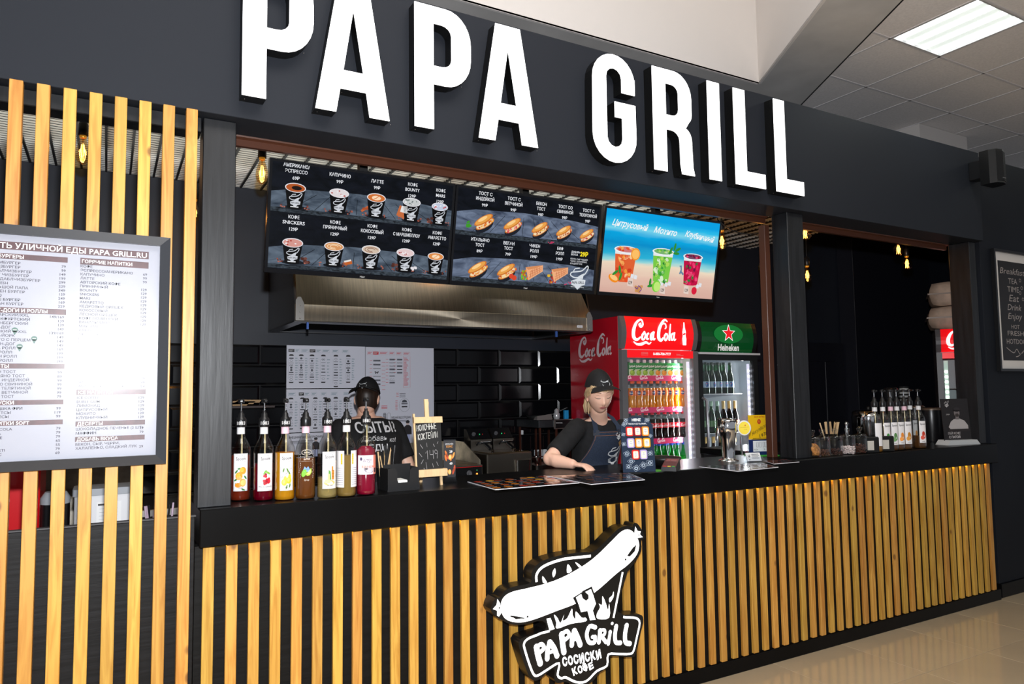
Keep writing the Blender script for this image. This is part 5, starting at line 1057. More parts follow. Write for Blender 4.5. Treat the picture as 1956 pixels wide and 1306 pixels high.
# ================================================================= things on the worktop
ZW = ZT
def onw(px, py, z=ZW): return PZ(px, py, z)
SG = GLASS
def syrup(label, lm, liqm, fill, kind=0, printer=None, neckm=None, pumpc='1883', rz=0.0):
    """tall syrup bottle with a pump"""
    r = root('syrup_bottle', label, 'bottle', (0, 0, 0), 0)
    if kind == 2: prof = [(.034, 0), (.040, .006), (.0405, .02), (.0405, .19), (.040, .205), (.034, .228), (.022, .240), (.015, .250), (.0142, .30)]
    else: prof = [(.036, 0), (.0405, .006), (.0408, .02), (.0408, .195), (.038, .212), (.028, .236), (.0185, .254), (.0150, .266), (.0145, .300)]
    local('glass', MB().lathe(prof, seg=24), SG, r)
    inner = [(a - .002, b + .004 if k == 0 else b) for k, (a, b) in enumerate(prof) if b < fill] + [(.038 if fill < .2 else .02, fill)]
    local('syrup', MB().lathe(inner, seg=24), liqm, r)
    local('neck_band', MB().lathe([(.0158, .268), (.0158, .296)], seg=20, capb=False, capt=False), neckm or WHT, r)
    pm = MB().lathe([(.0205, .296), (.0215, .300), (.0215, .326), (.020, .330), (.013, .338), (.012, .350), (.0075, .354), (.0070, .364)], seg=20); local('pump_collar', pm, BLKPL, r)
    local('pump_rod', MB().lathe([(.0032, .360), (.0032, .398)], seg=10), CHROME, r)
    hm = MB().lathe([(.012, .393), (.0125, .397), (.0125, .407), (.008, .411)], seg=14).cbox(-.006, .006, -.034, .0, .397, .407, .002); local('pump_head', hm, BLKPL, r)
    local('dip_tube', MB().tube([(.004, .003, .30), (.006, .005, .02)], .0035, 6), mat('dip_tube', (.5, .4, .2), .4), r)
    if pumpc:
        cv = Canvas((0, -.0217, .306), (1, 0, 0), (0, 0, 1), .0002); cv.wrap = .0217; cv.text(pumpc, 0, 0, .014, inkc(210, 210, 210), 1, 'c', .01); cv.done('collar_print', r, world=False)
    if printer:
        w_, z0, z1, rad = printer[1]
        lab = Canvas((0, -rad, 0), (1, 0, 0), (0, 0, 1), .0003); lab.wrap = rad; lab.step = .0005; z0, z1 = .04, .165; lab.yf = lambda y: .041 + (y - .04) * 1.2 if kind != 2 else y
        if kind == 2: z0, z1 = .088, .168
        printer[0](lab, w_, z0, z1); lab.done('paper_label', r, world=False)
    return r
PW = inkc(232, 230, 232, .4); TXT = inkc(40, 36, 40)
def card(cv, w_, z0, z1):
    cv.rect(-w_, z0, w_, z1, PW, 1)
    for a, b, c, d in ((-w_ + .002, z0 + .002, w_ - .002, z0 + .0026), (-w_ + .002, z1 - .0026, w_ - .002, z1 - .002), (-w_ + .002, z0 + .002, -w_ + .0026, z1 - .002), (w_ - .0026, z0 + .002, w_ - .002, z1 - .002)): cv.rect(a, b, c, d, TXT, 2)
def brandt(cv, z1): cv.text('Spoom', 0, z1 - .022, .011, TXT, 3, 'c', .01, width=.036); cv.ell(.012, z1 - .009, .0012, .0012, TXT, 3, 6); cv.ell(.006, z1 - .006, .0012, .0012, TXT, 3, 6); cv.text('gourmet syrup', .008, z1 - .028, .0028, inkc(220, 90, 80), 3, 'c', 0)
def leaf(cv, x, y, r_, t, c=(50, 120, 50), l=3): cv.ell(x, y, r_, r_ * .38, inkc(*c), l, 8, rot=t)
def pr_orange(cv, w_, z0, z1):
    card(cv, w_, z0, z1); brandt(cv, z1); 
    for x, y, t in ((-.016, .105, .8), (-.018, .078, .5), (.018, .085, -.9), (-.014, .062, -.6), (.01, .045, -.4), (-.005, .115, .2)): leaf(cv, x, y, .008, t)
    for x, y, r_ in ((.008, .108, .0125), (-.006, .09, .0135)): cv.ell(x, y, r_, r_, inkc(240, 150, 30), 4, 16); cv.ell(x - .003, y + .003, r_ * .6, r_ * .6, inkc(250, 176, 50), 5, 12)
    cv.ell(.008, .068, .012, .013, inkc(244, 150, 40), 5, 16); cv.ell(.009, .068, .0095, .0105, inkc(252, 196, 110), 6, 14); cv.ell(-.009, .060, .012, .008, inkc(240, 140, 30), 5); cv.text('Orange', 0, z0 + .009, .004, TXT, 3, 'c', .01)
def pr_straw(cv, w_, z0, z1):
    card(cv, w_, z0, z1); brandt(cv, z1); leaf(cv, -.002, .102, .01, .9, (110, 170, 60)); leaf(cv, .01, .1, .01, -.5, (130, 180, 70))
    rn = random.Random(5)
    for k in range(16): a = rn.uniform(0, 6.3); q = rn.uniform(0, 1) ** .5; cv.ell(.004 + .013 * q * math.cos(a), .078 + .018 * q * math.sin(a), .0048, .0046, inkc(*rn.choice(((190, 20, 40), (214, 40, 60), (150, 10, 36)))), 4 + k % 3, 10)
    cv.text('Wild Strawberry', 0, z0 + .012, .0065, TXT, 3, 'c', 0, width=.052)
def pr_pear(cv, w_, z0, z1):
    card(cv, w_, z0, z1); brandt(cv, z1); cv.stroke([(-.02, .083), (0, .098), (.02, .115)], .0014, inkc(120, 90, 60), 3)
    for x, y, t in ((-.012, .108, 1.2), (.003, .108, -1.1), (.01, .098, -1.0), (.0, .052, 1.2), (.012, .056, 1.3)): leaf(cv, x, y, .008, t, (90, 130, 50))
    for x, y in ((-.009, .068), (.008, .074)): cv.ell(x, y, .0105, .0115, inkc(232, 190, 50), 5, 14); cv.ell(x + .003, y + .012, .0062, .009, inkc(236, 200, 70), 5, 12); cv.ell(x - .002, y + .002, .005, .007, inkc(248, 224, 110), 6, 10)
    cv.text('Pear', 0, z0 + .009, .004, TXT, 3, 'c', .01)
def pr_lime(cv, w_, z0, z1):
    LW = inkc(225, 215, 200); cv.ring(0, .165, .020, .009, .0012, LW, 1); cv.text('Barline', 0, .162, .006, LW, 1, 'c', 0, shear=.3)
    cv.rect(-.022, .151, .022, .1515, LW, 1); cv.text('Lime', 0, .14, .009, LW, 1, 'c', .01, shear=.3); cv.rect(-.022, .135, .022, .1355, LW, 1)
    cv.poly([(-.014, .105), (-.008, .118), (-.001, .112), (.006, .118), (.014, .106), (.006, .1), (-.008, .1)], inkc(120, 160, 220), 2)
    cv.ell(-.010, .096, .009, .014, inkc(120, 190, 50), 3, 14, rot=-.5); cv.poly([(-.004, .092), (.018, .112), (.02, .098), (.012, .088), (.002, .086)], inkc(170, 220, 70), 4); cv.poly([(-.001, .093), (.016, .108), (.016, .099), (.01, .091)], inkc(210, 240, 130), 5)
    cv.text('Syrup', 0, .07, .0065, LW, 1, 'c', .0, shear=.3); rn = random.Random(8)
    for sx in (-1, 1):
        for k in range(14): cv.ell(sx * rn.uniform(.024, .031), .08 + k * .006, .0018, .001, LW, 1, 6, rot=rn.uniform(0, 3))
def pr_cane(cv, w_, z0, z1):
    card(cv, w_, z0, z1); brandt(cv, z1)
    for x, y, w2, h in ((.008, .07, .007, .045), (.0145, .07, .005, .032)): cv.rect(x, y, x + w2, y + h, inkc(196, 130, 50), 3); [cv.rect(x, y + q * .01, x + w2, y + q * .01 + .001, inkc(130, 80, 30), 4) for q in range(1, 4)]
    cv.poly([(-.006, .07), (-.004, .104), (.004, .098), (.006, .07)], inkc(90, 150, 60), 3); cv.rect(-.008, .066, 0, .09, inkc(226, 200, 140), 4)
    cv.ell(.0, .06, .022, .009, inkc(230, 186, 120), 5, 16); cv.ell(-.008, .065, .012, .007, inkc(240, 206, 150), 6); cv.text('Cane Sugar', 0, z0 + .009, .0042, inkc(30, 50, 110), 3, 'c', .01)
def pr_side(cv, w_, z0, z1):
    for s_ in (-1, 1):
        xa, xb = (.012, .060) if s_ > 0 else (-.060, -.016)
        cv.rect(xa, z0, xb, z1, PW, 1)
        for k in range(9): cv.rect(xa + .004, z1 - .06 - k * .007, xb - .004, z1 - .0585 - k * .007, inkc(150, 150, 165), 2)
        for k in range(5): cv.ell((xb - .01) if s_ < 0 else (xa + .008), z1 - .014 - k * .007, .004, .005, inkc(232, 180, 30), 3, 8)
def pr_gum(cv, w_, z0, z1):
    cv.rect(-.045, z0, .045, z1, inkc(224, 214, 222), 1); cv.rect(.026, z0, .045, z1, inkc(222, 130, 110), 2)
    cv.text('WTS??', -.002, z1 - .03, .015, inkc(110, 96, 116), 3, 'c', .0, width=.036); cv.text('BUBLE GUM', 0, z1 - .052, .010, inkc(232, 150, 130), 3, 'c', .03, width=.05)
    cv.ell(.004, z0 + .02, .022, .014, inkc(150, 146, 156), 3, 16, rot=-.3); cv.ell(.012, z0 + .022, .014, .009, inkc(196, 192, 200), 4, 14, rot=-.3); cv.ell(-.006, z0 + .024, .006, .005, inkc(90, 86, 96), 5); cv.ell(-.028, z1 - .015, .005, .007, inkc(80, 70, 100), 3); cv.rect(.029, z0 + .008, .038, z0 + .026, inkc(60, 50, 60), 4)
LIQ = {'or': liquid('orange_syrup', (.17, .018, .006), .85), 'st': liquid('strawberry_syrup', (.13, .0, .008), .9), 'pe': liquid('pear_syrup', (.75, .34, .01), .62), 'li': liquid('lime_syrup', (.15, .045, .008), .85), 'ca': liquid('cane_syrup', (.60, .48, .20), .35), 'le': liquid('lemon_syrup', (.36, .23, .06), .55), 'bg': liquid('bubblegum_syrup', (.26, .003, .025), .82)}
front = [(461, 957, 'or', (pr_orange, (.028, .04, .162, .0412)), .183, 0, 'syrup bottle with oranges on its label, first from the left post', None), (506, 957, 'st', (pr_straw, (.031, .05, .155, .0412)), .15, .12, 'syrup bottle with red wild strawberries on its label', None), (547, 956, 'pe', (pr_pear, (.027, .045, .165, .0412)), .193, .1, 'amber syrup bottle with yellow pears on its label', 'pink'),
         (587, 954, 'li', (pr_lime, (.03, .05, .17, .0412)), .168, 0, 'brown lime syrup bottle with white lettering printed on the glass', 'pink'), (629, 952, 'ca', (pr_cane, (.029, .05, .165, .0412)), .085, .1, 'pale syrup bottle with sugar cane on its label', 'pink'), (668, 950, 'le', (pr_side, (.03, .052, .165, .0412)), .172, 0, 'golden syrup bottle turned so that its label shows only at the edges', None),
         (709, 948, 'bg', (pr_gum, (.045, .088, .168, .0411)), .205, 0, 'round shouldered dark pink bubble gum syrup bottle, last of the front row', 'none')]
PNK = mat('pink_band', s2l(228, 190, 205), .4); NB2 = GLASS
for px, py, lk, pr_, fill, rz, lab, nk in front:
    r = syrup(lab, None, LIQ[lk], fill, 2 if lk == 'bg' else 0, pr_, {'pink': PNK, 'none': GLASS, None: WHT}[nk], None if lk in ('li',) else '1883')
    p = onw(px, py); r.location = (p.x, max(.055, p.y + .035), ZW); r.rotation_euler = (0, 0, rz - .12)
    r['group'] = 'syrup bottles in a row on the left of the worktop'
# right bay syrups
back = [(1674.5, 866, (200, 150, 70)), (1690, 864, (60, 140, 60)), (1705, 863, (90, 140, 80)), (1717, 862, (230, 140, 50)), (1731, 860, (196, 130, 40)), (1742, 858, (230, 150, 50)), (1758, 857, (200, 60, 40))]
desc = ['with a plain pale label, nearest the glass jars', 'with green leaves on its label', 'with grey green leaves on its label, third in row', 'with an orange picture on its label', 'with an amber drink on its label', 'standing behind, with a yellow orange label', 'with a mostly hidden red label, nearest the black canister']
def mk_pr(col, k):
    def f(cv, w_, z0, z1):
        cv.rect(-w_, z0, w_, z1, PW, 1)
        if k: cv.text('Spoom', 0, z1 - .022, .011, TXT, 3, 'c', .01, width=.036); cv.ell(.004, z0 + .045, .012, .022, inkc(*col), 3, 12, rot=.2); cv.ell(-.006, z0 + .03, .012, .012, inkc(*[min(255, c + 30) for c in col]), 4, 10); cv.rect(-.01, z0 + .008, .01, z0 + .0095, TXT, 3)
    return f
DKS = liquid('dark_syrup', (.10, .04, .012), .85)
for k, (px, py, col) in enumerate(back):
    r = syrup('small syrup bottle ' + desc[k] + ', right bay', None, DKS if k != 0 else liquid('amber_syrup', (.5, .22, .03), .6), .09 + (k % 3) * .02, 0, (mk_pr(col, k), (.024, .045, .165, .0412)), PNK if k in (2, 4) else WHT, None)
    yy_ = .075 + (.09 if k == 5 else 0); r.location = (PY(px, py, yy_).x, yy_, ZW); r.rotation_euler = (0, 0, -.45 + (0.35 if k in (5,) else .1 * (k % 2)))
    r['group'] = 'syrup bottles in the right bay'

# lidded glass jars
def jar(px, py, label, content, fillz, h=.105, seed=1):
    r = root('glass_jar', label, 'jar', (0, 0, 0), 0, 'lidded glass jars in the right bay')
    local('glass', MB().lathe([(.040, 0), (.046, .004), (.0475, .02), (.0475, h - .012), (.043, h)], seg=20, capt=False), GLASS, r)
    lid = local('lid', MB().lathe([(.046, h), (.047, h + .008), (.040, h + .018), (.018, h + .026), (.009, h + .032), (.011, h + .04), (.018, h + .052), (.016, h + .062), (.004, h + .066)], seg=18, capb=False), GLASS, r)
    rn = random.Random(seed); m = MB()
    if content == 'cookie':
        for k in range(3):
            a = MB().lathe([(.001, 0), (.036, .0), (.040, .005), (.034, .011), (.001, .013)], seg=16); a.xform(Matrix.Translation((rn.uniform(-.004, .004), .012 * k - .02, .046)) @ Matrix.Rotation(1.25 + .1 * k, 4, 'X')); o = len(m.v); m.v += a.v; m.f += [[o + i for i in f] for f in a.f]; m.m += a.m; m.sm += a.sm
        mt = mat('cookie', (.42, .17, .04), .8, noise=(90, .7)); local('cookie', m, mt, r, kind='stuff')
    else:
        n = int(190 * fillz / .05)
        for k in range(n):
            a = rn.uniform(0, 2 * PI); q = .040 * math.sqrt(rn.random()); s_ = .0042 if content != 'marsh' else .0062; m.ball((q * math.cos(a), q * math.sin(a), .006 + rn.random() * fillz), s_, 0, 6, 4, (1.2, .8, .8))
        mt = {'nut': mat('brown_nuts', (.10, .035, .016), .6, noise=(60, .5)), 'bean': mat('coffee_beans', (.05, .016, .010), .5), 'marsh': mat('marshmallow', (.75, .62, .60), .8), 'choc': mat('chocolate_bits', (.08, .025, .012), .5)}[content]
        local('contents', m, mt, r, kind='stuff')
    r.location = (PY(px, py, .075).x, .075, ZW); return r
jar(1553, 873, 'glass jar of cookies half hidden behind the middle post', 'cookie', .05, seed=1)
jar(1572, 872, 'lidded glass jar with a low fill of brown nuts, second from the post', 'nut', .038, seed=2)
jar(1596, 869, 'lidded glass jar of dark coffee beans beside the marshmallow jar', 'bean', .036, seed=3)
jar(1620, 866, 'lidded glass jar of white marshmallows', 'marsh', .045, seed=4)
jar(1643, 864, 'lidded glass jar of chocolate pieces, rightmost of the jars', 'choc', .055, seed=5)

# napkin and stirrer holder
BL = mat('black_holder', (.010, .010, .011), .45)
p0 = onw(735, 944); p1 = onw(800, 938)
nx, ny = p0.x + .036, .075
r = root('napkin_holder', 'black napkin and stirrer holder between the pink bottle and the chalkboard', 'napkin holder', (nx + .06, ny + .05, ZW)); W_h = .144; H_h = .098
front_o = [(0, 0), (W_h, 0), (W_h, H_h), (.112, H_h), (.102, .088), (.100, .045), (.096, .036), (.048, .036), (.044, .045), (.042, .088), (.032, H_h), (0, H_h)]
part('front_plate', MB().prism([(nx + a, ZW + b) for a, b in front_o], lambda a, b, c: (a, c, b), ny, ny + .003), BL, r)
part('side_plate', MB().box(nx, nx + .003, ny + .003, ny + .10, ZW, ZW + H_h), BL, r); part('side_plate', MB().box(nx + W_h - .003, nx + W_h, ny + .003, ny + .10, ZW, ZW + H_h), BL, r)
part('back_plate', MB().box(nx, nx + W_h, ny + .10, ny + .103, ZW, ZW + H_h + .01), BL, r)
part('shelf', MB().box(nx + .003, nx + W_h - .003, ny + .003, ny + .10, ZW + .024, ZW + .027), BL, r)
part('rim', MB().box(nx - .002, nx + W_h + .002, ny - .002, ny + .0, ZW, ZW + .008), BL, r)
r = root('napkin_stack', 'white paper napkins inside the black holder', 'napkins', (nx + .064, ny + .03, ZW + .027))
part('napkin', MB().cbox(nx + .050, nx + .094, ny + .006, ny + .09, ZW + .0275, ZW + .046, .003), mat('napkin_white', (.8, .8, .76), .8), r)
rn = random.Random(12); WST = mat('birch_stirrer', (.62, .42, .22), .6); CLR = mat('black_straw', (.01, .01, .011), .3)
cup0 = Vector((nx + .012, ny + .05, ZW))
for k in range(7):
    x = nx + .010 + (k % 4) * .011; y = ny + .112 + (k // 4) * .012; lean = (-.10, .22, -.30, .16, .30, -.2, .05)[k]; L_ = (.165, .175, .155, .18, .16, .15, .17)[k]
    m = MB().cbox(-.003, .003, -.0008, .0008, 0, L_, .0004)
    o = thing('wooden_stirrer', m, WST, 'birch stirrer in the bundle rising behind the black napkin holder', 'stirrer', 'birch stirrers behind the napkin holder', (x, y, ZW + .002)); o.rotation_euler = (0, lean, .3 * k)
for k in range(8):
    x = nx + .030 + (k % 4) * .009; y = ny + .113 + (k // 4) * .009
    o = thing('drinking_straw', MB().lathe([(.0024, 0), (.0024, .19)], seg=7), CLR, 'thin black straw standing among the birch stirrers', 'straw', 'black straws behind the napkin holder', (x, y, ZW + .002)); o.rotation_euler = (rn.uniform(-.1, .1), rn.uniform(-.28, .18), 0)
thing('stirrer_cup', MB().lathe([(.030, 0), (.034, .09), (.036, .092)], nx + .028, ny + .13, ZW, 18, capt=False), mat('dark_clear_cup', (.01, .01, .01), .2), 'dark cup holding stirrers and straws behind the napkin holder', 'cup')

# chalkboard on a small easel
EAS = mat('pale_easel_pine', (.72, .50, .27), .5, noise=(12, .12, (6, 6, .6)))
r = root('chalkboard_easel', 'small chalkboard on a pale wooden table easel with chalk writing', 'chalkboard', (1.312, .17, ZW), math.radians(-2)); r.scale = (.80, 1, 1.28)
bw, bz0, bz1, tl = .088, .050, .232, .17   # half width, board z range, lean
def E3(a, b, c): return (a, c + b * math.sin(tl), b * math.cos(tl))
def ebox(a0, a1, b0, b1, c0, c1): return MB().hexa([E3(a0, b0, c0), E3(a1, b0, c0), E3(a1, b0, c1), E3(a0, b0, c1), E3(a0, b1, c0), E3(a1, b1, c0), E3(a1, b1, c1), E3(a0, b1, c1)])
local('board', ebox(-bw + .004, bw - .012, bz0, bz1, -.010, -.004), mat('chalkboard', (.008, .008, .008), .6), r)
for a, b, c, d in ((-bw, .006, -bw + .012, .0), (bw - .022, .006, bw - .01, .0)):
    pass
local('leg', ebox(-bw - .004, -bw + .006, .0, .262, -.012, .0), EAS, r); local('leg', ebox(bw - .03, bw - .016, .0, .06, -.004, .006), EAS, r)
local('top_bar', ebox(-bw - .004, bw - .004, .228, .250, -.020, .002), EAS, r); local('ledge', ebox(-bw + .0, bw + .006, .034, .060, -.026, .004), EAS, r)
local('mast', ebox(-.016, .008, .248, .315, -.006, .004), EAS, r)
local('prop_leg', MB().hexa([(-.004, .14, 0), (.012, .14, 0), (.012, .15, 0), (-.004, .15, 0), (.0, .052, .30), (.014, .052, .30), (.014, .060, .30), (.0, .060, .30)]), EAS, r)
cv = Canvas(E3(-bw, 0, -.0105), (1, 0, 0), (0, math.sin(tl), math.cos(tl)), .0003); CK = mat('chalk', (.72, .72, .68), .9); CK2 = mat('faint_chalk', (.30, .29, .30), .9)
def chalk(seq, m, w=.0028, x0=0, y0=0, k=1): cv.stroke([(x0 + a * k, y0 + b * k) for a, b in seq], w, m, 2)
GLY = {'М': [[(0, 0), (.1, 1), (.5, .4), (.9, 1), (1, 0)]], 'О': [[(.5, 0), (0, .3), (0, .8), (.5, 1), (1, .8), (1, .3), (.5, 0)]], 'Л': [[(0, 0), (.3, .9), (.9, 1), (1, 0)]], 'Ч': [[(0, 1), (.1, .5), (.9, .5)], [(1, 1), (1, 0)]], 'Н': [[(0, 0), (0, 1)], [(0, .5), (1, .55)], [(1, 0), (1, 1)]], 'Ы': [[(0, 1), (0, 0), (.5, .1), (.5, .45), (0, .5)], [(1, 0), (1, 1)]], 'Е': [[(1, 1), (0, 1), (0, 0), (1, 0)], [(0, .5), (.8, .5)]], 'К': [[(0, 0), (0, 1)], [(.9, 1), (0, .5), (1, 0)]], 'Т': [[(0, 1), (1, 1)], [(.5, 1), (.5, 0)]], 'Й': [[(0, 1), (0, 0), (1, 1), (1, 0)], [(.3, 1.15), (.7, 1.15)]], 'И': [[(0, 1), (0, 0), (1, 1), (1, 0)]], '1': [[(0, .7), (.6, 1), (.6, 0)]], '4': [[(0, 1), (0, .5), (1, .5)], [(1, 1), (1, 0)]], '9': [[(1, .6), (.4, .5), (0, .8), (.5, 1), (1, .8), (.8, 0)]]}
for word, x0, y0, h_, w_, m_ in (('МОЛОЧНЫЕ', .014, .198, .022, .0115, CK), ('КОКТЕЙЛИ', .020, .166, .022, .0115, CK), ('149', .060, .095, .032, .020, CK2)):
    for k, ch in enumerate(word):
        for st in GLY[ch]: cv.stroke([(x0 + k * w_ * 1.36 + a * w_, y0 + b * h_ + .001 * k) for a, b in st], .0024, m_, 2)
for a, b, c, d in ((.03, .15, .045, .135), (.02, .12, .038, .105), (.07, .155, .072, .14), (.11, .15, .118, .14), (.03, .08, .045, .095), (.06, .085, .064, .06), (.10, .08, .104, .065), (.125, .085, .135, .07), (.135, .15, .142, .158), (.045, .065, .05, .06)): cv.stroke([(a, b), (c, d)], .0022, CK2, 2)
cv.done('chalk_writing', r, world=False)

# acrylic tent with the sauce price card
ACR = fake_glass('clear_acrylic', (.92, .94, .97), .03, .5, .06)
p = onw(862, 927); r = root('table_tent', 'narrow clear acrylic card stand with an orange food picture, right of the chalkboard', 'card stand', (PY(859, 925, .22).x, .22, ZW), -.25); r.scale = (1.15, 1, 1.28)
local('stand', MB().box(-.026, .026, -.002, .002, .02, .16).prism([(-.028, 0), (.028, 0), (.02, .022), (-.02, .022)], lambda a, b, c: (a, c, b), -.03, .03), ACR, r)
cv = Canvas((-.0245, -.0026, .022), (1, 0, 0), (0, 0, 1), .0003); cv.rect(0, 0, .049, .134, inkc(20, 18, 22), 1); cv.text('ДОБАВЬ', .024, .118, .006, inkc(200, 200, 200), 2, 'c', .01); cv.text('СОУС', .024, .108, .007, inkc(226, 150, 40), 2, 'c', .02); cv.text('29', .03, .088, .009, inkc(230, 230, 230), 2, 'c', .03); cv.text('49', .03, .044, .009, inkc(230, 230, 230), 2, 'c', .03); rn = random.Random(4)
for a, b, t in ((.01, .085, 1.9), (.014, .075, 2.0), (.008, .07, 1.8), (.04, .078, 1.2), (.044, .03, 1.4), (.04, .02, 1.3), (.03, .07, 1.5)): cv.ell(a, b, .013, .004, inkc(*rn.choice(((214, 110, 30), (190, 70, 30), (232, 150, 60)))), 3, 10, rot=t)
for a, b in ((.026, .072), (.024, .018), (.01, .022)): cv.ell(a, b, .007, .010, inkc(232, 160, 70), 4); cv.ell(a, b, .005, .007, inkc(244, 196, 120), 5)
cv.done('food_card', r, world=False)

# flat laminated menus on the worktop
def flatmenu(px, lab, seed, cols, thick=.003, zofs=0.0):
    P = [PZ(a, b, ZW + .002 + zofs) for a, b in px]   # front-left, front-right, back-right, back-left
    m = MB(); v = [(q.x, q.y, ZW + .0003 + zofs) for q in P] + [(q.x, q.y, ZW + thick + zofs) for q in P]
    c_ = sum((q for q in P), Vector()) / 4
    r = root('laminated_menu', lab, 'menu', (c_.x, c_.y, ZW + zofs)); m.hexa(v); part('sheet', m, mat('white_edge_board', (.75, .75, .8), .3), r)
    mm = MB(); k = .015
    Q = [(q * (1 - k * 1.0) + c_ * k) for q in P]; mm.add([(q.x, q.y, ZW + thick + .0004 + zofs) for q in Q], [(0, 1, 2, 3)]); part('dark_field', mm, mat('menu_black_gloss', (.012, .012, .014), .10, coat=.8), r)
    pm = MB(); rn = random.Random(seed); ms = [inkc(*c, .15) for c in cols]
    def B(u, v_): a = Q[0] * (1 - u) + Q[1] * u; b = Q[3] * (1 - u) + Q[2] * u; q = a * (1 - v_) + b * v_; return (q.x, q.y, ZW + thick + .0009 + zofs)
    for i in range(7):
        for j in range(4):
            u, v_ = (i + .5) / 7 + rn.uniform(-.03, .03), (j + .5) / 4; du, dv = .05, .07
            pm.add([B(u + du * math.cos(t), v_ + dv * math.sin(t)) for t in [2 * PI * q / 9 for q in range(9)]], [list(range(9))], rn.randrange(len(ms) - 1))
            pm.add([B(u - .05, v_ - .12), B(u + .05, v_ - .12), B(u + .05, v_ - .10), B(u - .05, v_ - .10)], [(0, 1, 2, 3)], len(ms) - 1)
    part('food_pictures', pm, ms, r, kind='stuff'); return r
FOOD = [(206, 120, 40), (190, 50, 30), (230, 170, 60), (170, 80, 40), (130, 40, 26), (190, 190, 190)]
flatmenu([(946, 935), (1107, 922), (1040, 908), (893, 920)], 'laminated food menu lying flat on the worktop near the chalkboard', 1, FOOD)
flatmenu([(1129, 925), (1232, 916), (1200, 903), (1045, 909)], 'laminated drinks menu lying flat in front of the cashier', 2, [(70, 40, 36), (90, 60, 50), (56, 56, 66), (110, 60, 40), (80, 80, 90)], zofs=.0045)
flatmenu([(1410, 900), (1487, 892), (1455, 884), (1335, 891)], 'laminated menu lying flat in front of the beer tap', 3, [(60, 50, 50), (120, 80, 70), (70, 70, 80), (160, 150, 150)])
flatmenu([(1478, 886), (1527, 882), (1500, 877), (1460, 880)], 'small leaflet lying on the worktop beside the middle post', 4, [(140, 60, 60), (60, 50, 50), (160, 150, 150)])

# sauce display board with portion tubs
p = onw(1196, 905); q_ = onw(1250, 899)
r = root('sauce_display', 'upright dark blue board displaying eight small sauce tubs', 'display stand', (p.x, max(.045, p.y), ZW), math.radians(-20)); SDY = max(.045, p.y); tl2 = .12; BW = .175; BH = .292
def D3(a, b, c): return (a, c * math.cos(tl2) + b * math.sin(tl2), b * math.cos(tl2))
bo = [(0, 0), (BW, 0), (BW, .25)] + [(BW / 2 + BW / 2 * math.cos(math.radians(20 + 140 * k / 10)) * 1.02, .225 + .068 * math.sin(math.radians(20 + 140 * k / 10))) for k in range(11)] + [(0, .25)]
mb = MB().prism(bo, D3, -.004, .004); local('board', mb, [mat('navy_board', s2l(28, 44, 66), .35)], r)
local('front_lip', MB().hexa([D3(0, 0, -.012), D3(BW, 0, -.012), D3(BW, 0, .004), D3(0, 0, .004), D3(0, .006, -.012), D3(BW, .006, -.012), D3(BW, .006, .004), D3(0, .006, .004)]), BLKPL, r)
local('rear_support', MB().add([(.02, .01, .02), (.155, .01, .02), (.155, .12, .0), (.02, .12, .0), (.088, .04, .22)], [(0, 1, 2, 3), (0, 1, 4), (1, 2, 4), (2, 3, 4), (3, 0, 4)]), BLKPL, r)
cv = Canvas(D3(0, 0, -.0044), (1, 0, 0), (0, math.sin(tl2), math.cos(tl2)), .0003); SK = inkc(176, 190, 205)
cv.text('HEINZ', BW / 2, .268, .014, inkc(235, 238, 240), 2, 'c', .04, width=.05); cv.text('У ПОСКА ЕСТЬ ИМЯ...', BW / 2, .250, .008, inkc(226, 230, 236), 2, 'c', .02, width=.115)
rn = random.Random(9)
for x, y, s_ in ((.03, .272, .016), (.145, .272, .016), (.018, .252, .014), (.025, .10, .02), (.045, .062, .02), (.03, .035, .018), (.07, .025, .022), (.11, .04, .022), (.145, .05, .022), (.15, .10, .018), (.158, .19, .012), (.012, .20, .012), (.012, .15, .014)):
    t = rn.uniform(0, 1.5); cv.stroke([(x + s_ * math.cos(t + k * PI / 2), y + s_ * .8 * math.sin(t + k * PI / 2)) for k in range(5)], .0016, SK, 2); cv.ell(x, y, s_ * .5, s_ * .4, SK, 2, 8); cv.ell(x, y, s_ * .28, s_ * .2, mat('navy_board'), 3, 8)
cv.done('chalk_style_print', r, world=False)
cols = {'r': (226, 40, 32), 'd': (170, 20, 34), 'o': (240, 140, 24), 'v': (180, 160, 220), 'y': (242, 170, 30)}
tubs = [(.045, .215, 'r', 'bright red rimmed sauce tub, upper left'), (.088, .215, 'd', 'dark red rimmed sauce tub, top middle'), (.131, .215, 'o', 'orange rimmed sauce tub, upper right'), (.048, .155, 'v', 'violet rimmed sauce tub at the left of the middle row'), (.091, .155, 'o', 'orange rimmed sauce tub in the centre'), (.134, .155, 'y', 'yellow rimmed sauce tub at the right of the middle row'), (.070, .095, 'r', 'red rimmed sauce tub of the lowest pair'), (.113, .095, 'v', 'violet rimmed sauce tub of the lowest pair')]
Rz = Matrix.Rotation(math.radians(-20), 4, 'Z')
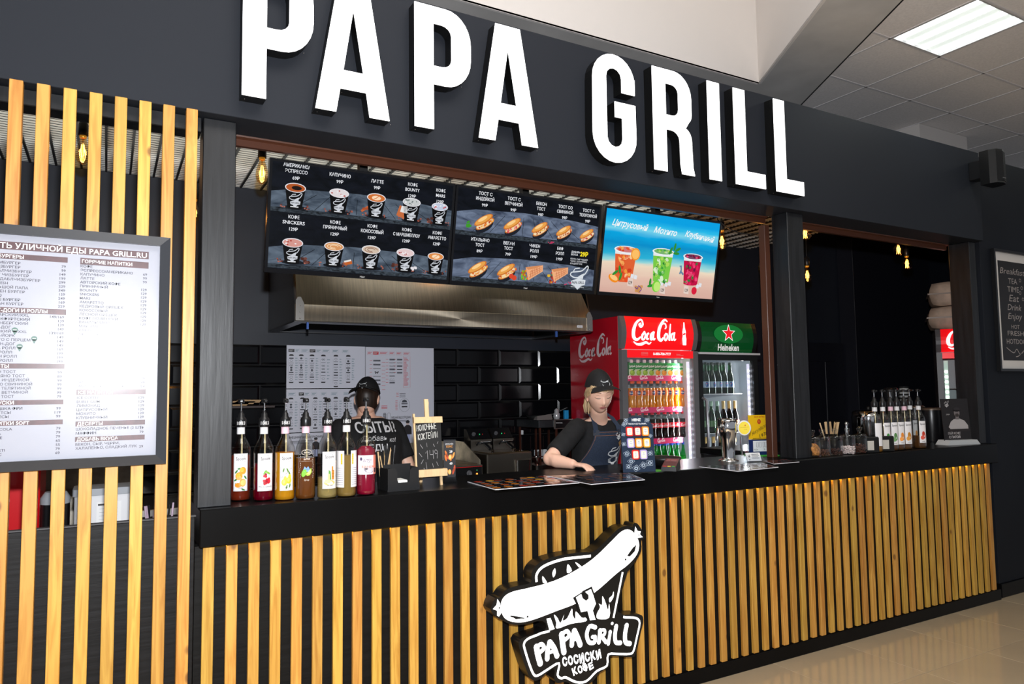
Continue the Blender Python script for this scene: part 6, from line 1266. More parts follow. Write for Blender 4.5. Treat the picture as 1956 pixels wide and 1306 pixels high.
for x, y, c, lab in tubs:
    t_ = root('sauce_tub', lab + ' on the blue display', 'sauce tub', Vector((p.x, SDY, ZW)) + Rz @ Vector(D3(x, y, -.004)), math.radians(-20), 'sauce tubs on the blue display board')
    def T3(a, b, c2): return (a, (c2) * math.cos(tl2) + b * math.sin(tl2), b * math.cos(tl2))
    o_ = rrect(-.0195, .0195, -.025, .025, .008, 3); i_ = rrect(-.014, .014, -.019, .019, .006, 3)
    mb = MB(); n = len(o_); mb.add([T3(a, b, -.001) for a, b in o_] + [T3(a * .96, b * .96, -.009) for a, b in o_] + [T3(a, b, -.009) for a, b in i_], [(k, (k + 1) % n, n + (k + 1) % n, n + k) for k in range(n)] + [(n + k, n + (k + 1) % n, 2 * n + (k + 1) % n, 2 * n + k) for k in range(n)]); local('rim', mb, mat('tub_' + c, s2l(*cols[c]), .3), t_)
    mb = MB().add([T3(a, b, -.0085) for a, b in i_], [list(range(n))]); local('lid', mb, mat('cream_lid', s2l(226, 220, 196), .4), t_)
    cv = Canvas(T3(0, 0, -.0088), (1, 0, 0), (0, math.sin(tl2), math.cos(tl2)), .0002); cv.poly([(-.009, .012), (-.011, .002), (-.006, -.013), (.006, -.013), (.011, .002), (.009, .012)], inkc(240, 238, 230), 1); cv.text('HEINZ', 0, .006, .004, inkc(80, 96, 70), 2, 'c', .02, width=.012); cv.rect(-.008, -.001, .008, .0005, inkc(90, 110, 150), 2); cv.rect(-.006, -.004, .006, -.003, inkc(150, 150, 170), 2); cv.ell(0, -.009, .002, .002, mat('tub_' + c), 2, 6); cv.done('lid_print', t_, world=False)

# card terminal, bowls, tap, signs
p = onw(1285, 900)
r = root('card_terminal', 'black card payment terminal lying right of the sauce display', 'card terminal', (p.x + .05, p.y + .07, ZW), math.radians(-50))
local('body', MB().hexa([(-.04, -.085, 0), (.04, -.085, 0), (.04, .085, 0), (-.04, .085, 0), (-.037, -.082, .022), (.037, -.082, .022), (.037, .08, .052), (-.037, .08, .052)]), BLKPL, r)
for k, c in enumerate(((200, 30, 30), (220, 200, 40), (40, 160, 60))): x = -.028 + k * .022; local('key', MB().box(x, x + .016, -.076, -.066, .0225, .0265), mat('key_%d' % k, s2l(*c), .4), r)
local('display', MB().add([(-.03, .02, .0412), (.03, .02, .0412), (.03, .07, .0505), (-.03, .07, .0505)], [(0, 1, 2, 3)]), mat('grey_display', (.05, .055, .05), .2), r)
p = onw(1262, 895); CI = mat('cast_iron', (.010, .010, .010), .4)
r = root('black_bowl', 'shallow black bowl behind the sauce display', 'bowl', (PY(1268, 893, .22).x, .22, ZW)); local('bowl', MB().lathe([(.04, 0), (.07, .01), (.095, .035), (.10, .05), (.094, .048), (.06, .016), (.001, .012)], seg=24, capb=True), CI, r)
thing('green_coaster', MB().lathe([(.050, 0), (.05, .002)], seg=20), mat('green_card', s2l(60, 170, 50), .4), 'round bright green coaster on the worktop edge', 'coaster', loc=tuple(Vector((onw(1292, 904).x, .065, ZW))))
p = onw(1394, 884); tx, ty = PY(1392, 880, .20).x, .20
r = root('beer_tap', 'polished chrome beer tap tower with a round yellow badge', 'beer tap', (tx, ty, ZW))
part('column', MB().lathe([(.062, 0), (.062, .008), (.042, .015), (.040, .03), (.045, .16), (.052, .21), (.056, .225), (.056, .30), (.050, .312), (.001, .318)], tx, ty, ZW, 28), CHROME, r)
tp = part('tap', MB().tube([(tx - .05, ty - .01, ZW + .262), (tx - .09, ty - .02, ZW + .262), (tx - .12, ty - .03, ZW + .25), (tx - .125, ty - .03, ZW + .16)], [.012, .013, .011, .008], 12), CHROME, r)
part('tap_handle', MB().tube([(tx - .105, ty - .03, ZW + .265), (tx - .108, ty - .04, ZW + .31)], [.009, .013], 10).ball((tx - .108, ty - .04, ZW + .312), .014, seg=10, rings=6), BLKPL, tp)
part('spout_arm', MB().tube([(tx + .05, ty - .02, ZW + .255), (tx + .075, ty - .05, ZW + .255)], .012, 10).tube([(tx + .085, ty - .03, ZW + .18), (tx + .08, ty - .03, ZW + .10), (tx + .09, ty - .03, ZW + .04)], .007, 8), CHROME, r)
bd = part('badge', MB().lathe([(.040, 0), (.042, .003), (.042, .012), (.039, .014)], 0, 0, 0, 28).xform(Matrix.Translation((tx + .075, ty - .062, ZW + .245)) @ Matrix.Rotation(-.6, 4, 'Z') @ Matrix.Rotation(PI / 2, 4, 'X') @ Matrix.Diagonal((1, 1.35, 1, 1))), WHT, r)
Rb = Matrix.Rotation(-.6, 4, 'Z'); n_ = Rb @ Vector((0, -1, 0)); u_ = Rb @ Vector((1, 0, 0))
cv = Canvas(Vector((tx + .075, ty - .062, ZW + .245)) + n_ * .0145, u_, (0, 0, 1), .0003); cv.ell(0, 0, .034, .047, inkc(240, 214, 60), 1, 28); cv.ell(.006, .02, .004, .005, inkc(200, 60, 40), 2); cv.text('Жигулёвское', 0, .002, .007, inkc(190, 150, 40), 2, 'c', 0, width=.05, shear=.3, rot=.1); cv.text('1978', .006, -.014, .007, inkc(190, 150, 40), 2, 'c', 0, shear=.3); cv.done('badge_print', bd)
r.scale = (.95, .95, .80)
# yellow poster card in a green holder
p = onw(1453, 880); r = root('poster_stand', 'yellow and blue beer card in a clear stand beside the middle post', 'card stand', (PY(1452, 860, .34).x, .34, ZW), math.radians(-16))
local('holder', MB().box(-.085, .085, -.004, .004, .0, .262).prism([(-.09, 0), (.09, 0), (.08, .03), (-.08, .03)], lambda a, b, c: (a, c, b), .004, .05), ACR, r); local('base', MB().cbox(-.09, .1, -.06, .05, .0, .006, .001), mat('green_card', s2l(60, 170, 50), .4), r)
cv = Canvas((-.082, -.0045, .005), (1, 0, 0), (0, 0, 1), .0003); cv.rect(0, .10, .164, .255, inkc(236, 186, 20), 1); cv.rect(0, 0, .164, .098, inkc(22, 40, 90), 1); cv.rect(.03, .022, .13, .09, inkc(226, 228, 232), 2)
cv.text('МОЯ БИТКА', .082, .238, .009, inkc(190, 50, 30), 2, 'c', .02); cv.ell(.078, .212, .013, .016, inkc(190, 60, 30), 2); cv.text('T', .078, .206, .012, inkc(240, 200, 60), 3, 'c', .02); YK = inkc(60, 44, 30)
cv.text('Жигулёвское', .085, .155, .022, YK, 3, 'c', 0.0, width=.135, shear=.4, rot=.5); cv.text('1978', .108, .118, .022, YK, 3, 'c', .01, shear=.3, rot=.35, width=.06); cv.rect(.03, .104, .15, .107, YK, 3)
for a in (.055, .075, .10, .115): cv.stroke([(a, .05), (a, .08), (a + .012, .08), (a + .012, .05), (a, .05)], .0016, TXT, 3)
cv.text('0,5л', .05, .03, .011, TXT, 3, 'c'); cv.text('%', .11, .03, .011, TXT, 3, 'c'); cv.done('card_print', r, world=False)
p = onw(1440, 884); r = root('card_holder', 'small clear holder with white business cards near the beer tap', 'card holder', (PY(1440, 880, .08).x, .08, ZW), math.radians(-18))
local('cards', MB().hexa([(-.045, -.01, .006), (.045, -.01, .006), (.045, .0, .006), (-.045, .0, .006), (-.045, .012, .052), (.045, .012, .052), (.045, .022, .052), (-.045, .022, .052)]), mat('business_card', (.75, .75, .74), .5), r); local('tray', MB().hexa([(-.05, -.016, 0), (.05, -.016, 0), (.05, .03, 0), (-.05, .03, 0), (-.05, -.013, .03), (.05, -.013, .03), (.05, .03, .03), (-.05, .03, .03)]), ACR, r)
cv = Canvas((-.045, -.0105, .006), (1, 0, 0), (0, .4, .9), .0003); minilogo(cv, .016, .034, .018, TXT, 1, inkc(230, 230, 230)); 
for k, w_ in enumerate((.045, .05, .04, .046)): cv.rect(.033, .04 - k * .008, .033 + w_, .043 - k * .008, inkc(90, 90, 96), 1)
cv.rect(.012, .006, .018, .011, TXT, 1); cv.done('card_print', r, world=False)

# right bay : photo stand, canisters, kettle, sticks
p = onw(1835, 850)
r = root('photo_stand', 'dark card with a man in white, standing at the right end', 'card stand', (PY(1831, 850, .12).x, .12, ZW), math.radians(-14))
local('card', MB().hexa([(-.125, 0, .028), (.125, 0, .028), (.125, .004, .028), (-.125, .004, .028), (-.125, .02, .335), (.125, .02, .335), (.125, .024, .335), (-.125, .024, .335)]), mat('dark_brown_card', (.014, .011, .011), .35), r)
local('base', MB().prism([(-.15, 0), (.15, 0), (.12, .035), (-.12, .035)], lambda a, b, c: (a, c, b), -.05, .06), mat('frosted_base', (.55, .56, .56), .25), r)
vv = Vector((0, .02, .307)).normalized(); cv = Canvas((0, -.0006, .028), (1, 0, 0), vv, .0004)
SKG = inkc(120, 112, 112); cv.poly([(-.075, .10), (-.05, .14), (-.02, .158), (.03, .162), (.075, .145), (.105, .11), (.105, .085), (-.06, .085)], inkc(176, 170, 170), 1); cv.poly([(-.075, .085), (.11, .085), (.115, .07), (-.085, .065)], inkc(44, 38, 38), 2); cv.ell(.012, .205, .026, .034, SKG, 2, 18); cv.poly([(-.006, .155), (.03, .155), (.024, .185), (.0, .185)], SKG, 1)
cv.ell(.012, .228, .03, .018, inkc(44, 40, 42), 3, 16); cv.rect(-.018, .215, .042, .224, inkc(34, 30, 32), 3); cv.ell(.012, .186, .018, .012, inkc(56, 48, 46), 3); cv.rect(.0, .199, .008, .202, TXT, 4); cv.rect(.016, .199, .024, .202, TXT, 4)
cv.text('ПЕЙ КОФЕ', -.03, .045, .018, inkc(206, 200, 200), 2, 'c', .02, sx=.9); cv.text('С ПАПОЙ', -.03, .018, .018, inkc(206, 200, 200), 2, 'c', .02, sx=.9); minilogo(cv, -.075, .275, .045, inkc(180, 176, 176), 2, inkc(20, 18, 18)); cv.text('papa', -.07, .19, .012, inkc(150, 146, 146), 2, 'c', .02); cv.done('card_print', r, world=False)
CAN = mat('black_canister', (.006, .006, .007), .28)
def canister(px, zc, rad, h, label):
    q = PD(px, 860, zc); r = root('canister', label, 'canister', (q.x, q.y, ZW - .0))
    local('body', MB().lathe([(rad * .96, 0), (rad, .01), (rad, h - .03), (rad * .96, h)], seg=24), CAN, r); local('lid', MB().lathe([(rad * .98, h), (rad * 1.0, h + .01), (rad * .8, h + .018)], seg=24), mat('bronze_lid', (.12, .09, .07), .3, .6), r); return r
canister(1783, 5.62, .085, .245, 'tall black canister at the right end of the syrup bottles')
canister(1752, 6.1, .075, .25, 'black canister with a bronze lid behind the syrup bottles')
q = PD(1662, 860, 6.2); r = root('steel_kettle', 'shiny steel hot water urn behind the syrup bottles in the right bay', 'urn', (q.x, q.y, ZW))
local('body', MB().lathe([(.11, 0), (.13, .02), (.135, .17), (.128, .22), (.10, .235), (.001, .24)], seg=28), CHROME, r); local('lid_knob', MB().ball((0, 0, .25), .018), BLKPL, r); local('handle', MB().tube([(-.135, 0, .18), (-.16, 0, .17), (-.16, 0, .10), (-.135, 0, .09)], .008), BLKPL, r)
q = PD(1700, 860, 6.25); r = root('coffee_grinder', 'dark coffee grinder with a tall hopper behind the syrup bottles', 'grinder', (q.x + .05, q.y, ZW)); local('body', MB().lathe([(.075, 0), (.075, .2), (.06, .24), (.055, .26)], seg=20), CAN, r); local('hopper', MB().lathe([(.055, .26), (.062, .28), (.065, .40), (.05, .425), (.001, .43)], seg=20), mat('smoked_hopper', (.012, .012, .013), .2), r)
q = PD(1727, 860, 6.3); r = root('cup_stack', 'stack of dark paper cups with pale rims behind the syrup bottles', 'cups', (q.x + .04, q.y, ZW))
for k in range(12): local('cup', MB().lathe([(.030, .2 + k * .016), (.038, .255 + k * .016), (.039, .257 + k * .016)], seg=16, capb=(k == 0)), mat('dark_cup', (.03, .03, .03), .5) if k % 2 else mat('pale_cup_rim', (.5, .5, .48), .5), r)
local('cup_base', MB().lathe([(.045, 0), (.045, .2)], seg=16), CAN, r)
for k, (px, lab) in enumerate(((1663, 'left of the two dark tins with pale labels in front of the syrup bottles'), (1692, 'right of the two dark tins with pale labels before the syrup bottles'))):
    r = root('label_tin', lab, 'tin', (PY(px, 865, .05).x, .05, ZW), -.4); local('body', MB().cbox(-.05, .05, -.025, .02, 0, .105, .006), mat('dark_tin', (.006, .006, .006), .35), r)
    cv = Canvas((-.035, -.0253, .02), (1, 0, 0), (0, 0, 1), .0003); cv.rect(0, 0, .045, .06, mat('pale_label', (.5, .48, .44), .6), 1); cv.done('label', r, world=False)
q = onw(1628, 862); r = root('stick_cup', 'dark cup of wooden sticks behind the glass jars', 'cup', (q.x, q.y + .16, ZW)); local('cup', MB().lathe([(.035, 0), (.042, .11), (.044, .112)], seg=18, capt=False), CAN, r)
rn = random.Random(2)
for k in range(16): a = rn.uniform(0, 6.28); o = local('stick', MB().box(-.004, .004, -.001, .001, .0, .19), WST, r); o.location = (.02 * math.cos(a), .02 * math.sin(a), .005); o.rotation_euler = (rn.uniform(-.2, .2), rn.uniform(-.28, .28), a)
q = PD(1617, 820, 6.05); thing('salt_shaker', MB().lathe([(.02, 0), (.024, .06), (.018, .10), (.02, .13), (.01, .145)], seg=14), CHROME, 'small chrome topped shaker between the jars and the urn', 'shaker', loc=(q.x, q.y, ZW + .0))
# ================================================================= people
from mathutils.bvhtree import BVHTree
def remesh(mb, size, smooth=4):
    me = mb.mesh('tmp', []); ob = bpy.data.objects.new('tmp', me); COL.objects.link(ob)
    m = ob.modifiers.new('r', 'REMESH'); m.mode = 'VOXEL'; m.voxel_size = size; m.use_smooth_shade = True
    s_ = ob.modifiers.new('s', 'SMOOTH'); s_.factor = .5; s_.iterations = smooth
    bpy.context.view_layer.update(); ev = ob.evaluated_get(bpy.context.evaluated_depsgraph_get()); me2 = ev.to_mesh()
    out = MB(); out.add([v.co[:] for v in me2.vertices], [list(p.vertices) for p in me2.polygons], 0, True); ev.to_mesh_clear()
    bpy.data.objects.remove(ob); bpy.data.meshes.remove(me); return out
def loft(mb, secs, seg=24, mi=0):
    """secs: (cx, cy, z, rx, ry)"""
    v = []; f = []
    for cx, cy, z, rx, ry in secs:
        for k in range(seg): a = 2 * PI * k / seg; v.append((cx + rx * math.cos(a), cy + ry * math.sin(a), z))
    for j in range(len(secs) - 1):
        for k in range(seg): k2 = (k + 1) % seg; f.append((j * seg + k, j * seg + k2, (j + 1) * seg + k2, (j + 1) * seg + k))
    n = len(secs) - 1; f += [list(range(seg))[::-1], [n * seg + k for k in range(seg)]]
    return mb.add(v, f, mi, True)
def limb(mb, pts, rad, seg=14): return mb.tube(pts, rad, seg)
def hand(mb, wrist, d, side, down=Vector((0, 0, -1)), curl=.5, k=1.0):
    """wrist point, direction of the fingers, side = +-1 for the thumb side; palm faces down"""
    d = Vector(d).normalized(); s = d.cross(down).normalized() * side; w = Vector(wrist)
    def Q(a, b, c): return w + (d * a + s * b + down * c) * k
    P = MB(); 
    for a0, hw, ht in ((0, .024, .016),): pass
    secs = [(-.01, .022, .017), (.02, .030, .015), (.05, .038, .014), (.078, .038, .012), (.088, .034, .009)]
    v = []; f = []; seg = 12
    for a, hw, ht in secs:
        for q in range(seg): t = 2 * PI * q / seg; v.append(Q(a, hw * math.cos(t), ht * math.sin(t))[:])
    for j in range(len(secs) - 1):
        for q in range(seg): q2 = (q + 1) % seg; f.append((j * seg + q, j * seg + q2, (j + 1) * seg + q2, (j + 1) * seg + q))
    f += [list(range(seg))[::-1], [(len(secs) - 1) * seg + q for q in range(seg)]]; mb.add(v, f, 0, True)
    for b, L, sp in ((.028, .068, .10), (.010, .076, .02), (-.010, .071, -.05), (-.028, .056, -.14)):
        p0 = Q(.070, b, 0); c = curl
        p1 = Q(.070 + L * .42, b + sp * .025, .004 + c * .010); p2 = Q(.070 + L * .42 + L * .30 * math.cos(c), b + sp * .04, .008 + c * .030); p3 = Q(.070 + L * .42 + L * .30 * math.cos(c) + L * .24 * math.cos(c * 1.8), b + sp * .05, .012 + c * .05)
        mb.tube([p0, p1, p2, p3], [.0095 * k, .0088 * k, .0080 * k, .0062 * k], 10).ball(p3[:], .0063 * k, seg=8, rings=6)
    t0, t1, t2, t3 = Q(.012, .022, .002), Q(.036, .046, .010), Q(.058, .056, .016), Q(.078, .054, .022)
    mb.tube([t0, t1, t2, t3], [.013 * k, .011 * k, .0098 * k, .007 * k], 10).ball(t3[:], .0072 * k, seg=8, rings=6)
def head_mesh(mat4, wide=1.0):
    """head: face towards -Y, eyes at z = 0; returns MB (transformed) and the front surface function in local space"""
    A, B, Cc = .073 * wide, .093, .116; nu, nv = 56, 44; g = lambda t, m, s_: math.exp(-((t - m) / s_) ** 2)
    v = []; f = []
    for j in range(nv + 1):
        th = PI * j / nv
        for i in range(nu):
            ph = 2 * PI * i / nu; x, y, z = math.sin(th) * math.cos(ph), math.sin(th) * math.sin(ph), math.cos(th)
            X_, Y_, Z_ = A * x, B * y, Cc * z
            if z < 0:
                t = -z; X_ *= 1 - .29 * t ** 1.7; 
                if y > 0: Y_ *= 1 - .45 * t ** 1.1          # back of the jaw and nape
                else: Y_ *= 1 - .10 * t ** 2
            if y < 0: X_ *= 1 + .04 * -y
            if y < 0:
                fr = min(1, max(0, -y)) ** 1.5; d = 0
                d += .017 * g(X_, 0, .0085) * g(Z_, -.038, .012) + .010 * g(X_, 0, .008) * g(Z_, -.018, .020)      # nose
                d += .005 * (g(X_, .012, .006) + g(X_, -.012, .006)) * g(Z_, -.042, .007)
                d -= .009 * (g(X_, .031, .017) + g(X_, -.031, .017)) * g(Z_, .003, .014)                       # sockets
                d += .0052 * (g(X_, .031, .0125) + g(X_, -.031, .0125)) * g(Z_, -.001, .0085)                   # lids
                d += .004 * g(Z_, .022, .010) * g(X_, 0, .05)                                                   # brow
                d += .006 * g(X_, 0, .021) * g(Z_, -.064, .011) - .0025 * g(X_, 0, .018) * g(Z_, -.0655, .0022)   # lips
                d -= .003 * g(X_, 0, .022) * g(Z_, -.080, .006); d += .010 * g(X_, 0, .022) * g(Z_, -.101, .015)  # chin
                d += .005 * (g(X_, .042, .018) + g(X_, -.042, .018)) * g(Z_, -.030, .02)                       # cheeks
                Y_ -= d * fr
            v.append((X_, Y_, Z_))
    for j in range(nv):
        for i in range(nu): i2 = (i + 1) % nu; f.append((j * nu + i, (j + 1) * nu + i, (j + 1) * nu + i2, j * nu + i2))
    bvh = BVHTree.FromPolygons([Vector(p) for p in v], f)
    def surf(x, z):
        h = bvh.ray_cast(Vector((x, -.3, z)), Vector((0, 1, 0))); return h[0].y if h[0] is not None else -.05
    m = MB().add(v, f, 0, True)
    for s_ in (-1, 1):   # ears
        m.ball((s_ * A * 1.0, .012, -.012), .03, 0, 12, 10, (.32, .55, 1.0)); m.ball((s_ * A * 1.04, .006, -.006), .02, 0, 10, 8, (.35, .5, .9)); m.ball((s_ * A * .98, .006, -.036), .010, 0, 8, 6, (.6, .8, 1))
    m.xform(mat4); return m, surf
def ribbon(M4, surf, pts, w, off=.0009):
    """a narrow band lying on the face; pts (x, z[, width factor])"""
    m = MB(); v = []; P = []
    for i in range(len(pts) - 1):
        for q in range(5):
            t = q / 5; a = [pts[i][k] * (1 - t) + pts[i + 1][k] * t for k in range(2)]; wa = (pts[i][2] if len(pts[i]) > 2 else 1) * (1 - t) + (pts[i + 1][2] if len(pts[i + 1]) > 2 else 1) * t; P.append((a[0], a[1], wa))
    P.append((pts[-1][0], pts[-1][1], pts[-1][2] if len(pts[-1]) > 2 else 1))
    for x, z, k in P:
        for s_ in (-1, 1): zz = z + s_ * w * k / 2; v.append((x, surf(x, zz) - off, zz))
    m.add(v, [(2 * i, 2 * i + 1, 2 * i + 3, 2 * i + 2) for i in range(len(P) - 1)], 0, True); return m.xform(M4)
def shell(M4, wide, k, keep, kz=1.0, mi=0, dz=0, thick=None):
    """part of an enlarged skull surface, kept where keep(x,y,z of unit direction)"""
    A, B, Cc = .073 * wide * k, .093 * k, .116 * k * kz; nu, nv = 48, 36; v = []; f = []
    for j in range(nv + 1):
        th = PI * j / nv
        for i in range(nu):
            ph = 2 * PI * i / nu; x, y, z = math.sin(th) * math.cos(ph), math.sin(th) * math.sin(ph), math.cos(th)
            X_, Y_, Z_ = A * x, B * y, Cc * z
            if z < 0: t = -z; X_ *= 1 - .20 * t ** 1.6; Y_ *= (1 - .35 * t ** 1.1) if y > 0 else 1
            v.append((X_, Y_, Z_ + dz))
    for j in range(nv):
        for i in range(nu):
            i2 = (i + 1) % nu; th = PI * (j + .5) / nv; ph = 2 * PI * (i + .5) / nu
            if keep(math.sin(th) * math.cos(ph), math.sin(th) * math.sin(ph), math.cos(th)): f.append((j * nu + i, (j + 1) * nu + i, (j + 1) * nu + i2, j * nu + i2))
    return MB().add(v, f, mi, True).xform(M4)
def cap_parts(M4, who, emb=True, tiltb=0.0):
    CAPM = mat('black_cap_cloth', (.006, .006, .007), .75, noise=(120, .2), bump=.2)
    keep = lambda x, y, z: z > .24 - .10 * y * 0
    dome = shell(M4, 1.0, 1.13, lambda x, y, z: z > .22, 1.06, dz=.006)
    c = part('cap', dome, CAPM, who)
    m = MB(); v = []; n = 14; R_ = []
    for j in range(7):
        t = j / 6
        for i in range(n + 1):
            a = -PI * .30 + PI * .60 * i / n; rad = .101 + .058 * t * math.cos(a * .95) ** .5
            x = math.sin(a) * rad * .80 * (1 if t > 0 else 1.0); y = -math.cos(a) * rad
            z = .046 - .012 * (x / .08) ** 2 - .010 * t - .008 * t * t
            v.append((x, y, z)); 
    m.add(v, [(j * (n + 1) + i, j * (n + 1) + i + 1, (j + 1) * (n + 1) + i + 1, (j + 1) * (n + 1) + i) for j in range(6) for i in range(n)], 0, True)
    v2 = [(a, b, cc - .004) for a, b, cc in v]; m.add(v2, [((j + 1) * (n + 1) + i, (j + 1) * (n + 1) + i + 1, j * (n + 1) + i + 1, j * (n + 1) + i) for j in range(6) for i in range(n)], 0, True)
    e = 6 * (n + 1); m.add(v[e:] + v2[e:], [(i, i + 1, n + 2 + i, n + 1 + i) for i in range(n)], 0, True)
    m.xform(M4); part('brim', m, CAPM, c)
    part('button', MB().ball((0, 0, .140), .008, seg=8, rings=6).xform(M4), CAPM, c)
    # emblem patch on the front of the dome
    em = MB(); sv = Canvas((0, 0, 0), (1, 0, 0), (0, 0, 1), 0); minilogo(sv, 0, 0, .062, mat('emblem_thread', (.62, .64, .66), .7), 1, CAPM)
    A, B, Cc = .073 * 1.13, .093 * 1.13, .116 * 1.13 * 1.04
    def onto(p):
        x, z = p[0], p[2] + .075; q = 1 - (x / A) ** 2 - ((z - .004) / Cc) ** 2; return (x, -B * math.sqrt(max(.02, q)) - .0015, z)
    em.add([onto(p) for p in sv.mb.v], sv.mb.f, 0); em.m = list(sv.mb.m); em.xform(M4); part('emblem', em, sv.mats, c)
    return c
SKIN = bpy.data.materials.new('fair_skin'); SKIN.use_nodes = True
_b = SKIN.node_tree.nodes['Principled BSDF']; _b.inputs['Base Color'].default_value = (.88, .53, .39, 1); _b.inputs['Roughness'].default_value = .45; _b.inputs['Subsurface Weight'].default_value = .12; _b.inputs['Subsurface Radius'].default_value = (.012, .005, .003); _b.inputs['Subsurface Scale'].default_value = .6
TEE = mat('black_cotton', (.008, .008, .009), .85, noise=(30, .3), bump=.15)
HAIRB = mat('blond_hair', (.52, .36, .20), .45, noise=(9, .45, (14, 14, 1.2)), bump=.8); HAIRD = mat('dark_hair', (.025, .014, .009), .45, noise=(9, .4, (14, 14, 1.2)))
DENIM = mat('dark_denim', (.016, .026, .050), .75, noise=(220, .35), bump=.3); DENS = mat('denim_strap', (.022, .034, .062), .7); STITCH = mat('orange_stitching', (.35, .14, .05), .7)

# ---------- cashier
TS = [(2.63, .76, .86, .170, .125), (2.63, .75, .95, .168, .122), (2.63, .735, 1.05, .150, .112), (2.625, .715, 1.13, .143, .105), (2.622, .690, 1.21, .150, .115), (2.62, .668, 1.28, .160, .112), (2.615, .648, 1.335, .165, .090), (2.605, .632, 1.37, .135, .066), (2.595, .618, 1.395, .085, .055)]
g_ = root('person', 'young woman in black cap, black T-shirt and denim apron, looking down', 'person', (2.62, .72, 0))
bodyM = MB(); loft(bodyM, [(a, b, z, rx * .94, ry * .94) for a, b, z, rx, ry in TS]); 
bodyM.tube([(2.60, .625, 1.36), (2.575, .590, 1.41), (2.548, .548, 1.455), (2.535, .52, 1.51)], [.062, .054, .050, .048], 16)
shL, shR = Vector((2.455, .635, 1.345)), Vector((2.785, .635, 1.33))
el = PZ(1092, 884, 1.178); wr = PZ(1152, 893, 1.168); wr = Vector((wr.x, max(wr.y, .36), 1.163)); el = Vector((el.x - .005, .53, 1.182)); 
elR = Vector((2.90, .56, 1.18)); wrR = Vector((2.76, .37, 1.163))
for a, b, c in ((shL, el, wr), (shR, elR, wrR)):
    limb(bodyM, [a, a.lerp(b, .5) + Vector((0, 0, .0)), b, b.lerp(c, .3), c], [.050, .045, .040, .040, .026])
    bodyM.ball(b[:], .037)
hand(bodyM, wr, (PZ(1180, 895, 1.16) - wr) * Vector((1, 1, 0)) + Vector((.05, -.02, -.01)), 1, curl=.45, k=.92)
hand(bodyM, wrR, (-.75, -.45, -.03), -1, curl=.5, k=.92)
for sx in (-1, 1): limb(bodyM, [(2.63 + sx * .075, .76, .88), (2.63 + sx * .085, .75, .50), (2.63 + sx * .085, .78, .09), (2.63 + sx * .085, .77, .05)], [.088, .060, .040, .038])
HM = Matrix.Translation((2.512, .490, 1.548)) @ Euler((math.radians(14), math.radians(-3), math.radians(-20)), 'XYZ').to_matrix().to_4x4()
hd, sf = head_mesh(HM, .98)
bm_ = remesh(bodyM, .0065, 5); o = len(bm_.v); bm_.v += hd.v; bm_.f += [[o + i for i in f] for f in hd.f]; bm_.m += hd.m; bm_.sm += hd.sm
body = part('body', bm_, SKIN, g_)
LASH = mat('dark_lashes', (.02, .012, .010), .6); BROWM = mat('brown_brow', (.24, .14, .085), .8); LIP = mat('rose_lips', (.50, .14, .14), .35); SHD = mat('nostril_shade', (.25, .08, .06), .6)  # last colour paints the shade of nostrils and lid creases
for s_ in (-1, 1):
    part('eyelashes', ribbon(HM, sf, [(s_ * .0175, -.0055, .5), (s_ * .026, -.0085, 1), (s_ * .036, -.0085, 1.1), (s_ * .0455, -.0045, .7), (s_ * .049, -.001, .2)], .0034, .0012), LASH, body)
    part('lid_crease_shade', ribbon(HM, sf, [(s_ * .020, .007, .4), (s_ * .032, .0105, 1), (s_ * .046, .006, .4)], .0012, .0005), SHD, body)
    part('eyebrow', ribbon(HM, sf, [(s_ * .015, .0235, .7), (s_ * .026, .0262, 1.0), (s_ * .040, .0262, .8), (s_ * .052, .0195, .3)], .0046, .0006), BROWM, body)
    part('nostril_shade', ribbon(HM, sf, [(s_ * .005, -.0495, .6), (s_ * .010, -.0500, .9)], .003, .0006), SHD, body)
part('upper_lip', ribbon(HM, sf, [(-.0215, -.0665, .1), (-.012, -.0625, .8), (-.004, -.0600, 1.1), (0, -.0612, .95), (.004, -.0600, 1.1), (.012, -.0625, .8), (.0215, -.0665, .1)], .0072, .0006), LIP, body)
part('lower_lip', ribbon(HM, sf, [(-.0205, -.0672, .1), (-.010, -.0706, .85), (0, -.0718, 1.1), (.010, -.0706, .85), (.0205, -.0672, .1)], .0086, .0006), LIP, body)
# hair, tied low behind
hr = shell(HM, 1.0, 1.055, lambda x, y, z: (y > -.15 and z > -.45 and not (y < .32 and z < -.05)) or (z > .30 and y > -.99) or (abs(x) > .80 and y > -.55 and z > .0))
hair = part('hair', hr, HAIRB, g_)
rn = random.Random(3); lk = MB()
for k in range(18):
    a = rn.uniform(-.013, .013); b = rn.uniform(-.010, .012)
    P0 = HM @ Vector((-.028 + a * .7, .083 + b * .5, -.028)); lk.tube([P0, P0 + Vector((-.012 + a * .6, .008 + b, -.030)), P0 + Vector((-.014 + a * 1.1, .008 + b, -.062)), P0 + Vector((-.010 + a * 1.4, .004 + b, -.095 - rn.uniform(0, .02)))], [.009, .008, .006, .0015], 6)
part('ponytail', lk, HAIRB, hair)
lk = MB()
for s_ in (-1, 1):
    for k in range(9):
        x = s_ * (.071 + .002 * (k % 3)); lk.tube([HM @ Vector((x * .80, -.058 + k * .006, .062)), HM @ Vector((x * .99, -.040 + k * .006, .030)), HM @ Vector((x * 1.06, -.022 + k * .006, .0)), HM @ Vector((x * 1.05, -.006 + k * .007, -.02 - .005 * (k % 2)))], [.004, .005, .004, .0012], 5)
for k in range(13):
    x = -.054 + k * .009; lk.tube([HM @ Vector((x, -.086 + abs(x) * .55, .062)), HM @ Vector((x + (.010 if x > 0 else -.010), -.088 + abs(x) * .58, .050)), HM @ Vector((x * 1.18 + (.006 if x > 0 else -.006), -.080 + abs(x) * .66, .036))], [.006, .005, .001], 5)
part('fringe', lk, HAIRB, hair)
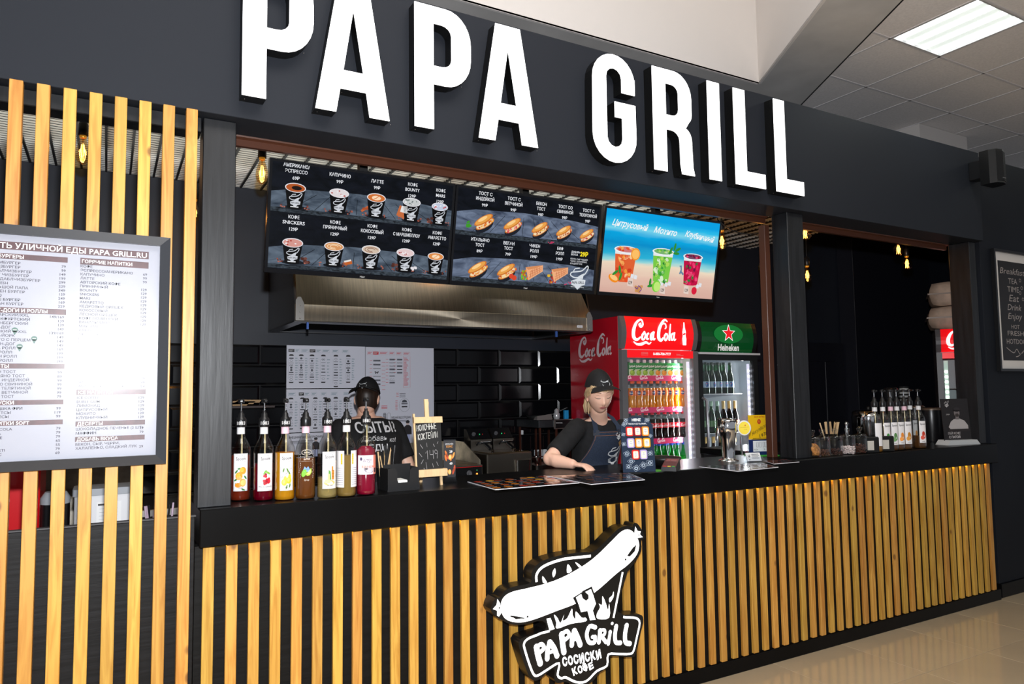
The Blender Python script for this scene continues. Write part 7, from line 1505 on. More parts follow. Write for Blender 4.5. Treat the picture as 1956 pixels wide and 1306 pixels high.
cap_parts(HM @ Matrix.Rotation(math.radians(-13), 4, 'X') @ Matrix.Rotation(math.radians(10), 4, 'Z'), g_)
# T-shirt
ts = MB(); loft(ts, [(a, b, z, rx + .006, ry + .006) for a, b, z, rx, ry in TS[:-1]] + [(2.60, .625, 1.388, .088, .064)])
for a, b in ((shL, el), (shR, elR)):
    limb(ts, [a + Vector((.0, 0, .004)), a.lerp(b, .4), a.lerp(b, .82)], [.060, .060, .059], 16)
    ts.ball((a + Vector((0, 0, .0)))[:], .060)
part('shirt', remesh(ts, .009, 6), TEE, g_)
tr = MB(); loft(tr, [(2.63, .76, .93, .176, .131), (2.63, .76, .82, .180, .135)])
for sx in (-1, 1): limb(tr, [(2.63 + sx * .082, .76, .86), (2.63 + sx * .088, .755, .50), (2.63 + sx * .088, .78, .10)], [.098, .072, .058])
part('trousers', remesh(tr, .015, 3), mat('black_trousers', (.01, .01, .012), .8), g_)
for sx in (-1, 1): part('shoe', MB().rbox(2.63 + sx * .088 - .045, 2.63 + sx * .088 + .045, .60, .84, 0, .07, .04), BLKPL, g_)
def torso(z):
    for s0, s1 in zip(TS, TS[1:]):
        if s0[2] <= z <= s1[2]:
            t = (z - s0[2]) / (s1[2] - s0[2]); return [s0[i] * (1 - t) + s1[i] * t for i in (0, 1, 3, 4)]
    return [TS[0][i] for i in (0, 1, 3, 4)] if z < TS[0][2] else [TS[-1][i] for i in (0, 1, 3, 4)]
def ontorso(s, z, off=.013): cx, cy, rx, ry = torso(z); a = max(-1.5, min(1.5, s / (rx + .01))); return Vector((cx + (rx + off) * math.sin(a), cy - (ry + off) * math.cos(a), z))
def apw(z):   # half width along the surface
    if z > 1.18: return .098 + (.145 - .098) * max(0, (1.325 - z) / .145) ** 1.7
    return .145 + .07 * min(1, (1.18 - z) / .10)
ap = MB(); v = []; nz, nx_ = 26, 18
for j in range(nz + 1):
    z = 1.325 - (1.325 - .70) * j / nz
    for i in range(nx_ + 1): s = (-1 + 2 * i / nx_) * apw(z); v.append(ontorso(s, z, .014 + .002 * math.sin(i * 1.3 + j * .5) * (j / nz))[:])
ap.add(v, [(j * (nx_ + 1) + i, j * (nx_ + 1) + i + 1, (j + 1) * (nx_ + 1) + i + 1, (j + 1) * (nx_ + 1) + i) for j in range(nz) for i in range(nx_)], 0, True)
apo = part('apron', ap, DENIM, g_)
def torib(pts, w, off, m, par, name):
    v = []; 
    for i, (s, z) in enumerate(pts):
        a, b = pts[max(i - 1, 0)], pts[min(i + 1, len(pts) - 1)]; dx, dz = b[0] - a[0], b[1] - a[1]; L = math.hypot(dx, dz) or 1; nx2, nz2 = -dz / L * w / 2, dx / L * w / 2
        v += [ontorso(s + nx2, z + nz2, off)[:], ontorso(s - nx2, z - nz2, off)[:]]
    return part(name, MB().add(v, [(2 * i, 2 * i + 1, 2 * i + 3, 2 * i + 2) for i in range(len(pts) - 1)], 0, True), m, par)
torib([(-.090 + .018 * i, 1.298) for i in range(11)], .0016, .0165, STITCH, apo, 'stitching'); torib([(-.094 + .0188 * i, 1.318) for i in range(11)], .0016, .0165, STITCH, apo, 'stitching')
for s_ in (-1, 1): torib([(s_ * (apw(1.32 - k * .02) - .008), 1.32 - k * .02) for k in range(14)], .0016, .0168, STITCH, apo, 'stitching')
cx = -.088
for s_ in (-1, 1):
    b0 = ontorso(s_ * .086, 1.318, .017); pts = [b0, ontorso(s_ * .082, 1.355, .020), Vector((2.60 + s_ * .068, .585, 1.405)), Vector((2.575 + s_ * .058, .605, 1.432)), Vector((2.575 + s_ * .045, .655, 1.43))]
    v = []
    for i, p in enumerate(pts): v += [(p + Vector((-.017, 0, 0)))[:], (p + Vector((.017, 0, 0)))[:]]
    part('neck_strap', MB().add(v, [(2 * i, 2 * i + 1, 2 * i + 3, 2 * i + 2) for i in range(len(pts) - 1)], 0, True), DENS, apo)
    torib([(s_ * .086, 1.332), (s_ * .086, 1.300)], .040, .018, mat('tan_patch_edge', (.03, .035, .05), .6), apo, 'strap_tab')
sv = Canvas((0, 0, 0), (1, 0, 0), (0, 0, 1), 0); EMB = mat('emblem_thread'); minilogo(sv, .052, 1.188, .115, EMB, 1, DENIM); minilogo(sv, .072, 1.300, .05, EMB, 1, DENIM)
em = MB(); em.add([ontorso(p[0], p[2], .0175 + (.0008 if i in () else 0))[:] for i, p in enumerate(sv.mb.v)], sv.mb.f, 0); em.m = list(sv.mb.m); part('emblem', em, sv.mats, apo)
torib([(.088, 1.262), (.108, 1.235)], .034, .019, mat('kraft_tag', (.36, .20, .07), .6), apo, 'tag')

# ---------- cook seen from behind
c_ = root('person', 'cook seen from behind in a backwards black cap and lettered black T-shirt', 'person', (1.47, 1.45, 0))
CS = [(1.47, 1.42, .90, .175, .125), (1.47, 1.42, 1.02, .165, .12), (1.46, 1.44, 1.14, .175, .12), (1.455, 1.48, 1.25, .195, .125), (1.45, 1.52, 1.33, .205, .11), (1.45, 1.55, 1.385, .17, .085), (1.455, 1.565, 1.42, .10, .07)]
bodyM = MB(); loft(bodyM, [(a, b, z, rx * .95, ry * .95) for a, b, z, rx, ry in CS]); bodyM.tube([(1.455, 1.56, 1.39), (1.455, 1.58, 1.45), (1.457, 1.59, 1.50)], [.062, .054, .052], 16)
sL, sR = Vector((1.275, 1.53, 1.345)), Vector((1.625, 1.53, 1.33)); eL, eR = Vector((1.22, 1.50, 1.10)), Vector((1.70, 1.46, 1.09)); wL, wR = Vector((1.35, 1.70, 1.03)), Vector((1.62, 1.71, 1.03))
for a, b, c in ((sL, eL, wL), (sR, eR, wR)): limb(bodyM, [a, a.lerp(b, .5), b, b.lerp(c, .3), c], [.058, .052, .046, .044, .030]); bodyM.ball(b[:], .046)
hand(bodyM, wL, (.3, .9, -.1), -1, curl=.5); hand(bodyM, wR, (-.3, .9, -.1), 1, curl=.5)
for sx in (-1, 1): limb(bodyM, [(1.47 + sx * .08, 1.42, .9), (1.47 + sx * .09, 1.42, .5), (1.47 + sx * .09, 1.40, .06)], [.09, .062, .042])
CM = Matrix.Translation((1.460, 1.565, 1.535)) @ Euler((math.radians(24), 0, math.radians(150)), 'XYZ').to_matrix().to_4x4()
hd, sf = head_mesh(CM, 1.0); bm_ = remesh(bodyM, .008, 5); o = len(bm_.v); bm_.v += hd.v; bm_.f += [[o + i for i in f] for f in hd.f]; bm_.m += hd.m; bm_.sm += hd.sm
body = part('body', bm_, SKIN, c_)
for s_ in (-1, 1): part('eyebrow', ribbon(CM, sf, [(s_ * .014, .021, .8), (s_ * .053, .019, .3)], .007, .0007), LASH, body)
part('hair', shell(CM, 1.0, 1.06, lambda x, y, z: (y > -.1 and z > -.62) or z > .3), HAIRD, c_)
cap_parts(CM @ Matrix.Rotation(math.radians(172), 4, 'Z') @ Matrix.Rotation(math.radians(6), 4, 'X'), c_)
ts = MB(); loft(ts, [(a, b, z, rx + .008, ry + .008) for a, b, z, rx, ry in CS[:-1]] + [(1.455, 1.56, 1.412, .10, .075)])
for a, b in ((sL, eL), (sR, eR)): limb(ts, [a, a.lerp(b, .4), a.lerp(b, .78)], [.070, .068, .066], 16); ts.ball(a[:], .070)
part('shirt', remesh(ts, .010, 6), TEE, c_)
tr = MB(); loft(tr, [(1.47, 1.42, .95, .182, .134), (1.47, 1.42, .84, .186, .138)])
for sx in (-1, 1): limb(tr, [(1.47 + sx * .085, 1.42, .88), (1.47 + sx * .09, 1.42, .5), (1.47 + sx * .09, 1.40, .08)], [.10, .075, .06])
part('trousers', remesh(tr, .015, 3), mat('black_trousers'), c_)
for sx in (-1, 1): part('shoe', MB().rbox(1.47 + sx * .09 - .048, 1.47 + sx * .09 + .048, 1.34, 1.60, 0, .07, .04), BLKPL, c_)
def backp(x, z):
    for s0, s1 in zip(CS, CS[1:]):
        if s0[2] <= z <= s1[2]: t = (z - s0[2]) / (s1[2] - s0[2]); cx, cy, rx, ry = [s0[i] * (1 - t) + s1[i] * t for i in (0, 1, 3, 4)]; break
    else: cx, cy, rx, ry = CS[-1][0], CS[-1][1], CS[-1][3], CS[-1][4]
    q = max(.05, 1 - ((x - cx) / (rx + .012)) ** 2); return (x, cy - (ry + .020) * math.sqrt(q) , z)
sv = Canvas((0, 0, 0), (1, 0, 0), (0, 0, 1), 0); TP = mat('shirt_print', (.70, .70, .72), .8)
sv.text('СЫТЫ?', 1.475, 1.325, .062, TP, 1, 'c', .02, width=.27); sv.text('Добавь', 1.44, 1.275, .032, TP, 1, 'c', .0, width=.16, shear=.3); sv.text('ка!', 1.56, 1.265, .026, TP, 1, 'c', .0, shear=.3); sv.text('ЕДЫ', 1.46, 1.218, .036, TP, 1, 'c', .02, width=.12)
pm = MB(); pm.add([backp(p[0], p[2]) for p in sv.mb.v], sv.mb.f, 0); part('back_lettering', pm, TP, c_)
# ================================================================= kitchen background
# recipe posters on the tiles
def board(x0, x1, z0, z1, label):
    r = root('recipe_poster', label, 'poster', ((x0 + x1) / 2, 2.18, z0), group=None)
    part('sheet', MB().box(x0, x1, 2.176, 2.182, z0, z1), mat('poster_white', (.66, .66, .74), .45), r)
    return r, Canvas((x0, 2.1757, z0), (1, 0, 0), (0, 0, 1), .0004), x1 - x0, z1 - z0
GREYI = inkc(70, 72, 80); TEAL = inkc(110, 140, 150); REDI = inkc(206, 60, 70); rn = random.Random(21)
def stack(cv, x, y0, y1, n, rn):
    cv.poly([(x - .017, y1), (x + .017, y1), (x + .014, y1 + .009), (x + .007, y1 + .012), (x - .007, y1 + .012), (x - .014, y1 + .009)], TXT, 1); cv.poly([(x - .017, y0), (x + .017, y0), (x + .013, y0 - .008), (x - .013, y0 - .008)], TXT, 1)
    for k in range(n):
        y = y1 + (y0 - y1) * (k + 1) / (n + 1); t = rn.randrange(5)
        if t == 0: cv.ell(x, y, .0085, .0075, GREYI, 1, 10)
        elif t == 1: cv.rect(x - .015, y - .004, x + .015, y + .004, GREYI, 1)
        elif t == 2: cv.ring(x, y, .010, .007, .0016, GREYI, 1, 10)
        elif t == 3: cv.rect(x - .016, y - .0015, x + .016, y + .0015, GREYI, 1)
        else: cv.ring(x - .006, y, .005, .005, .0025, GREYI, 1, 8); cv.ring(x + .006, y, .005, .005, .0025, GREYI, 1, 8)
        cv.rect(x + .026, y, x + .026 + rn.uniform(.012, .022), y + .0025, TEAL, 1); cv.rect(x + .026, y - .004, x + .026 + rn.uniform(.01, .022), y - .002, TEAL, 1)
    cv.rect(x - .021, y0 + .02, x - .0204, y1 - .02, GREYI, 1)
def headers(cv, xs, y, fills, col):
    for (a, b), fl_ in zip(xs, fills):
        if fl_: cv.rect(a, y, b, y + .022, fl_, 1)
        else: cv.stroke([(a, y), (b, y), (b, y + .022), (a, y + .022), (a, y)], .0009, col, 1)
        for k in range(2): cv.rect(a + .004, y + .013 - k * .007, b - .006 - k * .008, y + .0165 - k * .007, inkc(190, 190, 190) if fl_ else col, 2)
r, cv, w, h = board(1.080, 1.641, 1.609, 1.910, 'white recipe poster with burger layer diagrams, upper left on the black tiles')
headers(cv, [(.012, .052), (.056, .09), (.10, .15), (.158, .198), (.202, .24), (.248, .30), (.318, .365), (.39, .44)], h - .048, [TXT, 0, 0, TXT, 0, 0, 0, 0], TEAL)
for k, x in enumerate((.032, .10, .175, .255, .345, .435)): stack(cv, x, .045 - (.03 if k == 4 else 0), h - .075, 10 - (k == 3) * 3, rn)
cv.done('diagrams', r)
r, cv, w, h = board(1.080, 1.641, 1.303, 1.603, 'white recipe poster with burger diagrams below the first, partly behind the cook')
headers(cv, [(.012, .062), (.085, .12), (.124, .16), (.172, .21), (.24, .28), (.31, .36), (.40, .45)], h - .045, [0, TXT, 0, 0, 0, 0, 0], TEAL)
for k, x in enumerate((.032, .11, .20, .27, .345, .42)): stack(cv, x, .03, h - .07, 10, rn)
cv.done('diagrams', r)
r, cv, w, h = board(1.080, 1.641, 1.150, 1.297, 'white staff appearance poster, lowest at the left behind the syrup bottles')
cv.text('ВНЕШНИЙ ВИД СОТРУДНИКА', .02, h - .035, .015, TXT, 1, 'l', .02, width=.24)
for k in range(3): cv.rect(.03, h - .055 - k * .009, .20 - k * .02, h - .052 - k * .009, GREYI, 1)
def staff(cv, x, y, s_):
    cv.ell(x, y + .085 * s_, .014 * s_, .016 * s_, inkc(200, 180, 176), 1); cv.ell(x, y + .094 * s_, .016 * s_, .011 * s_, TXT, 2); cv.poly([(x - .032 * s_, y + .0), (x + .032 * s_, y + .0), (x + .03 * s_, y + .055 * s_), (x + .012 * s_, y + .07 * s_), (x - .012 * s_, y + .07 * s_), (x - .03 * s_, y + .055 * s_)], TXT, 1); cv.poly([(x - .018 * s_, y - .06 * s_), (x + .018 * s_, y - .06 * s_), (x + .02 * s_, y), (x - .02 * s_, y)], inkc(170, 176, 210), 1)
staff(cv, .205, .03, .8); cv.done('diagrams', r)
r, cv, w, h = board(1.645, 2.184, 1.150, 1.908, 'large white poster with red and black snack diagrams, right of the cook')
headers(cv, [(.012, .052), (.056, .098), (.104, .17), (.18, .225), (.235, .28), (.292, .345)], h - .055, [0, REDI, 0, 0, 0, 0], REDI)
cv.stroke([(.292, h - .30), (.345, h - .30), (.345, h - .065), (.292, h - .065), (.292, h - .30)], .0012, REDI, 1)
for k in range(22): cv.rect(.297, h - .08 - k * .0098, .297 + rn.uniform(.018, .04), h - .0765 - k * .0098, REDI, 1)
def wavy(cv, x, y, w_, m, th=.0035): cv.stroke([(x - w_ / 2 + w_ * k / 12, y + (.0025 if k % 2 else -.0025)) for k in range(13)], th, m, 1)
for x, y0, kinds in ((.085, h - .10, 'srwbwsrm'), (.203, h - .09, 'swwrwdmr'), (.262, h - .09, 'rwsdr')):
    for k, t in enumerate(kinds):
        y = y0 - k * .029 * (1 if x < .2 else .85); w_ = .055 if x < .2 else .042
        if t in 'sr': cv.rect(x - w_ / 2, y - .006, x + w_ / 2, y + .006, mat('hatched_grey', s2l(110, 110, 120), .5), 1); wavy(cv, x, y + .003, w_ * .96, TXT, .0018)
        elif t == 'w': wavy(cv, x, y, w_, TXT)
        elif t == 'd': cv.rect(x - w_ / 2, y - .003, x + w_ / 2, y + .003, TXT, 1)
        elif t == 'b': [cv.ell(x + rn.uniform(-.016, .016), y + rn.uniform(-.006, .006), .005, .004, TXT, 1, 7) for _ in range(7)]
        elif t == 'm': cv.stroke([(x - w_ / 2, y - .008), (x - w_ * .15, y + .01), (x + .002, y - .006), (x + w_ * .2, y + .008), (x + w_ / 2, y - .008), (x - w_ / 2, y - .008)], .0012, GREYI, 1)
        cv.rect(x - w_ / 2 - .028, y, x - w_ / 2 - .008, y + .0025, REDI, 1)
        if x < .2: cv.rect(x + w_ / 2 + .010, y - .012, x + w_ / 2 + .038, y - .0095, REDI, 1)
for k in range(3): wavy(cv, .285, h - .345 - k * .012, .045, TXT if k != 1 else GREYI); cv.rect(.235, h - .343 - k * .012, .255, h - .340 - k * .012, REDI, 1)
cv.ring(.30, h - .43, .042, .050, .0012, GREYI, 1, 24); cv.poly([(.278, h - .41), (.322, h - .41), (.315, h - .395), (.30, h - .39), (.285, h - .395)], GREYI, 1); cv.rect(.276, h - .425, .324, h - .415, mat('hatched_grey'), 1); cv.rect(.278, h - .447, .322, h - .438, TXT, 1)
for k in range(7): cv.rect(.228, h - .40 - k * .011, .246, h - .397 - k * .011, REDI, 1)
for k in range(3): cv.rect(.12, h - .435 - k * .010, .165, h - .431 - k * .010, REDI, 1)
for x in (.145, .178): cv.stroke([(a, b) for a, b in rrect(x - .011, x + .011, h - .55, h - .485, .010, 3)] + [rrect(x - .011, x + .011, h - .55, h - .485, .010, 3)[0]], .0014, GREYI, 1)
for k in range(8): wavy(cv, .145, h - .49 - k * .0075, .018, TXT, .004)
cv.text('ВНЕШНИЙ ВИД СОТРУДНИКА', .275, h - .53, .016, TXT, 1, 'c', .02, width=.155)
for k in range(2): cv.rect(.215, h - .545 - k * .008, .335, h - .542 - k * .008, GREYI, 1)
staff(cv, .235, h - .65, 1.0); staff(cv, .325, h - .65, 1.0); cv.done('diagrams', r)

# wall shelf with wooden scoops
r = root('wall_shelf', 'small dark shelf on the black tiles above the syrup bottles at the left', 'shelf', (.88, 2.1, 1.49)); part('plank', MB().cbox(.60, .975, 2.02, 2.186, 1.480, 1.497, .003), mat('dark_walnut', (.035, .02, .018), .5), r)
for k in range(3): o = thing('wooden_tray', MB().prism([(0, 0), (.16, 0), (.175, .018), (.04, .022)], lambda a, b, c: (a, c, b), 0, .10), mat('kraft_tray', (.42, .26, .12), .6), ('lowest', 'middle', 'topmost')[k] + ' flat kraft tray of the small pile on the dark wall shelf', 'tray', 'kraft trays on the wall shelf', (.64 + .04 * k, 2.05, 1.4975 + .009 * k))
# rear worktop
rb = root('rear_counter', 'dark rear counter along the tiled wall', 'counter', (1.7, 1.9, 0)); part('cabinet', MB().box(.2, 3.2, 1.66, 2.18, 0, .89), BLKMT, rb); part('worktop', MB().cbox(.18, 3.22, 1.62, 2.185, .89, .93, .003), STEEL, rb)
# griddle with splash guard
r = root('griddle', 'steel griddle with a soiled splash guard and red lined control panel', 'griddle', (2.1, 1.85, .93))
SS = mat('worn_steel', (.36, .33, .28), .38, 1.0, noise=(18, .25)); part('body', MB().cbox(1.82, 2.335, 1.66, 2.10, .95, 1.055, .004), SS, r)
part('front_panel', MB().box(1.83, 2.325, 1.652, 1.66, .962, 1.048), BLKPL, r); part('red_line', MB().box(1.83, 2.325, 1.649, 1.652, 1.042, 1.046), mat('red_line', (.6, .02, .02), .4), r); part('red_line', MB().box(1.83, 2.325, 1.649, 1.652, .964, .968), mat('red_line'), r)
part('knob', MB().lathe([(.020, 0), (.020, .004), (.014, .006), (.013, .022)], seg=16).xform(Matrix.Translation((2.225, 1.652, 1.0)) @ Matrix.Rotation(PI / 2, 4, 'X')), mat('grey_knob', (.12, .12, .13), .3), r)
part('green_lamp', MB().ball((2.285, 1.650, 1.018), .005, seg=8, rings=6), mat('green_pilot', (.02, .3, .1), .4, emit=.4), r); part('amber_lamp', MB().ball((2.285, 1.650, .992), .007, seg=8, rings=6), mat('amber_pilot', (1, .3, .05), .4, emit=3, ecol=(1, .25, .03)), r)
part('plate', MB().box(1.85, 2.31, 1.69, 2.08, 1.055, 1.06), mat('seasoned_plate', (.10, .06, .03), .4, noise=(20, .6)), r)
GD = mat('soiled_guard', (.50, .44, .34), .4, .6, noise=(10, .4))
part('splash_guard', MB().prism([(1.68, 1.055), (2.095, 1.055), (2.095, 1.20), (1.95, 1.20), (1.68, 1.085)], lambda a, b, c: (c, a, b), 2.322, 2.328), GD, r); part('splash_guard', MB().box(1.83, 2.328, 2.095, 2.10, 1.055, 1.20), GD, r)
for x in (1.86, 2.28): part('foot', MB().lathe([(.016, .930), (.014, .95)], x, 1.72, 0, 10), BLKPL, r)
# double fryer
r = root('deep_fryer', 'steel double deep fryer with two black control heads', 'fryer', (2.55, 1.85, .93)); FX = 2.375
part('tank', MB().cbox(FX, FX + .375, 1.665, 1.94, .932, 1.125, .008), mat('fryer_steel', (.40, .36, .30), .3, 1.0), r)
part('oil_rim', MB().box(FX + .02, FX + .355, 1.685, 1.92, 1.125, 1.130), mat('dark_oil', (.05, .03, .01), .15), r)
part('tap_post', MB().lathe([(.012, 1.125), (.012, 1.15), (.014, 1.152)], FX + .06, 1.70, 0, 12), CHROME, r); part('tap_post', MB().lathe([(.012, 1.125), (.012, 1.15), (.014, 1.152)], FX + .24, 1.70, 0, 12), CHROME, r)
for k in range(2):
    x = FX + .005 + k * .19
    part('control_head', MB().prism([(1.94, 1.0), (2.06, 1.0), (2.06, 1.285), (2.02, 1.285), (1.955, 1.215), (1.94, 1.21)], lambda a, b, c: (c, a, b), x, x + .178), mat('fryer_steel'), r)
    part('panel', MB().hexa([(x + .003, 1.950, 1.216), (x + .175, 1.950, 1.216), (x + .175, 1.956, 1.212), (x + .003, 1.956, 1.212), (x + .003, 2.017, 1.290), (x + .175, 2.017, 1.290), (x + .175, 2.023, 1.286), (x + .003, 2.023, 1.286)]), BLKPL, r)
    part('green_lamp', MB().ball((x + .09, 1.972, 1.248), .004, seg=8, rings=6), mat('green_pilot2', (.02, .5, .15), .4, emit=1.2), r); part('red_lamp', MB().ball((x + .115, 1.972, 1.248), .003, seg=8, rings=6), mat('red_pilot', (.5, .02, .02), .4, emit=.5), r)
    part('dial', MB().lathe([(.016, 0), (.014, .012)], seg=14).xform(Matrix.Translation((x + .04, 1.975, 1.248)) @ Matrix.Rotation(math.radians(50), 4, 'X')), mat('grey_knob'), r)
    bk = part('basket_handle', MB().tube([(x + .03, 1.90, 1.175), (x + .03, 1.88, 1.19), (x + .15, 1.88, 1.19), (x + .15, 1.90, 1.175)], .008, 8).tube([(x + .08, 1.87, 1.185), (x + .07, 1.76, 1.15)], .012, 8), BLKPL, r)
    part('bright_bar', MB().tube([(x + .05, 1.872, 1.196), (x + .13, 1.872, 1.196)], .006, 8), CHROME, bk)
# steel pans
GP = mat('pan_steel', (.45, .42, .38), .25, 1.0)
def gn(x, y, w_, d_, z0, z1, name, label):
    o_ = rrect(x, x + w_, y, y + d_, .02, 4); r = root(name, label, 'pan', (x + w_ / 2, y + d_ / 2, z0)); n = len(o_); cx, cy = x + w_ / 2, y + d_ / 2
    sc = lambda k, z: [(cx + (a - cx) * k, cy + (b - cy) * k, z) for a, b in o_]
    v = sc(.90, z0) + sc(1.0, z1) + sc(1.06, z1) + sc(.97, z1 - .002) + sc(.88, z0 + .003)
    m = MB().add(v, [list(range(n))[::-1]] + [(j * n + i, j * n + (i + 1) % n, (j + 1) * n + (i + 1) % n, (j + 1) * n + i) for j in range(4) for i in range(n)] + [[4 * n + i for i in range(n)]], 0); part('body', m, GP, r); return r
gn(2.60, 1.64, .13, .13, .965, 1.07, 'steel_pan', 'deep small steel pan on a white dish, right of the fryer'); 
thing('white_dish', MB().lathe([(.06, 0), (.07, .02), (.075, .034), (.07, .035)], seg=24), WHT, 'shallow white dish under the deep steel pan', 'dish', loc=(2.665, 1.705, .930))
gn(2.78, 1.66, .26, .20, .932, 1.02, 'steel_pan', 'low steel tray with serving tools behind the cashier')
thing('serving_scoop', MB().lathe([(.001, -.035), (.03, -.02), (.04, 0), (.038, 0), (.001, -.028)], 2.93, 1.76, 1.07, 16).tube([(2.95, 1.75, 1.075), (3.02, 1.72, 1.09)], .006), CHROME, 'steel scoop resting on the low tray', 'scoop').location = (0, 0, -.016)
thing('steel_funnel', MB().lathe([(.012, 0), (.035, .05), (.055, .06), (.05, .06)], 2.83, 1.74, 1.02, 16), CHROME, 'small steel funnel standing in the tray', 'funnel').location = (0, 0, -.0)
# raised rack appliance
r = root('raised_rack', 'dark steel rack on thin legs against the tiles left of the red fridge', 'rack', (3.05, 2.0, .93)); RK = mat('rack_dark', (.05, .055, .06), .4, .7)
part('top', MB().cbox(2.905, 3.215, 1.82, 2.17, 1.285, 1.345, .004), RK, r); part('rail_front', MB().box(3.04, 3.215, 1.812, 1.82, 1.272, 1.348), mat('rack_trim', (.35, .33, .30), .35, .9), r); part('black_inset', MB().box(3.05, 3.21, 1.809, 1.812, 1.28, 1.34), BLKPL, r)
for x in (2.925, 3.075, 3.20):
    for y in (1.84, 2.15): part('leg', MB().box(x - .007, x + .007, y - .007, y + .007, .93, 1.285), mat('copper_leg', (.16, .06, .04), .35, .8), r)
cv = Canvas((3.055, 1.8088, 1.315), (1, 0, 0), (0, 0, 1), .0003); cv.text('HURAKAN', 0, 0, .010, inkc(200, 200, 200), 1, 'l', .02, sx=.9); cv.done('maker_mark', r)
thing('salt_pot', MB().lathe([(.022, 0), (.028, .02), (.026, .045), (.018, .055), (.020, .07), (.006, .085)], seg=16), mat('milky_pot', (.6, .6, .6), .25, .4), 'round salt pot with a steel top on the dark rack', 'pot', loc=(3.12, 1.90, 1.345))
o = thing('frying_pan', MB().lathe([(.07, 0), (.09, .03), (.087, .03), (.065, .004)], seg=20).tube([(.09, 0, .025), (.16, 0, .055)], .006).tube([(.15, 0, .05), (.24, 0, .09)], .009), CI, 'black frying pan with its handle rising right on the dark rack', 'pan', loc=(3.02, 2.03, 1.345)); o.rotation_euler = (0, 0, -.6)
thing('blue_carton', MB().cbox(-.018, .018, -.012, .012, 0, .07, .002), mat('bright_blue_card', s2l(30, 150, 210), .4), 'small bright blue carton on the dark rack', 'carton', loc=(3.19, 1.87, 1.345))
thing('grey_packet', MB().hexa([(-.07, -.03, 0), (.07, -.03, 0), (.07, .03, 0), (-.07, .03, 0), (-.065, -.02, .03), (.065, -.02, .045), (.06, .02, .04), (-.06, .02, .025)]), mat('grey_packet', (.16, .14, .13), .6), 'creased grey packet lying on the dark rack', 'packet', loc=(2.98, 1.88, 1.345))
# wall sockets
for k, (x, z, lab) in enumerate(((2.955, 1.235, 'small white wall switch on the black tiles, left of the rack legs'), (3.115, 1.05, 'left white wall socket low on the black tiles'), (3.20, 1.05, 'right white wall socket low on the black tiles'))):
    r = root('wall_socket', lab, 'socket', (x, 2.18, z)); w_ = .018 if k == 0 else .038; part('plate', MB().cbox(x - w_, x + w_, 2.172, 2.186, z - w_, z + w_, .003), WHT, r)
    if k: part('recess', MB().lathe([(.026, 0), (.022, -.001)], seg=18).xform(Matrix.Translation((x, 2.1715, z)) @ Matrix.Rotation(PI / 2, 4, 'X')), mat('socket_shadow', (.1, .1, .1), .6), r)

# ---- behind the pine slats at lower left
lc = root('side_counter', 'low steel topped counter behind the pine slats', 'counter', (-.4, .8, 0)); part('cabinet', MB().box(-1.4, .27, .45, 1.15, 0, .86), BLKMT, lc); part('worktop', MB().cbox(-1.42, .28, .43, 1.17, .86, .89, .003), STEEL, lc)
r = root('red_cooler', 'red drinks cooler with a ringed white script logo behind the slats', 'cooler', (-.55, 1.0, .89)); part('body', MB().cbox(-.92, -.245, .80, 1.15, .89, 1.32, .006), CRED, r)
part('lid', MB().cbox(-.93, -.235, .79, 1.16, 1.32, 1.36, .004), BLKPL, r)
cv = Canvas((-.60, .7985, 1.10), (1, 0, 0), (0, 0, 1), .0004); cv.ring(.0, .03, .245, .19, .007, inkc(230, 220, 220), 1, 40); script_cola(cv, -.20, .0, .40, inkc(235, 230, 230), 1); cv.done('ring_logo', r)
r = root('white_container', 'white plastic container with a paper label behind the pine slats', 'container', (.0, .80, .89))
part('body', MB().rbox(-.115, .118, .72, .90, .89, 1.135, .02), WHT, r); part('lid', MB().rbox(-.122, .125, .713, .907, 1.135, 1.165, .02), mat('grey_lid', (.35, .37, .4), .4), r)
cv = Canvas((-.03, .7195, .99), (1, 0, 0), (0, 0, 1), .0004); cv.rect(0, 0, .095, .115, inkc(236, 236, 236), 1); cv.rect(.005, .10, .03, .108, TXT, 2)
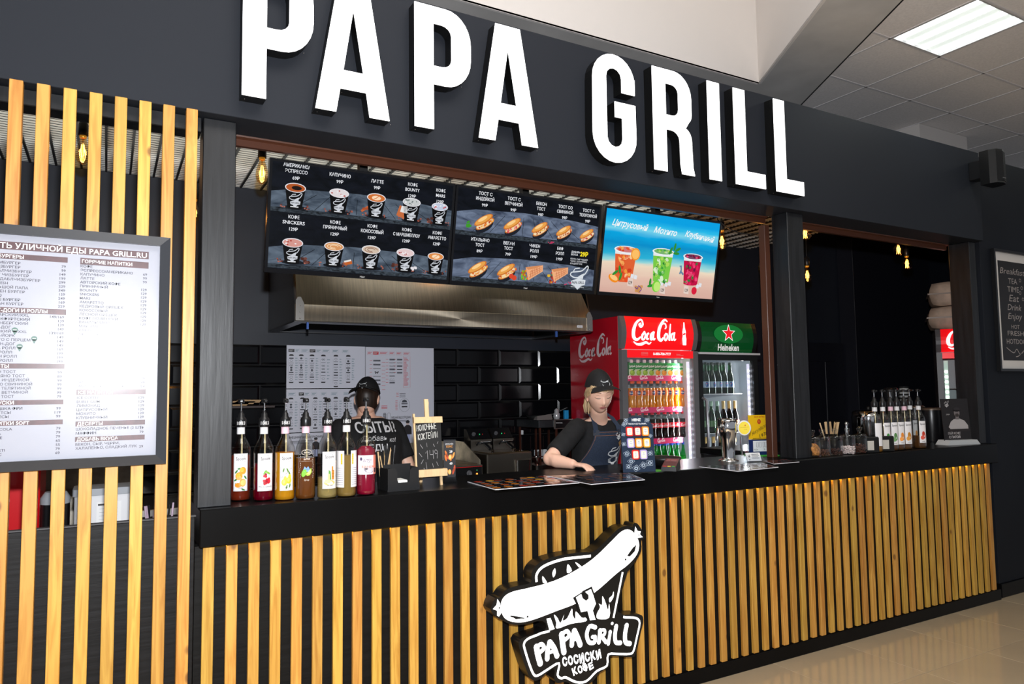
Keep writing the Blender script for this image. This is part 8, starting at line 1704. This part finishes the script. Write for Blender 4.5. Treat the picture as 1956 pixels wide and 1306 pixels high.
for k in range(6): cv.rect(.01, .085 - k * .015, .08, .086 - k * .015, inkc(150, 150, 155), 2)
cv.text('10:30', .045, .099, .008, TXT, 2, 'l'); cv.done('paper_label', r)
r = root('wire_basket', 'white wire basket standing before the white container', 'basket', (.0, .64, .89)); wbm = MB()
for k in range(11): wbm.box(-.12 + k * .022, -.1175 + k * .022, .60, .6025, .89, 1.005)
for k in range(4): wbm.box(-.12, .103, .598, .6005, .90 + k * .033, .9035 + k * .033)
for k in range(4): wbm.box(-.12, -.1175, .60, .68, .90 + k * .033, .9035 + k * .033); wbm.box(.10, .1025, .60, .68, .90 + k * .033, .9035 + k * .033)
part('wires', wbm, WHT, r, kind='stuff')
r = root('black_dispenser', 'dark tall dispenser with a grey top band left of the white container', 'dispenser', (-.19, .75, .89)); part('body', MB().lathe([(.055, 0), (.055, .22)], -.185, .76, .89, 20), CAN, r); part('band', MB().lathe([(.056, .22), (.056, .245), (.04, .27)], -.185, .76, .89, 20), mat('grey_lid'), r)
r = root('straw_box', 'clear box of striped straws behind the last pine slats', 'straw holder', (.20, .55, .89)); part('box', MB().box(.155, .262, .50, .60, .89, 1.03), mat('smoky_box', (.03, .03, .032), .2), r)
rn = random.Random(6)
for k in range(9):
    m = MB().lathe([(.0045, 0), (.0045, .20)], seg=7); o = local('straw', m, mat('lilac_straw', (.5, .38, .48), .4) if k % 3 else mat('black_straw'), r); o.location = (rn.uniform(-.035, .05), rn.uniform(-.03, .03), .01); o.rotation_euler = (rn.uniform(-.15, .15), rn.uniform(-.28, .28), 0)
r = root('prep_cabinet', 'steel refrigerated prep cabinet at the back wall behind the slats', 'cabinet', (.0, 1.95, 0)); part('body', MB().cbox(-.9, .17, 1.75, 2.17, 0, 1.02, .004), SS, r); part('upper_shelf', MB().cbox(-.5, .165, 1.90, 2.17, 1.16, 1.19, .003), SS, r); part('back_guard', MB().box(-.9, .17, 2.165, 2.17, 1.02, 1.30), SS, r)
for x in (-.48, .15): part('post', MB().box(x - .01, x + .01, 1.93, 1.95, 1.02, 1.16), SS, r)
